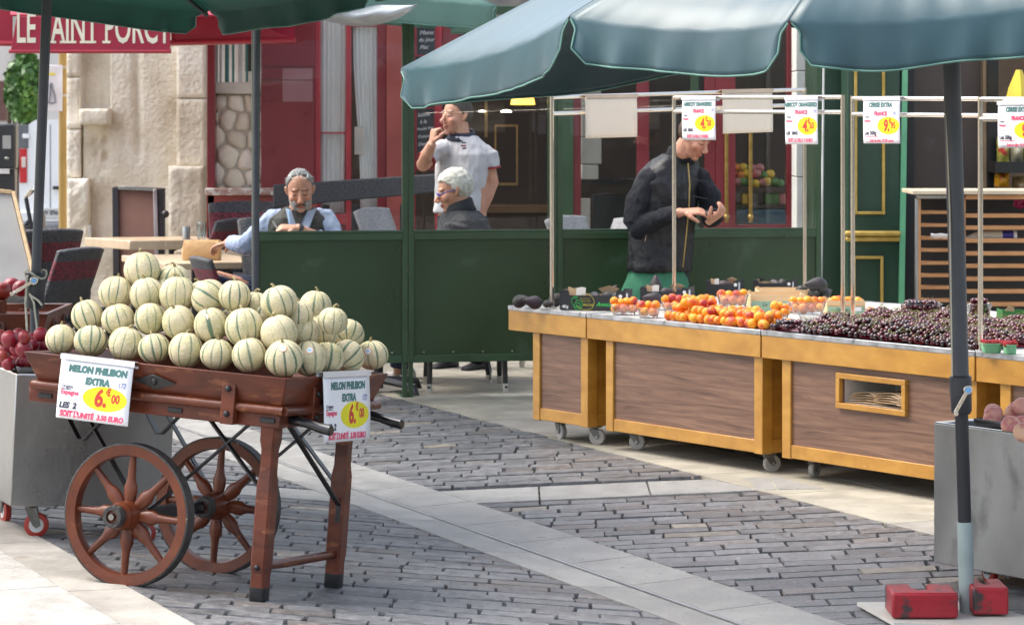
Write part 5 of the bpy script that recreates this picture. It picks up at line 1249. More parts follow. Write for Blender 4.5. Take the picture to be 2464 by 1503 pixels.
# ================================================================ terrace furniture
WOVEN=M('dark woven resin',(.075,.078,.085),(.03,.031,.035),rough=.45,scale=60,stretch=(1,1,2.2),bump=.7,bscale=75,lo=.4,hi=.6)
WOVEL=M('grey woven resin',(.36,.36,.37),(.24,.24,.25),rough=.5,scale=60,stretch=(1,1,2.2),bump=.7,bscale=75,lo=.4,hi=.6)
REDB=M('red woven band',(.22,.022,.04),(.05,.008,.012),rough=.5,scale=55,stretch=(1,1,2.2),bump=.7,bscale=70,lo=.42,hi=.55)
CHF=M('black chair tube',(.018,.018,.02),rough=.35); CAPM=M('alloy foot cap',(.62,.6,.56),rough=.35,metal=.7)
def make_chair(wm,band):
    root=thing('terrace_chair','x','chair')
    s=MB(); rows=[]
    for y,z in ((-.23,.425),(-.24,.45),(-.20,.462),(.18,.452),(.22,.445),(.22,.42)): rows.append([V((x*.225,y+(.0),z-.012*(1-x*x))) for x in (-1,-.6,0,.6,1)])
    s.grid(rows); s.build('seat',wm,root,solid=.02,sharp=60)
    b=MB(); rows=[];  mi=[]
    zs=[.45,.55,.66,.70,.74,.78,.81,.855,.868]
    for z in zs: 
        t=(z-.45)/.42; rows.append([V((x*(.225+.005*t),.205+.16*t+.035*(1-x*x)*t+.0,z+ (.012*(1-x*x) if z>.85 else 0))) for x in (-1,-.75,-.35,0,.35,.75,1)])
    for i in range(len(rows)-1): b.grid(rows[i:i+2],m=1 if band and .69<zs[i]<.80 else 0)
    b.build('backrest',[wm,REDB],root,solid=.028,sharp=60,merge=True)
    for x,y0,y1 in ((-.20,-.20,-.235),(.20,-.20,-.235),(-.20,.20,.27),(.20,.20,.27)):
        k=MB(); k.tube([(x,y0,.44),(x*1.06,y1,.03)],[.017,.0145],10); l=k.build('leg',CHF,root)
        k=MB(); k.tube([(x*1.055,lerp(y0,y1,.9),.055),(x*1.06,y1,.0)],[.0165,.0155],10); k.build('foot_cap',CAPM,l)
    k=MB()
    for x in (-.2,.2): k.tube([(x,-.2,.41),(x,.2,.41)],.012,8)
    k.build('side_rail',CHF,root)
    return root
CH={}
def chair(key,x,y,Y,zr,yaw,label,wm=None,band=True):
    """place a chair so that the point zr above ground sits at pixel x,y, at depth Y"""
    g=P(x,y,Y); loc=V((g.x+.365*math.sin(yaw),g.y-.365*math.cos(yaw),0)); loc.z=gz(loc.x,loc.y); sc=max(.97,min(1.2,(g.z-loc.z)/.87))
    ky=(wm or WOVEN).name+str(band)
    if ky not in CH: CH[ky]=make_chair(wm or WOVEN,band); c=CH[ky]; c.location=loc; c.rotation_euler=(0,0,yaw); c.scale=(sc,)*3
    else: c=dup(CH[ky],loc,(0,0,yaw),scale=sc)
    tag(c,label,'chair','woven terrace chairs'); return c
# yaw 0: sitter looks to -Y (back is away from the camera)
chair('a',104,555,19.0,.86,R(222),'woven chair with red band standing behind the left pole')
chair('b',188,600,17.9,.86,R(245),'woven chair with red band nearest the top of the melon heap, seen from behind')
chair('c',478,632,18.0,.86,R(112),'woven chair with red band just above the melons, before the front table')
chair('d',540,530,20.6,.86,R(255),'woven chair with red band half hidden by the paper bag')
chair('e',592,490,21.6,.86,R(8),'woven chair with red band facing the street beside the red shopfront')
chair('f',8,560,18.3,.86,R(120),'dark woven chair cut off by the left picture edge',None,False)
chair('g',680,445,18.75,.86,R(20),'dark woven chair the bearded man sits on',None,False)
chair('h',915,505,20.4,.86,R(68),'pale grey woven chair under the curtained window',WOVEL,False)
chair('i',1205,560,18.55,.86,R(-90),'dark chair under the white haired man, its feet below the screen',None,False)
chair('j',1112,560,18.33,.86,R(4),'dark chair facing the street behind the middle screen, four feet seen below it',None,False)
chair('k',1382,525,18.9,.86,R(62),'pale grey woven chair behind the left end of the wide screen',WOVEL,False)
chair('l',1500,530,19.4,.86,R(-70),'pale grey woven chair half hidden by the vendor',WOVEL,False)
# wicker bench
br=thing('wicker_bench','long dark wicker bench with high back along the curtained windows','bench',P(860,540,20.9)); br.location.z=0
k=MB(); a=P(700,478,20.9); b2=P(1012,462,20.9); zt=P(760,432,20.9).z
k.prism([P(657,500,20.9),P(1062,462,20.9),P(1062,418,20.9),P(657,445,20.9)],(0,.07,0)); k.build('backrest',WOVEN,br,bevel=.01)
k=MB(); k.ob((P(690,540,20.9).x,20.3,.36),(1.1,0,0),(0,.62,0),(0,0,.09)); k.build('seat',WOVEN,br,bevel=.01)
for x in (775,845,962,1055): k=MB(); q=P(x,480,20.9); k.ob((q.x,20.92,0),(.05,0,0),(0,.04,0),(0,0,1.05)); k.build('post',CHF,br)
# tables
TW=M('pale table oak',(.60,.47,.32),(.52,.39,.25),rough=.35,scale=5,stretch=(3,1,1),c3=(.66,.55,.42),s3=6,p3=.6)
def table(label,N,xv,yv,W,L,z=.75,th=.042):
    N=V(N); N.z=0; up=V((0,0,1)); root=thing('terrace_table',label,'table',N+xv*W/2+yv*L/2,group='pale topped terrace tables'); root.location.z=0
    k=MB(); k.ob(N+up*(z-th),xv*W,yv*L,up*th); k.build('tabletop',TW,root,bevel=.006)
    c=N+xv*W/2+yv*L/2; k=MB(); k.tube([c+up*.03,c+up*(z-th)],.03,12); k.build('column',CHF,root)
    for d in (xv+yv,xv-yv,-xv+yv,-xv-yv):
        d=d.normalized(); k=MB(); k.tube([c+up*.085,c+d*.32+up*.055,c+d*.345+up*.0],[.024,.02,.018],8); k.build('foot',CHF,root)
    return root
n1=onz(397,634,.75); table('pale wooden terrace table in front, carrying the crumpled paper bag',n1,V((.93,.36,0)),V((-.36,.93,0)),.72,1.18)
n2=onz(312,579,.75); table('rear pale wooden table in front of the brown menu board',n2,V((.97,.23,0)),V((-.6,.8,0)).normalized(),1.0,.7,th=.07)
n3=P(985,600,17.75); table('dark footed table behind the middle screen, its foot below the screen',V((-1.116,17.52,0)),V((1,0,0)),V((0,1,0)),.6,.48)
n4=onz(565,545,.75); table('small pale table beside the bearded man',V((n4.x,20.2,0)),V((1,0,0)),V((0,1,0)),.7,.6)
# paper bag and glass on the front table
bg=P(490,590,19.05); k=MB(); rows=[]; rn=random.Random(4)
for j,(z,wx,wy) in enumerate(((0,.125,.05),(.03,.127,.055),(.07,.128,.05),(.11,.125,.035),(.125,.12,.02))):
    rows.append([V((bg.x,18.95,.752))+V((wx*math.copysign(abs(math.cos(2*PI*i/20))**.6,math.cos(2*PI*i/20))+rn.uniform(-.007,.007),wy*math.copysign(abs(math.sin(2*PI*i/20))**.6,math.sin(2*PI*i/20))+rn.uniform(-.006,.006),z+(rn.uniform(-.008,.008) if j>0 else 0))) for i in range(20)])
k.grid(rows,closed=True); k.add(rows[-1],[tuple(range(20))]); tag(k.build('paper_bag',M('crumpled bag paper',(.55,.34,.16),(.44,.26,.11),rough=.8,scale=8,bump=.5,bscale=10),sharp=25),'crumpled brown paper bag on the front table','paper bag')
q=V((P(485,560,21.9).x,21.9,.752)); k=MB(); k.lathe([(.022,0),(.032,.02),(.040,.10),(.036,.14),(.0345,.14),(.038,.10),(.030,.022),(.0,.02)],20,Matrix.Translation(q)@Matrix.Scale(1.0,4),cap=False); tag(k.build('drinking_glass',glass('tumbler glass',(.9,.93,.93),.12,.0),sharp=40),'empty drinking glass on the rear table','glass')
k=MB(); q=V((P(448,560,22.1).x,22.1,.752)); k.lathe([(.03,0),(.03,.09),(.028,.095),(.0,.095)],18,Matrix.Translation(q)); tag(k.build('metal_tin',STEEL,sharp=40),'small metal tin on the rear table','tin')
# ================================================================ buildings
SREDM=M('oxblood shopfront paint',(.225,.018,.028),(.18,.014,.022),rough=.32,scale=3,coat=.2,rvar=.08)
SRED2=M('bright red mullion paint',(.42,.03,.045),(.35,.025,.04),rough=.32,scale=5,coat=.2)
SRED3=M('faded brick red wood',(.36,.075,.06),(.29,.055,.045),rough=.45,scale=5)
def stone_mat():
    m=bpy.data.materials.new('weathered limestone wall'); m.use_nodes=True; n=m.node_tree.nodes; l=m.node_tree.links; b=n['Principled BSDF']
    tc=n.new('ShaderNodeTexCoord'); no=n.new('ShaderNodeTexNoise'); no.inputs['Scale'].default_value=2.6; no.inputs['Detail'].default_value=12; l.new(tc.outputs['Object'],no.inputs[0])
    cr=n.new('ShaderNodeValToRGB'); e=cr.color_ramp.elements; e[0].position=.3; e[0].color=(.52,.43,.31,1); e[1].position=.66; e[1].color=(.86,.80,.68,1); k=e.new(.47); k.color=(.76,.68,.54,1); l.new(no.outputs[0],cr.inputs[0])
    mp=n.new('ShaderNodeMapping'); mp.inputs['Scale'].default_value=(5,5,.6); l.new(tc.outputs['Object'],mp.inputs[0]); n2=n.new('ShaderNodeTexNoise'); n2.inputs['Scale'].default_value=1.5; n2.inputs['Detail'].default_value=5; l.new(mp.outputs[0],n2.inputs[0])
    r2=n.new('ShaderNodeMapRange'); r2.inputs[1].default_value=.55; r2.inputs[2].default_value=.8; r2.inputs[4].default_value=.5; l.new(n2.outputs[0],r2.inputs[0])
    mx=n.new('ShaderNodeMix'); mx.data_type='RGBA'; l.new(r2.outputs[0],mx.inputs[0]); l.new(cr.outputs[0],mx.inputs[6]); mx.inputs[7].default_value=(.26,.21,.15,1); l.new(mx.outputs[2],b.inputs['Base Color'])
    b.inputs['Roughness'].default_value=.85; n3=n.new('ShaderNodeTexNoise'); n3.inputs['Scale'].default_value=26; n3.inputs['Detail'].default_value=12; l.new(tc.outputs['Object'],n3.inputs[0]); bp=n.new('ShaderNodeBump'); bp.inputs['Strength'].default_value=.75; bp.inputs['Distance'].default_value=.025; l.new(n3.outputs[0],bp.inputs['Height']); l.new(bp.outputs[0],b.inputs['Normal'])
    return m
LIME=stone_mat()
def fb(mb,x0,x1,y0,y1,Y,d=.1,m=0):
    a=P(x0,y1,Y); b=P(x1,y0,Y); mb.ob(a,(b.x-a.x,0,0),(0,d,0),(0,0,b.z-a.z),m); return mb
def fbox(name,mat,x0,x1,y0,y1,Y,d=.1,parent=None,bevel=0):
    return fb(MB(),x0,x1,y0,y1,Y,d).build(name,mat,parent,bevel=bevel)
GY0=lambda Y: HY+H*F/Y+6     # picture row of the ground at depth Y (a touch below)
# ---- stone building at left
YS=24.0
sw=thing('stone_building','old weathered limestone house wall with niche, left of the red shopfront','building',P(330,600,YS)); sw.location.z=0
rn=random.Random(2)
from mathutils import noise as mnoise
k=MB(); rows=[]; NX,NZ=90,150
def niche(px,py):
    d=0
    if 195<px<262 and -400<py<262: d=.14
    if 192<px<200 and 300<py<430: d=.06
    return d
for j in range(NZ+1):
    py=lerp(-330,GY0(YS),j/NZ); row=[]
    for i in range(NX+1):
        px=lerp(163,505,i/NX); p=P(px,py,YS); nv=mnoise.fractal(V((p.x*2.2,p.z*1.4,3)),.8,2,5)*.03
        rough=smooth((mnoise.noise(V((p.x*1.3,p.z*.9,7)))-.05)/.3)
        scar=math.exp(-((px-(330+.02*(py-200)))/9)**2)*smooth((420-py)/80)*smooth((py-60)/60)*.05+math.exp(-((px-245)/16)**2)*smooth((py-300)/30)*smooth((470-py)/40)*.06*abs(mnoise.noise(V((p.x*9,p.z*7,1))))*2.5
        row.append(p+V((0,niche(px,py)+nv*(.10+.38*rough)+scar*.7,0)))
    rows.append(row)
k.grid(rows[::-1]); k.build('wall',LIME,sw,sharp=180)
def rough_block(name,x0,x1,y0,y1,Y,d,amp=.012,seed=0,bx=True):
    k=MB(); n_=max(4,int((x1-x0)/5)); m_=max(4,int((y1-y0)/6)); rows=[]
    for j in range(m_+1):
        py=lerp(y0,y1,j/m_); row=[]
        for i in range(n_+1):
            px=lerp(x0,x1,i/n_); p=P(px,py,Y); e=min(i,n_-i,j,m_-j)
            row.append(p+V((0,(.0 if e>0 else .015)+amp*mnoise.fractal(V((p.x*6+seed,p.z*6,seed)),.8,2,4),0)))
        rows.append(row)
    r0=[[p+V((0,d,0)) for p in rows[0]]]+rows+[[p+V((0,d,0)) for p in rows[-1]]]
    k.grid(r0[::-1]); k.grid([[r[0]+V((0,d,0)) for r in rows],[r[0] for r in rows]]); k.grid([[r[-1] for r in rows],[r[-1]+V((0,d,0)) for r in rows]])
    return k.build(name,LIME,sw,sharp=60)
for i,(a,b) in enumerate(((-330,-60),(-58,95),(97,236),(238,400))): rough_block('pilaster_stone',425,496,a,b,YS-.12,.2,.004,i)
rough_block('pedestal',405,489,400,GY0(YS-.25),YS-.24,.3,.012,9)
rough_block('niche_sill',190,262,262,300,YS-.20,.3,.006,4)
for i,(a,b) in enumerate(((-330,-100),(-98,40),(42,185),(187,310),(312,428))): rough_block('corner_stone',160,193,a,b,YS-.05,.2,.010,20+i)
rough_block('buttress',162,212,430,GY0(YS-.1),YS-.15,.25,.022,33)
rough_block('base_stone',205,278,575,GY0(YS-.3),YS-.28,.3,.008,40)
fbox('side_wall',LIME,161,164,-330,GY0(YS),YS+.1,8,sw)
k=MB()
for i in range(12): q=P(217,548+i*7,YS-.17); k.lathe([(.012,0),(.012,.02)],8,Matrix.Translation(q))
k.build('cable_clip',M('white clip strip',(.6,.6,.58),rough=.5),sw)
# brown menu board
mb_=thing('menu_board','brown backed board in a grey and black frame leaning by the stone wall','board',P(330,640,22.9)); mb_.location.z=0
k=MB(); a,b2,c_,d_=P(277,680,22.7),P(388,680,22.7),P(390,452,23.0),P(275,448,23.0)
k.prism([a,b2,c_,d_],(0,.03,0)); k.build('panel',M('brown fabric panel',(.20,.105,.08),(.16,.08,.06),rough=.7,scale=4),mb_)
for nm,p0_,p1_,wd,mt in (('grey_frame',P(284,452,22.96),P(376,456,22.96),.03,STEEL),('grey_frame',P(373,456,22.95),P(378,678,22.66),.03,STEEL),('black_frame',P(387,453,22.97),P(386,680,22.67),.06,CHF),('black_frame',P(277,450,22.97),P(280,680,22.67),.05,CHF)):
    k=MB(); dv=(p1_-p0_); wv=dv.cross(V((0,1,0))).normalized()*wd; k.ob(p0_-wv/2,dv,wv,(0,.06,0)); k.build(nm,mt,mb_,bevel=.003)
k=MB(); k.ell(P(398,515,22.8),(.03,.03,.03),10,8); k.tube([P(386,515,22.8),P(398,515,22.8)],.012,8); k.build('clamp_knob',CHF,mb_)
# ---- restaurant front (red)
YR=22.4
rf=thing('restaurant_front','red painted restaurant front with curtained windows and dark doorway','building',P(900,600,YR)); rf.location.z=0
gb_=GY0(YR)
fbox('corner_post',SREDM,498,517,-330,gb_,YR-.05,.18,rf,.006)
k=MB()   # rubble stones in a recess
rn=random.Random(21)
fbox('rubble_backing',M('rubble mortar',(.62,.58,.50),(.52,.48,.41),rough=.9,scale=9,bump=.4),517,636,225,600,YR+.125,.2,rf)
RUB=M('pale rubble stone',(.92,.87,.75),(.86,.79,.64),rough=.85,scale=3.5,bump=.5,bscale=14,attr='tint')
# voronoi-like irregular stones: jittered grid cells clipped against their neighbours
pts=[]; 
for j in range(8):
    for i in range(6): pts.append((498+i*45+(22 if j%2 else 0)+rn.uniform(-11,11),205+j*44+rn.uniform(-11,11)))
for (x,y) in pts:
    poly=[(x-60,y-60),(x+60,y-60),(x+60,y+60),(x-60,y+60)]
    for (u,v) in pts:
        if (u,v)==(x,y) or abs(u-x)>100 or abs(v-y)>100: continue
        mx_,my_=(x+u)/2,(y+v)/2; dx,dy=x-u,y-v; L=math.hypot(dx,dy); 
        poly=clip(poly,lambda p:((p[0]-mx_)*dx+(p[1]-my_)*dy)/L-1.7)
        if len(poly)<3: break
    poly=clip(poly,lambda p:p[0]-516) if len(poly)>2 else poly; poly=clip(poly,lambda p:634-p[0]) if len(poly)>2 else poly; poly=clip(poly,lambda p:p[1]-228) if len(poly)>2 else poly
    if len(poly)<3: continue
    cx_=sum(p[0] for p in poly)/len(poly); cy_=sum(p[1] for p in poly)/len(poly); P2_=[]
    for i in range(len(poly)):        # round the corners
        a,b=poly[i],poly[(i+1)%len(poly)]
        for t in (.2,.5,.8): P2_.append((a[0]+(b[0]-a[0])*t+rn.uniform(-.7,.7),a[1]+(b[1]-a[1])*t+rn.uniform(-.7,.7)))
    rows=[]
    for s,yy in ((1,YR+.18),(1,YR+.135),(.93,YR+.105),(.6,YR+.09)): rows.append([P(cx_+(p[0]-cx_)*s,cy_+(p[1]-cy_)*s,yy) for p in P2_])
    n_=len(P2_); c_=rn.uniform(.82,1.12); col=(c_,c_*rn.uniform(.95,1),c_*rn.uniform(.85,1)); o_=len(k.v)
    vs=[p for r in rows for p in r]; fs=[(i*n_+j,i*n_+(j+1)%n_,(i+1)*n_+(j+1)%n_,(i+1)*n_+j) for i in range(3) for j in range(n_)]+[tuple(3*n_+j for j in range(n_))]
    k.add(vs,fs,0,col)
k.build('rubble_wall',RUB,rf,sharp=50)
fbox('window_ledge',M('pale ledge stone',(.72,.68,.58),rough=.8,scale=6),510,636,198,226,YR+.04,.3,rf,.008)
fbox('far_window',M('white window wood',(.74,.74,.72),rough=.5),514,636,90,200,YR+.45,.05,rf)
k=MB(); fb(k,590,640,95,172,YR+.42,.03); k.build('far_pane',M('dark glazing',(.05,.06,.06),rough=.08),rf)
for i,x in enumerate((519,531,546,561,577,594,612,630)):
    k=MB(); k.tube([P(x,92,YR+.12),P(x,199,YR+.12)],.010 if i%2 else .017,8); k.build('railing_bar',M('teal railing paint',(.06,.24,.22),rough=.4) if i%3!=1 else M('white railing paint',(.7,.72,.70),rough=.4),rf)
fbox('window_sill',M('worn sill wood',(.52,.40,.34),(.32,.16,.13),rough=.6,scale=10,c3=(.62,.58,.52),s3=14,p3=.5),493,762,453,470,YR-.14,.3,rf,.008)
fbox('sill_board',SRED3,497,762,470,gb_,YR-.05,.18,rf)
fbox('sill_panel',M('mauve grey panel',(.20,.13,.14),rough=.3),520,612,488,600,YR-.062,.02,rf)
fbox('red_panel',SREDM,628,757,-330,gb_,YR-.02,.16,rf,.005)
k=MB(); 
for y in (160,192): fb(k,628,757,y,y+2,YR-.026,.01)
k.build('panel_groove',M('dark groove',(.10,.012,.016),rough=.5),rf)
# interior box behind the windows
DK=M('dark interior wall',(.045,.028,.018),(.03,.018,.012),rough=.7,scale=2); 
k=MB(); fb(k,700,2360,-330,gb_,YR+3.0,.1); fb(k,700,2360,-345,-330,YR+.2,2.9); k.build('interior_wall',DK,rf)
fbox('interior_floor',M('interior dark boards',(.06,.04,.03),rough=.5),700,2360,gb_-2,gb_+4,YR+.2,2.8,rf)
CURT=M('white net curtain',(.94,.94,.91),(.88,.88,.85),rough=.8,scale=5,stretch=(14,14,1))
k_c=[]
for (x0,x1,cx0,cx1) in ((771,832,771,833),(845,908,850,908)):
    k=MB(); rows=[]
    for j in range(13):
        y=lerp(-330,512,j/12); row=[]
        for i in range(41):
            t=i/40; sh=lerp(cx0,cx1,t); 
            pin=1-.30*smooth((y-100)/350) if cx0==850 else 1-.07*smooth((y-150)/300)
            xx=cx1-(cx1-sh)*pin if cx0==850 else cx0+(sh-cx0)*pin
            row.append(P(xx,y,YR+.10+.006*math.sin(t*38)))
        rows.append(row)
    k.grid(rows[::-1]); k.build('curtain',CURT,rf,sharp=180,solid=.004)
def mull(x0,x1,m,y0=-330,y1=None,Y=YR,d=.12,name='mullion'): return fbox(name,m,x0,x1,y0,y1 or gb_,Y,d,rf,.006)
mull(757,771,SRED2); mull(832,845,SRED2); mull(908,930,SREDM); mull(930,968,SRED3,Y=YR-.04); mull(968,1000,SREDM)
fbox('bottom_rail',SRED2,771,908,515,540,YR+.01,.1,rf,.005); fbox('stall_riser',SREDM,771,908,540,gb_,YR+.03,.1,rf)
fbox('pane',PANE,771,832,-330,515,YR+.06,.008,rf); fbox('pane',PANE,845,908,-330,515,YR+.06,.008,rf)
fbox('inner_post',SREDM,1102,1112,-330,gb_,YR+.1,.1,rf); mull(1046,1064,SRED2); mull(1064,1104,SREDM,y1=175,name='fanlight_panel')
fbox('sash_bar',SRED3,845,908,60,66,YR+.02,.03,rf); fbox('sash_bar',SRED2,771,832,318,322,YR+.02,.03,rf)
# patio lamp disc and notices seen in the window
fbox('window_notice',M('pale notice',(.6,.56,.48),rough=.6),853,876,305,372,YR+.05,.004,rf)
fbox('poster',M('faded poster',(.34,.16,.17),(.30,.13,.14),rough=.35,scale=3),680,752,165,245,YR-.024,.004,rf)
# blackboards with chalk
def blackboard(x0,x1,y0,y1,lines,label):
    o=thing('blackboard',label,'blackboard',P(x0,y1,YR-.14),group='chalk menu boards'); k=MB(); fb(k,x0,x1,y0,y1,YR-.13,.03); k.build('board',M('slate board',(.035,.036,.04),(.025,.026,.03),rough=.7,scale=6),o)
    k=MB(); w_=4
    for q in ((x0-w_,x1+w_,y0-w_,y0),(x0-w_,x1+w_,y1,y1+w_),(x0-w_,x0,y0,y1),(x1,x1+w_,y0,y1)): fb(k,*q,YR-.14,.045)
    k.build('board_frame',SREDM,o)
    t=MB()
    for (tx,x,y,s,rot) in lines:
        ca,sa=math.cos(rot),math.sin(rot); textmesh(t,tx,s*YR/F,frame4(P(x,y,YR-.132),V((ca,0,sa)),V((-sa,0,ca)),V((0,-1,0))),0,.3,1,.0008,'LEFT',.0005)
    t.build('chalk_lettering',M('chalk',(.5,.5,.5),rough=.9),o,flat=True)
blackboard(1003,1046,66,132,[('Menu',1009,80,15,.05),('du jour',1007,97,13,.05),('Plat',1010,115,13,.05)],'small chalk board high on the post above the standing man')
blackboard(1003,1044,262,405,[('Salade',1004,278,12,.12),('à la',1010,294,12,.12),('Poulet frites',1003,312,9,.12),('Poisson',1005,330,11,.12),('Dessert',1006,348,11,.12),('Café',1012,372,12,.1)],'tall chalk menu board beside the standing man')
# dim interior: picture frame, lamps, counter
GOLDW=M('dull gold frame',(.30,.20,.07),(.22,.14,.045),rough=.4,scale=20)
k=MB()
for q in ((1190,1246,300,305),(1190,1246,440,446),(1190,1194,305,440),(1242,1246,305,440)): fb(k,*q,YR+1.6,.04)
k.build('picture_frame',GOLDW,rf)
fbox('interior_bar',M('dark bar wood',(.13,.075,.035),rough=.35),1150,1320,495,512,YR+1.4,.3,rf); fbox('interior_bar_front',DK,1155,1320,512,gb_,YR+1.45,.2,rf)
fbox('brass_post',GOLDW,1166,1173,190,330,YR+.9,.03,rf)
LAMPM=M('lit warm lamp shade',(.8,.5,.1),rough=.5,emit=(1,.55,.07),emits=1.3); LAMPW=M('lit white bulb',(1,1,.95),rough=.4,emit=(1,.97,.85),emits=2.2)
def lamp(x,y,r,Y,label,m=LAMPM,flat=1.0):
    k=MB(); p=P(x,y,Y); k.lathe([(r*.35,r*.7*flat),(r*.9,r*.1),(r,-r*.4*flat),(r*.8,-r*.42*flat)],20,Matrix.Translation(p),cap=False); (k.lathe([(.008,r*.7*flat),(.008,r*.7+.9)],8,Matrix.Translation(p)) if m is LAMPM else None); return tag(k.build('pendant_lamp',m,sharp=60),label,'lamp','lit lamps inside the restaurant')
lamp(1258,240,.10,YR+1.2,'warm yellow pendant lamp glowing in the dark doorway')
lamp(1218,268,.045,YR+.9,'small white lit lamp in the dark doorway',LAMPW,.4)
lamp(1160,268,.03,YR+.9,'tiny white lamp left of the doorway lamps',LAMPW,.4)
for x,y in ((1513,303),(1680,318)): lamp(x,y,.028,YR+1.8,'small white spotlight behind the glass %s'%('left of the vendor' if x<1600 else 'behind the price card'),LAMPW,.5)
# right hand glazing behind the vendor
mull(1318,1380,GRP,Y=YR-.1,d=.2,name='green_column'); mull(1376,1398,SREDM,Y=YR-.03)
k=MB(); 
PILS=M('pale pillar stone',(.55,.53,.47),(.46,.44,.38),rough=.8,scale=5,bump=.3)
for i,(a,b,x0,x1) in enumerate(((-330,205,1399,1440),(207,268,1396,1446),(270,330,1399,1440),(332,395,1397,1447),(397,432,1399,1440))): fbox('pillar_stone',PILS,x0,x1,a,b,YR+.5,.3,rf,.01)
fbox('inner_table',M('black bistro table',(.02,.02,.022),rough=.3),1400,1560,432,442,YR+.6,.5,rf); fbox('inner_white_post',PILS,1397,1420,478,gb_,YR+.45,.1,rf)
fbox('inner_chair',CHF,1428,1500,470,560,YR+.7,.3,rf)
mull(1532,1562,SREDM); mull(1662,1682,GRP,name='green_mullion',Y=YR+.0); mull(1695,1722,SREDM); mull(1722,1770,SREDM,Y=YR-.02,name='door_stile'); mull(1893,1918,SREDM)
mull(1770,1893,SREDM,y0=540,name='door_kick'); fbox('door_pane',PANE,1770,1893,-330,540,YR+.05,.008,rf)
fbox('pane',PANE,1398,1532,-330,gb_,YR+.06,.008,rf); fbox('pane',PANE,1562,1695,-330,gb_,YR+.06,.008,rf)
BRASS=M('aged brass',(.50,.34,.11),(.36,.23,.07),rough=.28,metal=1,scale=20)
for x in (1748,1806):
    k=MB(); k.tube([P(x,300,YR-.1),P(x,535,YR-.1)],.016,10); 
    for y in (312,522): k.tube([P(x,y,YR-.1),P(x,y,YR)],.012,8); k.ell(P(x,y,YR-.1),(.026,.026,.026),10,8)
    k.build('door_handle',BRASS,rf)
# added shelf of fruit standing in for blurred reflections in the glass
rn=random.Random(31); 
shf=thing('reflection_shelf','added shelf of coloured fruit standing in for a reflection in the shop glass','shelf',P(1820,480,YR+.8)); 
fbox('shelf_board',M('dark shelf wood',(.08,.05,.03),rough=.5),1690,1895,452,460,YR+.6,.5,shf); fbox('shelf_board',MATS['dark shelf wood'],1690,1895,492,500,YR+.6,.5,shf)
COLS=[M('reflected fruit '+nm,c,rough=.45) for nm,c in (('orange',(.75,.22,.02)),('yellow',(.8,.5,.04)),('red',(.5,.03,.03)),('green',(.12,.25,.06)),('pink',(.55,.2,.18)))]
for j,y in enumerate((440,420,405)):
    for i in range(13-3*j):
        p=P(1700+i*15+j*20+rn.uniform(-4,4),y+rn.uniform(-3,3),YR+.75+.1*j); k=MB(); k.ell(p,(.038,.038,.036),12,8); tag(k.build('reflection_fruit',rn.choice(COLS)),'coloured round fruit standing in for a reflection in the shop glass','fruit','added fruit standing in for reflections in the glass')
for x0,x1,m in ((1745,1770,'red'),(1785,1800,'yellow'),(1840,1875,'green'),(1875,1890,'pink')): fbox('punnet',COLS[['orange','yellow','red','green','pink'].index(m)],x0,x1,465,492,YR+.65,.15,shf,.01)  # added blocks, part of the same stand-in for reflected colours
fbox('blue_reflection_box',M('teal blue reflection',(.05,.13,.17),rough=.35),1775,1893,505,545,YR+.5,.35,shf,.01)  # added box standing in for a blue grey reflection in the glass
# white cracked pillar, dark green corner and pilaster (right building)
YP=19.6
gr=GY0(YP)
rb=thing('green_shopfront','dark green wooden shopfront with gold mouldings and a white cracked pillar','building',P(2090,600,YP)); rb.location.z=0
WPL=M('white cracked plaster',(.62,.62,.58),(.54,.54,.50),rough=.8,scale=3,bump=.3,bscale=12)
for a,b in ((-330,40),(42,170),(172,300),(302,425),(427,gr)): fbox('pillar_block',WPL,1916,1962,a,b,YP+1.6,.35,rb,.006)
k=MB(); 
for pts in (((1941,372),(1944,392),(1937,408),(1943,430),(1946,440)),((1940,468),(1936,490),(1941,505),(1935,525))): k.tube([P(x,y,YP+1.598) for x,y in pts],.009,5)
k.build('crack',M('dark crack',(.03,.028,.025),rough=.9),rb)
GDK=M('deep green door paint',(.022,.060,.036),(.016,.046,.027),rough=.35,scale=2,coat=.15,rvar=.08); GOLD=M('gold leaf moulding',(.58,.40,.10),(.44,.29,.06),rough=.38,scale=14,metal=.25)
fbox('corner_pier',GDK,1958,2052,-330,gr,YP+.55,.6,rb,.006)
fbox('corner_fillet',M('brown grey fillet',(.07,.06,.05),rough=.5),2028,2046,-330,gr,YP+.52,.05,rb)
fbox('pilaster',GDK,2040,2166,-330,gr,YP,.4,rb,.006)
k=MB(); k.tube([P(1988,-330,YP+.4),P(1976,700,YP+.4)],.008,8); k.build('downpipe',M('white conduit',(.75,.75,.74),rough=.4),rb)
def goldframe(x0,x1,y0,y1,Y,wd=7,sl=0):
    k=MB()
    for q in ((x0,x0+wd,y0,y1),(x1-wd,x1,y0,y1),(x0+wd,x1-wd,y0,y0+wd),(x0+wd,x1-wd,y1-wd,y1)): fb(k,*q,Y-.022,.022)
    k.build('gold_moulding',GOLD,rb,bevel=.004)
goldframe(2056,2130,-300,516,YP); goldframe(2052,2126,616,850,YP)
fbox('dado_rail',GOLD,2034,2168,556,568,YP-.06,.08,rb,.012); fbox('dado_rail',GOLD,2036,2166,569,581,YP-.04,.06,rb,.012)
k=MB(); k.prism([P(2180,-330,YP-.02),P(2192,-330,YP-.02),P(2174,gr,YP-.02),P(2160,gr,YP-.02)],(0,.06,0)); k.build('bright_edge',M('bright green edge',(.14,.42,.23),rough=.45),rb)
fbox('dark_reveal',M('black reveal',(.012,.012,.012),rough=.5),2166,2200,-330,gr,YP+.08,.3,rb)
BRN=M('brown roller screen',(.085,.062,.052),(.06,.043,.036),rough=.5,scale=1.2,c3=(.10,.08,.07),s3=2)
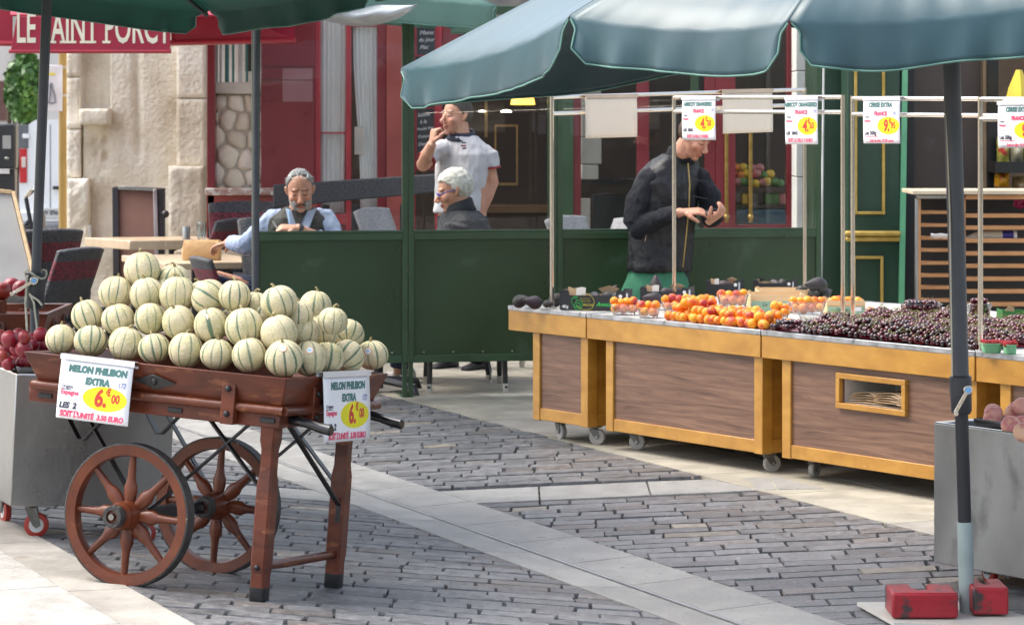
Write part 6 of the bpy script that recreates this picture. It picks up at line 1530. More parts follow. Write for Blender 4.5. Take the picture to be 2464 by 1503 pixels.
fbox('brown_screen',BRN,2185,2392,-330,gr,YP+.35,.1,rb)
fbox('black_frame',M('black frame',(.012,.012,.013),rough=.3),2376,2404,-330,gr,YP+.2,.14,rb,.004); fbox('tan_batten',M('tan batten',(.35,.24,.14),rough=.5),2366,2376,-330,470,YP+.25,.1,rb)
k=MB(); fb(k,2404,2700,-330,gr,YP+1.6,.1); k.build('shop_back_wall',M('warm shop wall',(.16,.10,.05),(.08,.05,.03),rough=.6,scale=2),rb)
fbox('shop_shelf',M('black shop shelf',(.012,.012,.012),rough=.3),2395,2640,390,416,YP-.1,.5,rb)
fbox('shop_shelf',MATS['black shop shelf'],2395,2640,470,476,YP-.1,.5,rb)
for i,(x0,x1,y0,y1,c,l) in enumerate(((2402,2428,330,390,(.55,.50,.10),'bag of green and yellow sweets on the upper shop shelf'),(2432,2462,340,390,(.5,.45,.3),'pale bag beside the sweets on the upper shop shelf'),(2466,2500,335,390,(.55,.5,.08),'yellow bag at the picture edge on the upper shelf'),(2396,2428,415,450,(.75,.35,.02),'orange and yellow bag on the lower shop shelf'),(2440,2470,425,468,(.4,.27,.12),'tan bag on the lower shop shelf'))):
    k=MB(); rows=[]
    for j in range(9):
        v=j/8; rows.append([P(lerp(x0,x1,t/8)+rn.uniform(-.8,.8),lerp(y1,y0,v),YP+.05)+V((0,-.06*math.sin(PI*v)*math.sin(PI*t/8)+rn.uniform(-.004,.004),0)) for t in range(9)])
    k.grid(rows); k.grid([[p+V((0,.06,0)) for p in r][::-1] for r in rows])
    tag(k.build('food_bag',M('bag '+str(i),c,tuple(x*.45 for x in c),rough=.25,scale=16,coat=.5,c3=(.5,.06,.04) if i in(0,3) else None,s3=14,p3=.58),sharp=180),l,'food bag','bags on the shop shelves')
k=MB(); k.tube([P(2396,461,YP-.25),P(2480,461,YP-.25)],.022,12); tag(k.build('blue_roll',M('navy roll',(.035,.035,.14),rough=.5)),'dark blue roll lying on top of the wooden rack','roll')
k=MB(); k.lathe([(.10,-.12),(.07,.0),(.02,.12)],4,Matrix.Translation(P(2452,212,YP-.3))); tag(k.build('yellow_sign',M('yellow sign',(.75,.55,.02),rough=.4)),'yellow hanging sign at the top right, under the parasol','sign')
# wooden rack
YK=17.9
rk=thing('slat_rack','wooden slatted tray rack with steel posts at the right edge','rack',P(2300,740,YK)); rk.location.z=0
SL=M('oiled rack slat',(.50,.25,.10),(.40,.185,.065),rough=.45,scale=6,coat=.2)
for y in (511,542,573,602,633,663,692,723): fbox('slat',SL,2212,2318,y-4,y+4,YK+.05,.10,rk,.004)
for y in (519,548,579,610,640,671,701,732): fbox('slat',SL,2323,2560,y-5,y+5,YK,.10,rk,.004)
fbox('top_shelf',M('pale rack top',(.66,.55,.40),rough=.4),2196,2560,458,468,YK-.05,.5,rk,.004); fbox('top_rail',SL,2323,2560,469,480,YK-.02,.05,rk,.004); fbox('top_rail',STEEL,2206,2318,469,478,YK+.02,.05,rk,.004)
for x0,x1,m in ((2203,2210,STEEL),(2318,2324,SL),(2210,2216,SL)): fbox('upright',m,x0,x1,478,GY0(YK),YK+.02,.05,rk,.003)
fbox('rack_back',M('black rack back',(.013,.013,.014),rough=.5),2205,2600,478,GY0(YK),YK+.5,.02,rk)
k=MB(); k.tube([P(2322,575,YK+.1),P(2350,567,YK+.1),P(2372,565,YK+.1),P(2412,566,YK+.1)],[.012,.022,.028,.028],14); o=k.build('wrapped_roll',M('cream wrapper',(.72,.66,.52),rough=.5)); k=MB(); k.tube([P(2411,566,YK+.1),P(2438,566,YK+.1)],.0285,14); k.build('blue_label',M('violet blue label',(.05,.04,.26),rough=.5),o); k=MB(); k.tube([P(2437,566,YK+.1),P(2446,566,YK+.1)],.0285,14); k.build('white_end',WHITEPAPER,o); tag(o,'cream wrapped roll with blue label on the rack slats','roll')
k=MB(); k.grid([[P(2330+j*16,500-i*8+rn.uniform(-4,4),YK+.15)+V((0,rn.uniform(-.03,.03),0)) for j in range(9)] for i in range(4)]); o=k.build('magenta_packet',M('magenta foil',(.40,.02,.11),(.25,.01,.07),rough=.25,scale=12,coat=.5),solid=.02,sharp=40); o.location=(.28,0,0); tag(o,'crumpled magenta packet on the upper rack slats','packet')
k=MB(); k.grid([[P(2240+j*12,572+2*((i+j)%2)-i*5,YK+.0-.03*i) for j in range(6)] for i in range(3)]); tag(k.build('white_paper',WHITEPAPER,solid=.004,sharp=180),'crumpled white paper sticking out of the rack','paper')
# ---- awning of the restaurant
AWN=cloth('crimson awning canvas',(.42,.022,.055),(.36,.018,.045),.6,.12,(.7,.05,.1))
aw=thing('shop_awning','crimson restaurant awning with white serif lettering on its valance','awning',P(300,100,19.5))
def quad(mb,pts,th=(0,.012,0)): mb.prism(pts,th)
YA=19.6
k=MB(); quad(k,[P(25,126,YA),P(410,126,YA),P(410,40,YA),P(40,40,YA)]); k.build('valance',AWN,aw,bevel=.003)
k=MB(); k.tube([P(22,124,YA+.01),P(412,124,YA+.01)],.014,8); k.build('valance_bar',SRED2,aw)
k=MB(); quad(k,[P(-60,106,YA+1.2),P(30,108,YA+1.2),P(30,-60,YA+1.2),P(-60,-60,YA+1.2)]); k.build('side_valance',AWN,aw); k=MB(); quad(k,[P(412,107,YA+.9),P(708,98,YA+.5),P(716,-40,YA+.9),P(412,-40,YA+.9)]); k.build('side_valance',AWN,aw)
k=MB(); k.tube([P(412,104,YA+.9),P(710,97,YA+.5)],.020,8); k.build('front_bar',SRED2,aw); k=MB(); k.tube([P(-60,104,YA+1.2),P(30,105,YA+1.2)],.02,8); k.build('front_bar',SRED2,aw)
k=MB(); quad(k,[P(25,40,YA),P(712,40,YA+.3),P(712,-120,YR+.2),P(25,-120,YR+.2)],(0,0,.012)); k.build('roof_sheet',AWN,aw)
k=MB(); textmesh(k,'LE SAINT PORCY',106*YA/F,frame4(P(38,70,YA-.003),V((1,0,-.004)),V((0,0,1)),V((0,-1,0))),0,0,.465,.006,'LEFT',.001)
zs_=min(v.z for v in k.v); xs_=sorted({round(v.x,3) for v in k.v if v.z<zs_+.022}); gr_=[[xs_[0],xs_[0]]]
for x in xs_[1:]:
    if x-gr_[-1][1]<.045: gr_[-1][1]=x
    else: gr_.append([x,x])
for x0_,x1_ in gr_:
    if .012<x1_-x0_<.13: k.ob(V((x0_-.018,YA-.0045,zs_+.003)),V((x1_-x0_+.036,0,0)),V((0,.003,0)),V((0,0,.016)))
# serifs: small feet under the uprights
k.build('lettering',M('cream lettering',(.85,.78,.60),rough=.5),aw,flat=True)
# ================================================================ far left street
YV=36.0
vn=thing('parked_van','white parked delivery van seen from behind at the left','van',P(60,600,YV)); vn.location.z=0
VW=M('white van paint',(.80,.82,.84),(.78,.80,.82),rough=.25,scale=2,coat=.4); zt=P(0,287,YV).z; x0=P(46,0,YV).x; x1=P(330,0,YV).x
k=MB(); rows=[]
for y_,(zz,ins) in ((0,(0,0)),):
    pass
prof=[(0,.30),(0,.9),(.02,1.35),(.10,zt-.08),(.2,zt-.01),(.5,zt)]
L_=4.0
def vrow(y): 
    n_=[]
    for dx,z in prof: n_.append(V((x0-1.0*0+dx,y,z)))
    for dx,z in prof[::-1]: n_.append(V((x1-dx,y,z)))
    return n_
rows=[vrow(YV+.05),vrow(YV+.0)]; 
k.grid([[v+V((0,0,0)) for v in vrow(YV)],[v for v in vrow(YV+L_)]]); k.add(vrow(YV),[tuple(range(12))[::-1]]); k.build('body',VW,vn,sharp=20,flat=True)
def vb(name,m,a,b,c,d,off=-.015,dp=.03,bv=.004): return fbox(name,m,a,b,c,d,YV+off,dp,vn,bv)
vb('tail_light',M('red tail lens',(.55,.02,.03),rough=.15,coat=.6),47,65,358,440); vb('indicator_lens',M('pale lens',(.75,.66,.6),rough=.15,coat=.6),52,62,378,403,-.025)
vb('corner_trim',M('grey van trim',(.13,.14,.155),rough=.4),44,68,300,357,-.012); vb('trim_clip',VW,54,70,322,333,-.03)
vb('door_gap',M('dark door gap',(.15,.16,.17),rough=.5),120,122,300,545,-.004,.01,0)
vb('bumper',M('grey bumper',(.20,.21,.23),rough=.5),46,330,535,572,-.10,.2,.03); vb('chrome_step',VW,46,330,508,535,-.07,.12,.02)
vb('licence_plate',M('plate reflective',(.68,.70,.70),rough=.4),98,145,500,524,-.09,.02); k=MB(); textmesh(k,'W 896',17*YV/F,frame4(P(121,512,YV-.095),V((1,0,0)),V((0,0,1)),V((0,-1,0))),0,0,.8,.002,'CENTER',.001); k.build('plate_lettering',M('plate ink',(.05,.05,.07),rough=.5),vn,flat=True)
vb('door_handle',M('black handle',(.02,.02,.02),rough=.4),127,148,448,456,-.05); vb('high_light',MATS['red tail lens'],150,165,300,312,-.01)
for x in (75,300): 
    q=P(x,575,YV); k=MB(); k.lathe([(.12,-.1),(.30,-.1),(.33,-.06),(.33,.06),(.30,.1),(.12,.1)],24,frame4(V((q.x,YV+.7,.33)),V((0,1,0)),V((0,0,1)),V((1,0,0)))); k.build('wheel',M('van tyre',(.02,.02,.02),rough=.8),vn)
# parking meter
pm=thing('parking_meter','black parking ticket machine at the left edge','parking meter',P(25,640,25)); pm.location.z=0
BKM=M('black machine paint',(.022,.024,.028),(.016,.017,.02),rough=.35,scale=4)
fbox('cabinet',BKM,-40,36,408,GY0(25),25,.12,pm,.01); fbox('head',BKM,-40,38,298,406,24.94,.14,pm,.02)
fbox('instruction_plate',M('grey plate',(.33,.34,.34),rough=.4),6,26,326,358,24.925,.01,pm); fbox('side_strip',M('dark strip',(.05,.055,.06),rough=.3),-14,-8,312,400,24.93,.01,pm)
fbox('name_strip',M('white strip',(.62,.63,.64),rough=.5),-6,22,407,418,24.93,.015,pm); k=MB(); k.ell(P(16,381,24.92),(.02,.01,.014),10,8); k.build('button',STEEL,pm)
# ochre sign post
sp=thing('sign_post','ochre street sign post with a pale lilac panel','sign post',P(151,640,26)); sp.location.z=0
OCH=M('ochre paint',(.34,.22,.065),(.28,.18,.05),rough=.5,scale=5); t=P(151,60,26); k=MB(); k.tube([V((t.x,26,0)),V((t.x,26,t.z+.5))],.036,14); k.build('pole',OCH,sp)
fbox('sign_panel',M('lilac sign panel',(.62,.60,.66),rough=.5),112,150,157,268,25.93,.02,sp,.006); fbox('yellow_bar',M('yellow bar',(.75,.62,.05),rough=.5),116,133,176,181,25.925,.006,sp)
k=MB(); 
for pts in (((119,208),(123,200),(127,207)),((121,207),(120,232),(117,250)),((125,208),(131,228),(134,246),(122,249))): k.tube([P(x,y,25.925) for x,y in pts],.010,6)
k.build('pictogram',M('grey pictogram',(.22,.22,.27),rough=.5),sp)
for y in (165,233): k=MB(); k.lathe([(.041,0),(.041,.02)],14,Matrix.Translation(P(151,y,26)),cap=False); k.build('clamp',STEEL,sp)
# bicycle
bc=thing('bicycle','dark bicycle parked behind the woven chairs at left','bicycle',P(100,660,22)); bc.location.z=0
wcx=P(112,655,22.2); wcx.z=.345
for dx in (0,-1.02):
    c_=wcx+V((dx,.1*-dx,0)); W=frame4(c_,V((.99,-.1,0)),V((0,0,1)),V((-.1,-.99,0))); k=MB(); k.lathe([(.31,-.016),(.345,-.012),(.345,.012),(.31,.016),(.305,0),(.31,-.016)],36,W,cap=False); w_=k.build('wheel',M('bike tyre',(.03,.03,.032),rough=.6),bc); k=MB()
    for i in range(12): a=2*PI*i/12; k.tube([c_,c_+V((.99,-.1,0))*.31*math.cos(a)+V((0,0,.31*math.sin(a)))],.0025,5)
    k.build('spokes',STEEL,w_)
hd=P(72,500,22.2); hd.z=.90; bk=wcx+V((-1.02,.1,0)); bb=wcx+V((-.6,.06,-.06)); st_=wcx+V((-.72,.07,.5))
k=MB()
for a,b in ((wcx,hd),(hd,hd+V((-.03,0,.16))),(hd,bb),(hd+V((0,0,-.06)),st_),(st_,bb),(bk,bb),(bk,st_),(st_,st_+V((-.03,0,.14)))): k.tube([a,b],.016,8)
k.build('frame',BKM,bc); k=MB(); q=hd+V((-.03,0,.17)); k.tube([q+V((.10,-.28,.05)),q+V((.07,-.12,.07)),q,q+V((.07,.12,.07)),q+V((.0,.28,.03))],.013,8); k.build('handlebar',CHROME,bc)
k=MB(); k.ell(st_+V((-.04,0,.16)),(.13,.07,.03),12,8); k.build('saddle',BKM,bc); k=MB(); k.box(hd+V((.08,-.05,-.02)),(.08,.1,.12)); k.build('headlamp',STEEL,bc,bevel=.01)
# A-frame board
af=thing('pavement_board','pale canvas pavement board with wooden edge, leaning at the left edge','board',P(30,650,17)); af.location.z=0
k=MB(); pts=[P(-60,700,17),P(84,700,17),P(25,462,17.3),P(-60,462,17.3)]; k.prism(pts,(0,.02,.0)); k.build('canvas',M('pale canvas',(.36,.35,.33),(.28,.27,.26),rough=.8,scale=3,bump=.1),af)
k=MB(); a,b=P(86,705,16.98),P(27,460,17.28); dv=b-a; k.ob(a,dv,(.02,0,0),(0,.035,0)); a=P(-60,458,17.28); k.ob(a,P(27,466,17.28)-a,(0,.035,0),(0,0,.02)); k.build('wood_edge',CRATEW,af)
# far building and hedge
fw_=thing('far_house','pale rendered house far down the street at left','building',P(60,300,60)); fw_.location.z=0
REN=M('pale render',(.70,.66,.62),(.64,.60,.56),rough=.9,scale=.6); fbox('wall',REN,-700,420,-420,560,60,6,fw_); fbox('window',M('brown shutter',(.16,.075,.06),rough=.6),-20,18,195,290,59.95,.08,fw_); fbox('window',MATS['dark glazing'],130,165,-60,60,59.95,.08,fw_); fbox('drain_pipe',PILS,28,34,-400,300,59.85,.1,fw_)
LEAF=M('ivy leaf green',(.085,.19,.035),(.04,.105,.02),rough=.45,scale=2.2,c3=(.15,.28,.05),s3=3,p3=.56)
iv=thing('ivy_bush','bright green leafy bush above the white van','bush',P(60,285,41)); k=MB(); rn=random.Random(6)
for i in range(2600):
    a=rn.uniform(0,2*PI); u=rn.random()**.5; v=rn.uniform(-1,1)
    px=62+44*u*math.cos(a)*(1-.15*v)+rn.uniform(-4,4); py=212+ 84*u*math.sin(a)+rn.uniform(-5,5)
    if px<40 and py<150: continue
    p=P(px,py,41+rn.uniform(-.5,.5)*(1-.5*u)); s=rn.uniform(.035,.075); d1=V((rn.uniform(-1,1),rn.uniform(-1,.2),rn.uniform(-1,1))).normalized(); d2=d1.cross(V((rn.uniform(-1,1),1,rn.uniform(-1,1)))).normalized()
    k.add([p-d1*s,p+d2*s*.55+d1*s*.1,p+d1*s,p-d2*s*.55+d1*s*.1],[(0,1,2,3)])
k.build('leaves',LEAF,iv,flat=True); k=MB(); q=P(62,290,41)
for i in range(7): k.tube([V((q.x+(i-3)*.05,41,0)),q+V(((i-3)*.08,0,.1)),P(30+i*11,170+abs(i-3)*12,41)],[.04,.03,.012],6)
k.build('stems',M('ivy stem',(.1,.07,.04),rough=.9),iv)
# upper stone seen between the canopies
ub=thing('upper_wall','grey weathered stone wall above the shopfront, seen between the canopies','wall',P(1250,0,YR+1)); k=MB(); rows=[[P(lerp(1100,1500,i/30),lerp(-300,60,j/20),YR+.35)+V((0,.04*mnoise.fractal(V((i*.3,j*.4,2)),.9,2,4),0)) for i in range(31)] for j in range(21)]; k.grid(rows[::-1]); k.build('wall_stone',M('grey upper stone',(.36,.34,.30),(.26,.24,.21),rough=.9,scale=5,bump=.5),ub,sharp=180)
# ================================================================ people
def fuse(mb,name,mats,parent,voxel=.006,it=3,disp=0,dscale=9,seed=0,paint=None,fac=.5):
    tmp=mb.build('tmp',[],None,flat=True); r=tmp.modifiers.new('r','REMESH'); r.mode='VOXEL'; r.voxel_size=voxel
    s=tmp.modifiers.new('s','SMOOTH'); s.iterations=it; s.factor=fac
    dg=bpy.context.evaluated_depsgraph_get(); me=bpy.data.meshes.new_from_object(tmp.evaluated_get(dg)); old=tmp.data; bpy.data.objects.remove(tmp); bpy.data.meshes.remove(old)
    me.name=name; me.materials.clear()
    for m in (mats if isinstance(mats,(list,tuple)) else [mats]): me.materials.append(m)
    if disp:
        me.update()
        ns=[v.normal.copy() for v in me.vertices]
        for v,n in zip(me.vertices,ns): 
            q=v.co*dscale; f=mnoise.noise(V((q.x+seed,q.y,q.z*.55)))+.5*mnoise.noise(V((q.x*2.3,q.y*2.3+seed,q.z*1.3))); v.co+=n*disp*f
    if paint:
        ca=me.color_attributes.new('tint','FLOAT_COLOR','POINT')
        for i,v in enumerate(me.vertices): ca.data[i].color=(*paint(v.co),1)
    inv=rootm(parent).inverted(); me.transform(inv)
    for p in me.polygons: p.use_smooth=True
    o=bpy.data.objects.new(name,me); COL.objects.link(o); o.parent=parent; return o
def sect(mb,secs,n=24,ex=.85):
    """loft of flattened superellipse sections: (centre, half width, half depth, yaw)"""
    rows=[]
    for c,rx,ry,yw in secs:
        c=V(c); X=V((math.cos(yw),math.sin(yw),0)); Y_=V((-math.sin(yw),math.cos(yw),0)); r=[]
        for i in range(n):
            a=2*PI*i/n; ca,sa=math.cos(a),math.sin(a); r.append(c+X*rx*math.copysign(abs(ca)**ex,ca)+Y_*ry*math.copysign(abs(sa)**ex,sa))
        rows.append(r)
    mb.grid(rows,closed=True); mb.add(rows[0],[tuple(range(n))[::-1]]); mb.add(rows[-1],[tuple(range(n))])
def hframe(c,fwd,roll=0):
    f=V(fwd).normalized(); x=f.cross(V((0,0,1))).normalized(); z=x.cross(f)
    if roll: q=Quaternion(f,roll); x=q@x; z=q@z
    return frame4(c,x,f,z)         # x = to the figure's right, y forward, z up
def head(mb,F_,s=1,nose=1,jaw=1,age=0):
    Rm=F_.to_3x3()
    def e(c,r): mb.ell(F_@(V(c)*s),V(r)*s,20,14,Rm)
    e((0,-.012,.035),(.074,.094,.088)); e((0,.022,-.018),(.064*jaw,.068,.088)); e((0,.035,-.066),(.048*jaw,.05,.045)); e((0,.066,-.092),(.026,.022,.02))
    for q in (-1,1):
        e((q*.030,.075,.030),(.026,.013,.0095)); e((q*.040,.058,-.022),(.026,.026,.026)); e((q*.031,.0745,.008),(.0155,.0115,.0095))
        mb.tube([F_@(V((q*.071,-.002,-.022))*s),F_@(V((q*.078,-.012,.0))*s),F_@(V((q*.081,-.018,.022))*s),F_@(V((q*.074,-.008,.026))*s)],[.008*s,.012*s,.013*s,.007*s],8)
        e((q*.012,.104*1,-.034),(.0095,.011,.009))
    mb.tube([F_@(V((0,.080,.022))*s),F_@(V((0,.095,-.005))*s),F_@(V((0,.108+.006*nose,-.028))*s),F_@(V((0,.100,-.040))*s)],[.009*s,.012*s,.0145*s,.009*s],10)
    e((0,.086,-.058),(.023,.012,.007)); e((0,.084,-.069),(.020,.012,.0075))
def neck(mb,F_,base,r=.058,s=1): mb.tube([F_@(V((0,-.018,-.03))*s),F_@(V((0,-.024,-.09))*s),V(base)],[r*.95*s,r*s,r*1.18],14)
def hand(mb,w,fwd,nrm,curl=.5,s=1,left=False,spread=.1):
    """palm with five fingers: w wrist, fwd along the fingers, nrm out of the palm"""
    w=V(w); f=V(fwd).normalized(); nn=V(nrm); nn=(nn-f*nn.dot(f)).normalized(); x=f.cross(nn)
    if left: x=-x
    pl=.085*s
    mb.tube([w-f*.03*s,w,w+f*.03*s,w+f*.07*s,w+f*.09*s],[.026*s,.027*s,.036*s,.039*s,.03*s],12,sx=.45) if False else None
    rows=[]
    for d,hw,ht in ((-.02,.026,.019),(.0,.027,.019),(.03,.037,.016),(.06,.041,.015),(.085,.040,.012),(.094,.034,.008)):
        rows.append([w+f*d*s+x*hw*s*math.cos(2*PI*i/14)+nn*ht*s*math.sin(2*PI*i/14) for i in range(14)])
    mb.grid(rows,closed=True); mb.add(rows[0],[tuple(range(14))[::-1]]); mb.add(rows[-1],[tuple(range(14))])
    for k,(off,L) in enumerate(((-.030,.072),(-.010,.082),(.011,.077),(.031,.060))):
        b=w+f*.082*s+x*off*s; d=(f+x*off*spread*18*.2).normalized(); pts=[b-f*.012*s,b]; a=0; cl=curl*(1+.08*k)
        for sg,q in zip((.45,.30,.25),(.75,1.0,.7)):
            a+=cl*q; dd=d*math.cos(a)+nn*math.sin(a); pts.append(pts[-1]+dd*L*sg*s)
        mb.tube(pts,[.0095*s,.0095*s,.0092*s,.0085*s,.0065*s],8)
    b=w+f*.018*s-x*.026*s; d1=(f*.62-x*.70+nn*.35).normalized(); d2=(f*.85-x*.25+nn*.5).normalized()
    mb.tube([b,b+d1*.034*s,b+d1*.034*s+d2*.032*s,b+d1*.034*s+d2*.032*s+(d2+nn*.4*curl).normalized()*.024*s],[.015*s,.0125*s,.011*s,.008*s],8)
SKIN=M('skin',(.58,.30,.20),(.51,.245,.155),rough=.48,scale=18,attr='tint',sss=.12,bump=.08,bscale=220)
def hair(F_,parent,name,mat,th,s=1,r=(.0785,.0995,.0945),c=(0,-.014,.036),amp=.005,seed=0,thick=.012):
    """cap of hair over the skull; th(local unit dir, local point) says where it grows"""
    mb=MB(); NU,NV=56,36; Rm=F_.to_3x3(); idx={}; vs=[]; fs=[]; keep=[]
    for i in range(NV+1):
        t=PI*i/NV
        for j in range(NU):
            p=2*PI*j/NU; d=V((math.sin(t)*math.cos(p),math.sin(t)*math.sin(p),math.cos(t))); q=V((d.x*r[0]+c[0],d.y*r[1]+c[1],d.z*r[2]+c[2]))
            k=th(d,q); keep.append(k>0); n_=mnoise.fractal(V((q.x*110+seed,q.y*70,q.z*70)),.7,2,4)
            vs.append(F_@((q+d*(amp*n_-.004*(1-min(1,max(0,k*25)))))*s))
    for i in range(NV):
        for j in range(NU):
            f=(i*NU+j,(i+1)*NU+j,(i+1)*NU+(j+1)%NU,i*NU+(j+1)%NU)
            if sum(keep[a] for a in f)>=3: fs.append(f)
    used=sorted({a for f in fs for a in f}); mp={a:i for i,a in enumerate(used)}
    mb.add([vs[a] for a in used],[tuple(mp[a] for a in f) for f in fs]); o=mb.build(name,mat,parent,sharp=180); mo=o.modifiers.new('solid','SOLIDIFY'); mo.thickness=thick*s; mo.offset=-.6; return o
def facepaint(F_,s,brow=(.3,.25,.22),lip=(.98,.76,.74),beard=None,bz=-.05,stub=None,closed=True):
    inv=F_.inverted()
    def f(p):
        q=(inv@p)/s; x,y,z=abs(q.x),q.y,q.z
        if not(-.2<z<.16 and x<.12 and abs(y)<.16): return (1,1,1)
        c=V((1,1,1))
        if y>.03:
            if x<.055 and x>.008 and abs(z-(.033-.10*(x-.03)**2*8))<.0055 and y>.06: return brow
            if .014<x<.047 and abs(z-(.004-.0*(x)))<.0035 and y>.062: return (.28,.2,.18)
            if not closed and .018<x<.043 and abs(z-.009)<.005: return (.42,.38,.36) if abs(x-.031)<.006 else (1.1,1.5,1.8)
            if x<.024 and -.076<z<-.051 and y>.075: c=V(lip) if abs(z+.0635)>.0025 else V((.45,.25,.25))
            ck=math.exp(-((x-.042)/.02)**2-((z+.022)/.022)**2); c=V((c.x*(1+.04*ck),c.y*(1-.10*ck),c.z*(1-.10*ck)))
            nk=math.exp(-(x/.018)**2-((z+.030)/.018)**2); c=V((c.x,c.y*(1-.12*nk),c.z*(1-.12*nk)))
            if stub and (z<-.04 or (x>.045 and z<-.02)): c=V((c.x*stub[0],c.y*stub[1],c.z*stub[2]))
        return tuple(c)
    return f
# ---------------------------------------------------------------- vendor
FAB_BLK=M('black quilted jacket',(.010,.0105,.013),(.006,.006,.008),rough=.5,scale=9,bump=.5,bscale=22)
FAB_KNIT=M('charcoal knit sleeve',(.012,.014,.021),(.008,.009,.014),rough=.9,scale=40,bump=.5,bscale=160)
def vendor():
    Y=17.2; g=P(1590,900,Y); root=thing('person','man in black jacket and green apron, head bent over what he holds in both hands','person',V((g.x,Y,0)))
    px=lambda x,y,dy=0: P(x,y,Y+dy)
    yw=R(38)      # chest turned to the camera's right
    HF=hframe(px(1669,333,-.12),V((.74,-.50,-.52)),R(-4))
    hipz=.86; b=MB(); head(b,HF,1.0,jaw=.95); neck(b,HF,px(1633,392,.0),.060)
    sect(b,[(px(1590,640),.15,.10,yw),(px(1592,560),.14,.10,yw),(px(1600,480),.165,.105,yw),(px(1612,425,-.01),.15,.085,yw),(px(1625,392,-.01),.09,.07,yw)])
    shR,elR,wrR=px(1553,420,-.13),px(1527,545,-.14),px(1640,510,-.32); shL,elL,wrL=px(1692,418,.06),px(1716,520,-.06),px(1712,528,-.27)
    wrL=px(1720,520,-.30); elL=px(1712,525,.02)
    b.tube([shR+V((.05,.02,-.05)),elR,lerp(elR,wrR,.5),wrR],[.04,.042,.038,.027],12); b.tube([shL+V((-.04,0,-.05)),lerp(shL,elL,.5),elL,wrL],[.04,.045,.04,.027],12)
    hp=V((px(1590,660).x,Y,hipz))
    X=V((math.cos(yw),math.sin(yw),0))
    for q in (-1,1): b.tube([hp+X*q*.09,hp+X*q*.10+V((0,0,-.42)),hp+X*q*.10+V((0,.03,-.80))],[.085,.06,.045],12)
    hand(b,wrR+V((.012,0,.0)),V((1,-.08,.06)),V((.12,.35,-.85)),.42,1.04,left=False); 
    hand(b,px(1708,532,-.33),V((.55,-.35,.42)),V((-.55,.5,.55)),.75,1.0,left=True)
    fuse(b,'body',SKIN,root,.0048,3,paint=facepaint(HF,1,brow=(.35,.22,.16),stub=(.86,.80,.80)))
    HAIRB=M('short brown hair',(.11,.065,.035),(.06,.035,.02),rough=.6,scale=60,bump=.5,bscale=200)
    hair(HF,root,'hair',HAIRB,lambda d,q:q.z-(-.045+.13*smooth((q.y+.075)/.15))+(.02 if abs(q.x)>.07 and q.y<.01 else 0),amp=.003)
    j=MB()
    sect(j,[(px(1588,652),.208,.150,yw),(px(1588,640),.212,.155,yw),(px(1590,600),.205,.155,yw),(px(1594,540),.20,.155,yw),(px(1600,480),.215,.155,yw),(px(1606,440),.225,.15,yw),(px(1612,412),.20,.13,yw),(px(1622,386),.145,.11,yw),(px(1634,372,-.02),.085,.085,yw)])
    t=fuse(j,'jacket_body',FAB_BLK,root,.008,3,.010,14,2)
    s=MB(); s.ell(shR+V((.02,.02,-.035)),(.07,.075,.075),14,10); s.tube([shR+V((.03,.02,-.03)),lerp(shR,elR,.5)+V((-.005,0,0)),elR+V((0,0,.02)),elR+V((.015,-.01,-.015)),lerp(elR,wrR,.35),lerp(elR,wrR,.92)],[.070,.075,.068,.066,.058,.046],14)
    s2=MB(); s2.ell(shL+V((-.02,.0,-.035)),(.068,.07,.072),14,10); s2.tube([shL+V((-.03,.0,-.03)),lerp(shL,elL,.5)+V((.015,0,0)),elL,lerp(elL,wrL,.4),lerp(elL,wrL,.85)],[.068,.070,.064,.056,.046],14)
    fuse(s,'sleeve',FAB_KNIT,root,.007,2,.010,19,5); fuse(s2,'sleeve',FAB_KNIT,root,.007,2,.010,19,8)
    c=MB(); rows=[]
    nb=px(1634,392,-.02)
    for i,(dz,r_) in enumerate(((0,.088),(.03,.082),(.062,.080),(.066,.074))): rows.append([nb+V((.02*dz/.06,-.03*dz/.06,dz+.012))+V((r_*math.cos(2*PI*k/24),r_*.98*math.sin(2*PI*k/24),.022*math.cos(2*PI*k/24-2.6))) for k in range(24)])
    c.grid(rows,closed=True); c.build('collar',FAB_KNIT,root,solid=.008,sharp=180)
    # zip down the chest, pocket zip
    fr=lambda x,y:px(x,y)+V((math.sin(yw),-math.cos(yw),0))*0
    z=MB(); pts=[]
    for (x,y) in ((1652,392),(1656,440),(1654,500),(1648,560),(1640,640)):
        a=px(x,y); pts.append(V((a.x,Y-.15+.02*abs(y-520)/130,a.z)))
    z.tube(pts,.0045,6); z.build('zip',M('brass zip',(.55,.42,.16),rough=.35,metal=.8),root)
    z=MB(); q0,q1=px(1560,545,-.175),px(1549,590,-.165); z.tube([q0,lerp(q0,q1,.5)+V((0,-.004,0)),q1],.004,6); z.tube([q1,q1+V((0,-.004,-.02))],.006,6); z.build('pocket_zip',CHROME,root)
    for k_,yy in enumerate((430,470,510,550,590)):
        z=MB(); pts=[]
        for i in range(7): a=px(1662+i*7,yy+i*1.5,0); pts.append(V((a.x,Y-.148+.020*i**1.3*.55,a.z)))
        if yy<520: z.tube(pts,.004,6); z.build('quilt_seam',MATS['black quilted jacket'],root)
    a=MB(); APM=M('green apron cloth',(.045,.215,.115),(.035,.17,.09),rough=.75,scale=5,bump=.4,bscale=9)
    sect(a,[(px(1577,900),.235,.175,yw),(px(1577,760),.235,.175,yw),(px(1578,700),.215,.160,yw),(px(1582,650),.180,.128,yw),(px(1585,610),.165,.115,yw)]); fuse(a,'apron',APM,root,.009,2,.008,10,4)
    tr=MB(); 
    for q in (-1,1): tr.tube([hp+X*q*.09,hp+X*q*.10+V((0,0,-.42)),hp+X*q*.10+V((0,.02,-.80))],[.105,.08,.07],12)
    fuse(tr,'trousers',M('dark trousers',(.02,.022,.03),rough=.8,scale=9),root,.012,2)
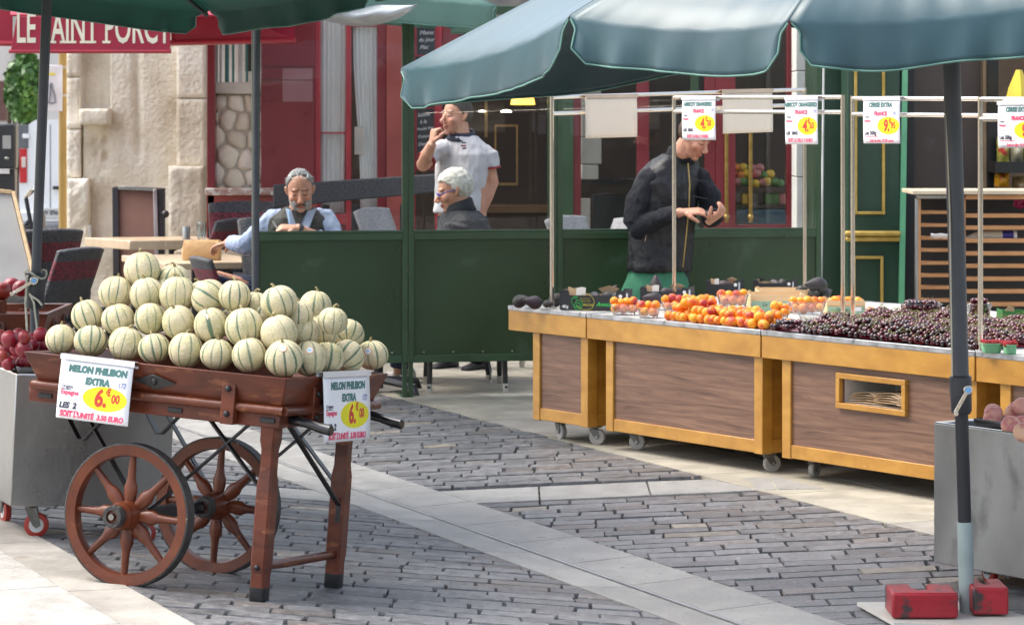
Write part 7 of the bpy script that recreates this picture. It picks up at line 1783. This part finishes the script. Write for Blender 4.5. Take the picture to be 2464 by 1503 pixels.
    for q in (-1,1):
        sh=MB(); o=hp+X*q*.10; sh.ell(V((o.x+.03,o.y-.05,.045)),(.055,.13,.05),14,10); sh.build('shoe',M('black shoe',(.015,.015,.016),rough=.45),root)
    # what he peels: a small dark avocado
    place('avo',avo_mesh,AVO,'avocado','small dark avocado held in the hands of the vendor','avocado',AG,px(1706,517,-.345),(1.0,.4,.3),.72)
vendor()
# ---------------------------------------------------------------- bearded seated man
SHB=M('light blue shirt',(.36,.43,.58),(.30,.37,.52),rough=.8,scale=5,bump=.25,bscale=14)
VEST=M('dark olive vest',(.024,.026,.020),(.013,.014,.011),rough=.75,scale=10,bump=.4,bscale=20)
JEAN=M('dark blue jeans',(.025,.035,.075),(.018,.025,.055),rough=.85,scale=20,bump=.3,bscale=120)
def shoe(root,p,fw,m):
    p=V(p); f=V((fw[0],fw[1],0)).normalized(); x=V((-f.y,f.x,0)); k=MB(); rows=[]
    for d,w_,h in ((-.09,.03,.05),(-.07,.038,.085),(0,.04,.08),(.07,.046,.055),(.13,.044,.045),(.165,.02,.03)):
        rows.append([V((p.x,p.y,.0))+f*d+x*w_*math.cos(2*PI*i/14)+V((0,0,h*.5+h*.5*math.sin(2*PI*i/14))) for i in range(14)])
    k.grid(rows,closed=True); k.add(rows[0],[tuple(range(14))[::-1]]); k.add(rows[-1],[tuple(range(14))]); k.build('shoe',m,root)
def bearded():
    Y=18.35; px=lambda x,y,dy=0: P(x,y,Y+dy); g=px(725,650); root=thing('person','bearded grey haired man in dark vest and pale blue shirt, sitting behind the left screen','person',V((g.x,Y+.1,0)))
    HF=hframe(px(722,460,-.10),V((.08,-.93,-.30)),R(3)); s=1.06; b=MB(); head(b,HF,s,jaw=1.08); neck(b,HF,px(722,535),.066,s)
    yw=R(4); sect(b,[(px(726,660,.05),.19,.13,yw),(px(726,600,.03),.19,.135,yw),(px(724,552),.165,.10,yw),(px(722,528),.10,.07,yw)])
    hip=V((px(728,650).x,Y+.12,.50))
    shR,elR,wrR=px(660,530,.0),px(592,588,-.05),px(548,584,.25); shL,elL,wrL=px(780,528,.0),px(806,590,-.12),px(712,549,-.28)
    b.tube([shR+V((.03,0,-.02)),elR,wrR],[.04,.043,.03],12); b.tube([shL+V((-.03,0,-.02)),elL,lerp(elL,wrL,.6),wrL],[.04,.045,.038,.031],12)
    for q,kn,ft in ((-1,px(540,668,-.15),px(540,860,-.1)),(1,V((hip.x+.2,Y-.4,.55)),V((hip.x+.24,Y-.35,.05)))): b.tube([hip+V((.1*q,0,0)),kn,V((ft.x,ft.y,.06))],[.09,.065,.045],12)
    hand(b,wrR,V((-.75,.5,-.25)),V((0,0,-1)),.45,1.05,left=False); hand(b,wrL,V((-1,-.1,.06)),V((0,.35,-.9)),.8,1.05,left=True)
    fuse(b,'body',SKIN,root,.005,3,paint=facepaint(HF,s,brow=(.42,.34,.32),lip=(.9,.65,.62)))
    GREY=M('grey hair',(.36,.36,.35),(.16,.16,.16),rough=.6,scale=50,stretch=(1,1,.4),bump=.5,bscale=150)
    hair(HF,root,'hair',GREY,lambda d,q:q.z-(-.05+.155*smooth((q.y+.055)/.12))-(0 if abs(q.x)>.045 or q.y<-.05 else .03*smooth((q.y+.05)/.05)),s,amp=.005)
    BRD=M('grizzled beard',(.55,.53,.50),(.30,.27,.25),rough=.75,scale=60,bump=.6,bscale=160)
    hair(HF,root,'beard',BRD,lambda d,q:(-.022-q.z-.0*abs(q.x)) if (q.y>-.0 and not(abs(q.x)<.024 and -.078<q.z<-.052) and not (abs(q.x)<.03 and q.z>-.042)) else ((.02-q.z) if (abs(q.x)>.056 and -.01<q.y<.03) else -1),s,r=(.0675,.0765,.098),c=(0,.024,-.022),amp=.005,seed=3,thick=.012)
    m_=MB()
    for q in (-1,1): m_.tube([HF@(V((0,.102,-.046))*s),HF@(V((q*.016,.099,-.049))*s),HF@(V((q*.030,.088,-.060))*s)],[.006,.0065,.004],8)
    m_.build('moustache',M('dark moustache',(.10,.075,.06),rough=.7,scale=60),root)
    # reading glasses pushed up on the hair
    k=MB()
    for q in (-1,1): k.tube([HF@(V((q*.03+.022*math.cos(a),.072-.0*math.sin(a)-.018*math.sin(a),.120+.011*math.sin(a)))*s) for a in [i*2*PI/12 for i in range(13)]],.0026,6)
    k.tube([HF@(V((-.052,.068,.122))*s),HF@(V((-.082,.0,.085))*s),HF@(V((-.084,-.03,.05))*s)],.0026,6); k.tube([HF@(V((.052,.068,.122))*s),HF@(V((.082,.0,.085))*s),HF@(V((.084,-.03,.05))*s)],.0026,6)
    tag(k.build('eyeglasses',M('pale spectacle frame',(.55,.58,.6),rough=.25)),'reading glasses pushed up on the grey hair of the bearded man','glasses')
    t=MB(); sect(t,[(px(726,680,.05),.205,.150,yw),(px(726,600,.03),.205,.155,yw),(px(724,540),.205,.14,yw),(px(722,520),.17,.11,yw),(px(722,508,-.01),.085,.08,yw)]); 
    t.tube([shR+V((.06,0,.02)),shR,lerp(shR,elR,.5),elR,lerp(elR,wrR,.75)],[.06,.076,.070,.062,.050],14); t.tube([shL+V((-.06,0,.02)),shL,lerp(shL,elL,.5)+V((.01,0,0)),elL,lerp(elL,wrL,.45)],[.06,.078,.074,.066,.054],14); fuse(t,'shirt',SHB,root,.007,2,.010,18,3)
    v=MB(); sect(v,[(px(726,690,.05),.22,.165,yw),(px(726,600,.03),.222,.168,yw),(px(724,548),.222,.155,yw),(px(722,524),.205,.132,yw),(px(722,508,.01),.140,.105,yw),(px(722,498,.02),.088,.085,yw)]); vo=fuse(v,'vest',VEST,root,.007,2,.010,16,6)
    # open shirt V over the vest
    k=MB(); fy=Y-.198
    def fp(x,y,o=0): a=px(x,y); return V((a.x,fy+o,a.z))
    k.prism([fp(706,560),fp(744,560),fp(764,500,.09),fp(724,512,.06),fp(690,500,.09)],(0,.02,0)); k.build('shirt_front',SHB,root,bevel=.004)
    k=MB(); k.prism([fp(722,550,-.003),fp(744,504,.07),fp(704,504,.07)],(0,.02,0)); k.build('bare_chest',SKIN,root)
    k=MB(); k.tube([fp(698,502,.07),fp(702,526,.015),fp(706,558,-.008)],.005,6); k.build('lanyard',M('blue lanyard',(.25,.42,.65),rough=.6),root)
    k=MB(); k.lathe([(.0,0),(.014,0),(.014,.004)],16,frame4(fp(741,545,-.008),V((1,0,0)),V((0,0,1)),V((0,-1,0)))); k.build('badge',WHITEPAPER,root)
    k=MB(); d=(wrL-elL).normalized(); k.tube([wrL-d*.035,wrL-d*.008],.037,14); k.build('wristwatch',M('black watch strap',(.02,.02,.03),rough=.5),root)
    tr=MB()
    for q,kn,ft in ((-1,px(540,668,-.15),px(540,860,-.1)),(1,V((hip.x+.2,Y-.4,.55)),V((hip.x+.24,Y-.35,.05)))): tr.tube([hip+V((.1*q,0,0)),lerp(hip,kn,.5)+V((.05*q,0,.01)),kn,V((ft.x,ft.y,.10))],[.115,.10,.08,.065],12); shoe(root,(ft.x,ft.y,0),(-.3*(1-q)/2,-1),M('brown shoe',(.09,.05,.03),rough=.5))
    fuse(tr,'trousers',JEAN,root,.01,2,.006,10,2)
    k=MB(); a=px(668,560,-.36); k.tube([px(655,531,-.40),px(668,550,-.40)],[.0045,.0055],8); tag(k.build('pen',M('light pen',(.6,.55,.5),rough=.35)),'slim pen held in the hand of the bearded man','pen')
bearded()
# ---------------------------------------------------------------- white haired man
def whitehair():
    Y=18.45; px=lambda x,y,dy=0: P(x,y,Y+dy); g=px(1125,650); root=thing('person','white haired man with glasses in dark blue jacket, sitting in profile behind the middle screen','person',V((g.x,Y+.05,0)))
    HF=hframe(px(1092,462,-.02),V((-.97,-.16,-.24)),R(2)); s=1.08; b=MB(); head(b,HF,s,nose=1.6); neck(b,HF,px(1108,535,.02),.062,s); yw=R(-62)
    sect(b,[(px(1128,680),.18,.12,yw),(px(1120,600),.18,.12,yw),(px(1112,545),.19,.11,yw),(px(1108,525),.10,.08,yw)])
    hip=V((px(1135,660).x,Y+.05,.50)); 
    for q in (-1,1):
        sh=px(1112,552)+V((.03*q,.17*q,0)); el=sh+V((-.06,-.02*q,-.28)); wr=el+V((-.26,-.04*q,.0)); b.tube([sh,el,wr],[.05,.042,.03],12); hand(b,wr,V((-1,0,-.1)),V((0,0,-1)),.4,1,left=q>0)
        kn=hip+V((-.43,.13*q,.02)); b.tube([hip+V((0,.1*q,0)),kn,V((kn.x-.02,kn.y,.06))],[.09,.065,.045],12)
    fuse(b,'body',SKIN,root,.005,3,paint=facepaint(HF,s,brow=(.9,.9,.9),closed=False))
    WH=M('white hair',(.72,.70,.62),(.50,.48,.42),rough=.6,scale=40,stretch=(1,1,.5),bump=.5,bscale=120)
    hair(HF,root,'hair',WH,lambda d,q:q.z-(-.075+.150*smooth((q.y+.07)/.14))-(.0 if q.y<.02 else .005),s,r=(.084,.107,.100),c=(0,-.018,.038),amp=.007,seed=5,thick=.014)
    k=MB(); 
    for q in (-1,1): k.tube([HF@(V((q*.032+.021*math.cos(a),.094,.004+.014*math.sin(a)))*s) for a in [i*2*PI/14 for i in range(15)]],.0028,6); k.tube([HF@(V((q*.053,.092,.008))*s),HF@(V((q*.078,.04,.012))*s),HF@(V((q*.083,-.01,.012))*s)],.0028,6)
    k.tube([HF@(V((-.011,.098,.008))*s),HF@(V((.011,.098,.008))*s)],.0026,6); tag(k.build('eyeglasses',M('blue spectacle frame',(.10,.12,.42),rough=.3)),'thin blue framed glasses worn by the white haired man','glasses')
    NAV=M('navy black jacket',(.011,.015,.023),(.007,.010,.016),rough=.7,scale=8,bump=.5,bscale=24)
    t=MB(); sect(t,[(px(1130,690),.225,.16,yw),(px(1124,620),.225,.165,yw),(px(1118,556),.225,.15,yw),(px(1114,528),.20,.13,yw),(px(1110,506),.115,.105,yw)])
    for q in (-1,1):
        sh=px(1114,536)+V((.03*q,.15*q,-.01)); el=sh+V((-.06,.02*q,-.28)); wr=el+V((-.26,-.04*q,.0)); t.tube([sh,lerp(sh,el,.5),el,lerp(el,wr,.8)],[.085,.075,.066,.05],14)
    fuse(t,'jacket',NAV,root,.008,3,.008,12,7)
    k=MB(); nb=px(1106,507,0); rows=[]
    for dz,r_ in ((-.02,.100),(.02,.092),(.055,.090),(.06,.080)): rows.append([nb+V((-.012*dz/.05,0,dz))+V((r_*math.cos(2*PI*i/24),r_*math.sin(2*PI*i/24),.030*math.cos(2*PI*i/24)-.006)) for i in range(24)])
    k.grid(rows,closed=True); k.build('collar',NAV,root,solid=.009,sharp=180)
    tr=MB()
    for q in (-1,1): kn=hip+V((-.43,.13*q,.02)); tr.tube([hip+V((0,.1*q,0)),kn,V((kn.x-.02,kn.y,.10))],[.115,.085,.068],12); shoe(root,(kn.x-.02,kn.y,0),(-1,0),M('white trainer',(.62,.6,.56),rough=.6))
    fuse(tr,'trousers',JEAN,root,.011,2,.005,10,2)
whitehair()
# ---------------------------------------------------------------- standing man in polo shirt
def polo():
    Y=19.35; px=lambda x,y,dy=0: P(x,y,Y+dy); g=px(1120,700); root=thing('person','standing man in white polo shirt with navy collar, one hand raised to his chin','person',V((g.x,Y,0)))
    HF=hframe(px(1098,282,-.02),V((-.80,-.60,.02)),R(0)); s=1.06; b=MB(); head(b,HF,s,nose=1.2); neck(b,HF,px(1112,338),.062,s); yw=R(-30)
    sect(b,[(px(1112,520),.17,.115,yw),(px(1114,460),.175,.12,yw),(px(1116,400),.18,.12,yw),(px(1116,360),.165,.095,yw),(px(1113,334),.09,.07,yw)])
    shR,elR,wrR=px(1058,345,-.03),px(1016,398,-.18),px(1040,345,-.27); shL,elL,wrL=px(1176,352,-.04),px(1184,440,-.02),px(1160,505,-.06)
    b.tube([shR+V((.02,0,-.02)),elR,lerp(elR,wrR,.5),wrR],[.045,.046,.042,.031],12); b.tube([shL+V((-.02,0,-.02)),elL,lerp(elL,wrL,.5),wrL],[.045,.045,.042,.032],12)
    hand(b,wrR,V((.15,.05,1)),V((.85,.5,0)),1.25,1.02,left=False); hand(b,wrL,V((-.3,-.1,-1)),V((-.6,.6,0)),.3,1.0,left=True)
    hip=V((px(1114,530).x,Y,.92)); X=V((math.cos(yw),math.sin(yw),0))
    for q in (-1,1): b.tube([hip+X*q*.09,hip+X*q*.11+V((0,0,-.44)),hip+X*q*.12+V((0,0,-.85))],[.09,.065,.045],12)
    fuse(b,'body',SKIN,root,.0052,3,paint=facepaint(HF,s,brow=(.25,.2,.2),stub=(.80,.78,.80),closed=False))
    DKH=M('dark hair',(.045,.036,.032),(.022,.018,.017),rough=.55,scale=50,bump=.5,bscale=180)
    hair(HF,root,'hair',DKH,lambda d,q:q.z-(-.05+.14*smooth((q.y+.07)/.15)),s,amp=.004,seed=8)
    PW=M('white polo pique',(.56,.55,.56),(.49,.48,.50),rough=.8,scale=5,bump=.3,bscale=16)
    t=MB(); sect(t,[(px(1106,512),.178,.130,yw),(px(1107,505),.182,.134,yw),(px(1110,460),.180,.136,yw),(px(1114,410),.188,.138,yw),(px(1116,372),.188,.130,yw),(px(1116,349),.155,.108,yw),(px(1114,328),.10,.09,yw)])
    t.tube([shR+X*.06+V((0,0,-.03)),lerp(shR,elR,.35),lerp(shR,elR,.72)],[.064,.066,.064],14); t.tube([shL-X*.07+V((0,0,-.03)),lerp(shL,elL,.3),lerp(shL,elL,.56)],[.064,.066,.066],14); sh=fuse(t,'polo_shirt',PW,root,.007,2,.010,15,3)
    k=MB(); a,c=lerp(shL,elL,.55),lerp(shL,elL,.60); k.tube([a,c],.068,18); k.build('sleeve_trim',M('red knit trim',(.35,.02,.03),rough=.7),root)
    k=MB(); a,c=lerp(shR,elR,.71),lerp(shR,elR,.77); k.tube([a,c],.066,18); k.build('sleeve_trim',MATS['red knit trim'],root)
    k=MB(); nb=px(1112,330); rows=[]
    for dz,r_ in ((-.012,.104),(.015,.088),(.040,.078),(.036,.072)): rows.append([nb+V((r_*math.cos(2*PI*i/24),r_*math.sin(2*PI*i/24),dz+.018*math.sin(2*PI*i/24))) for i in range(24)])
    k.grid(rows,closed=True); k.build('polo_collar',M('navy collar',(.02,.024,.05),rough=.7),root,solid=.007,sharp=180)
    k=MB(); e0=px(1118,352)
    def ep(x,y): a=px(x,y); return V((a.x,Y-.165+ (x-1118)*.0012,a.z))
    for i,(x,y,w_) in enumerate(((1112,345,12),(1110,352,14),(1113,358,12))): a=ep(x,y); k.ob(a,V((w_*Y/F*.87,w_*Y/F*.4,0)),V((0,.003,0)),V((0,0,.010)),1 if i==1 else 0)
    k.build('chest_emblem',[M('emblem dark thread',(.05,.05,.08),rough=.7),MATS['red knit trim']],root)
    tr=MB(); sect(tr,[(hip+V((0,0,.11)),.175,.125,yw),(hip,.18,.13,yw),(hip+V((0,0,-.1)),.18,.125,yw)])
    for q in (-1,1): tr.tube([hip+X*q*.09,hip+X*q*.11+V((0,0,-.44)),hip+X*q*.12+V((0,0,-.86))],[.11,.085,.07],12); f=hip+X*q*.12; shoe(root,(f.x,f.y,0),(-.6,-.8),M('black shoe',(.015,.015,.016),rough=.45))
    fuse(tr,'trousers',M('black navy trousers',(.014,.016,.026),rough=.8,scale=8),root,.011,2,.006,9,4)
polo()
# ---------------------------------------------------------------- label clean-up
for o in bpy.data.objects:
    l=o.get('label')
    if l and o.parent is None and len(l.split())>16: o['label']=' '.join(l.split()[:16])
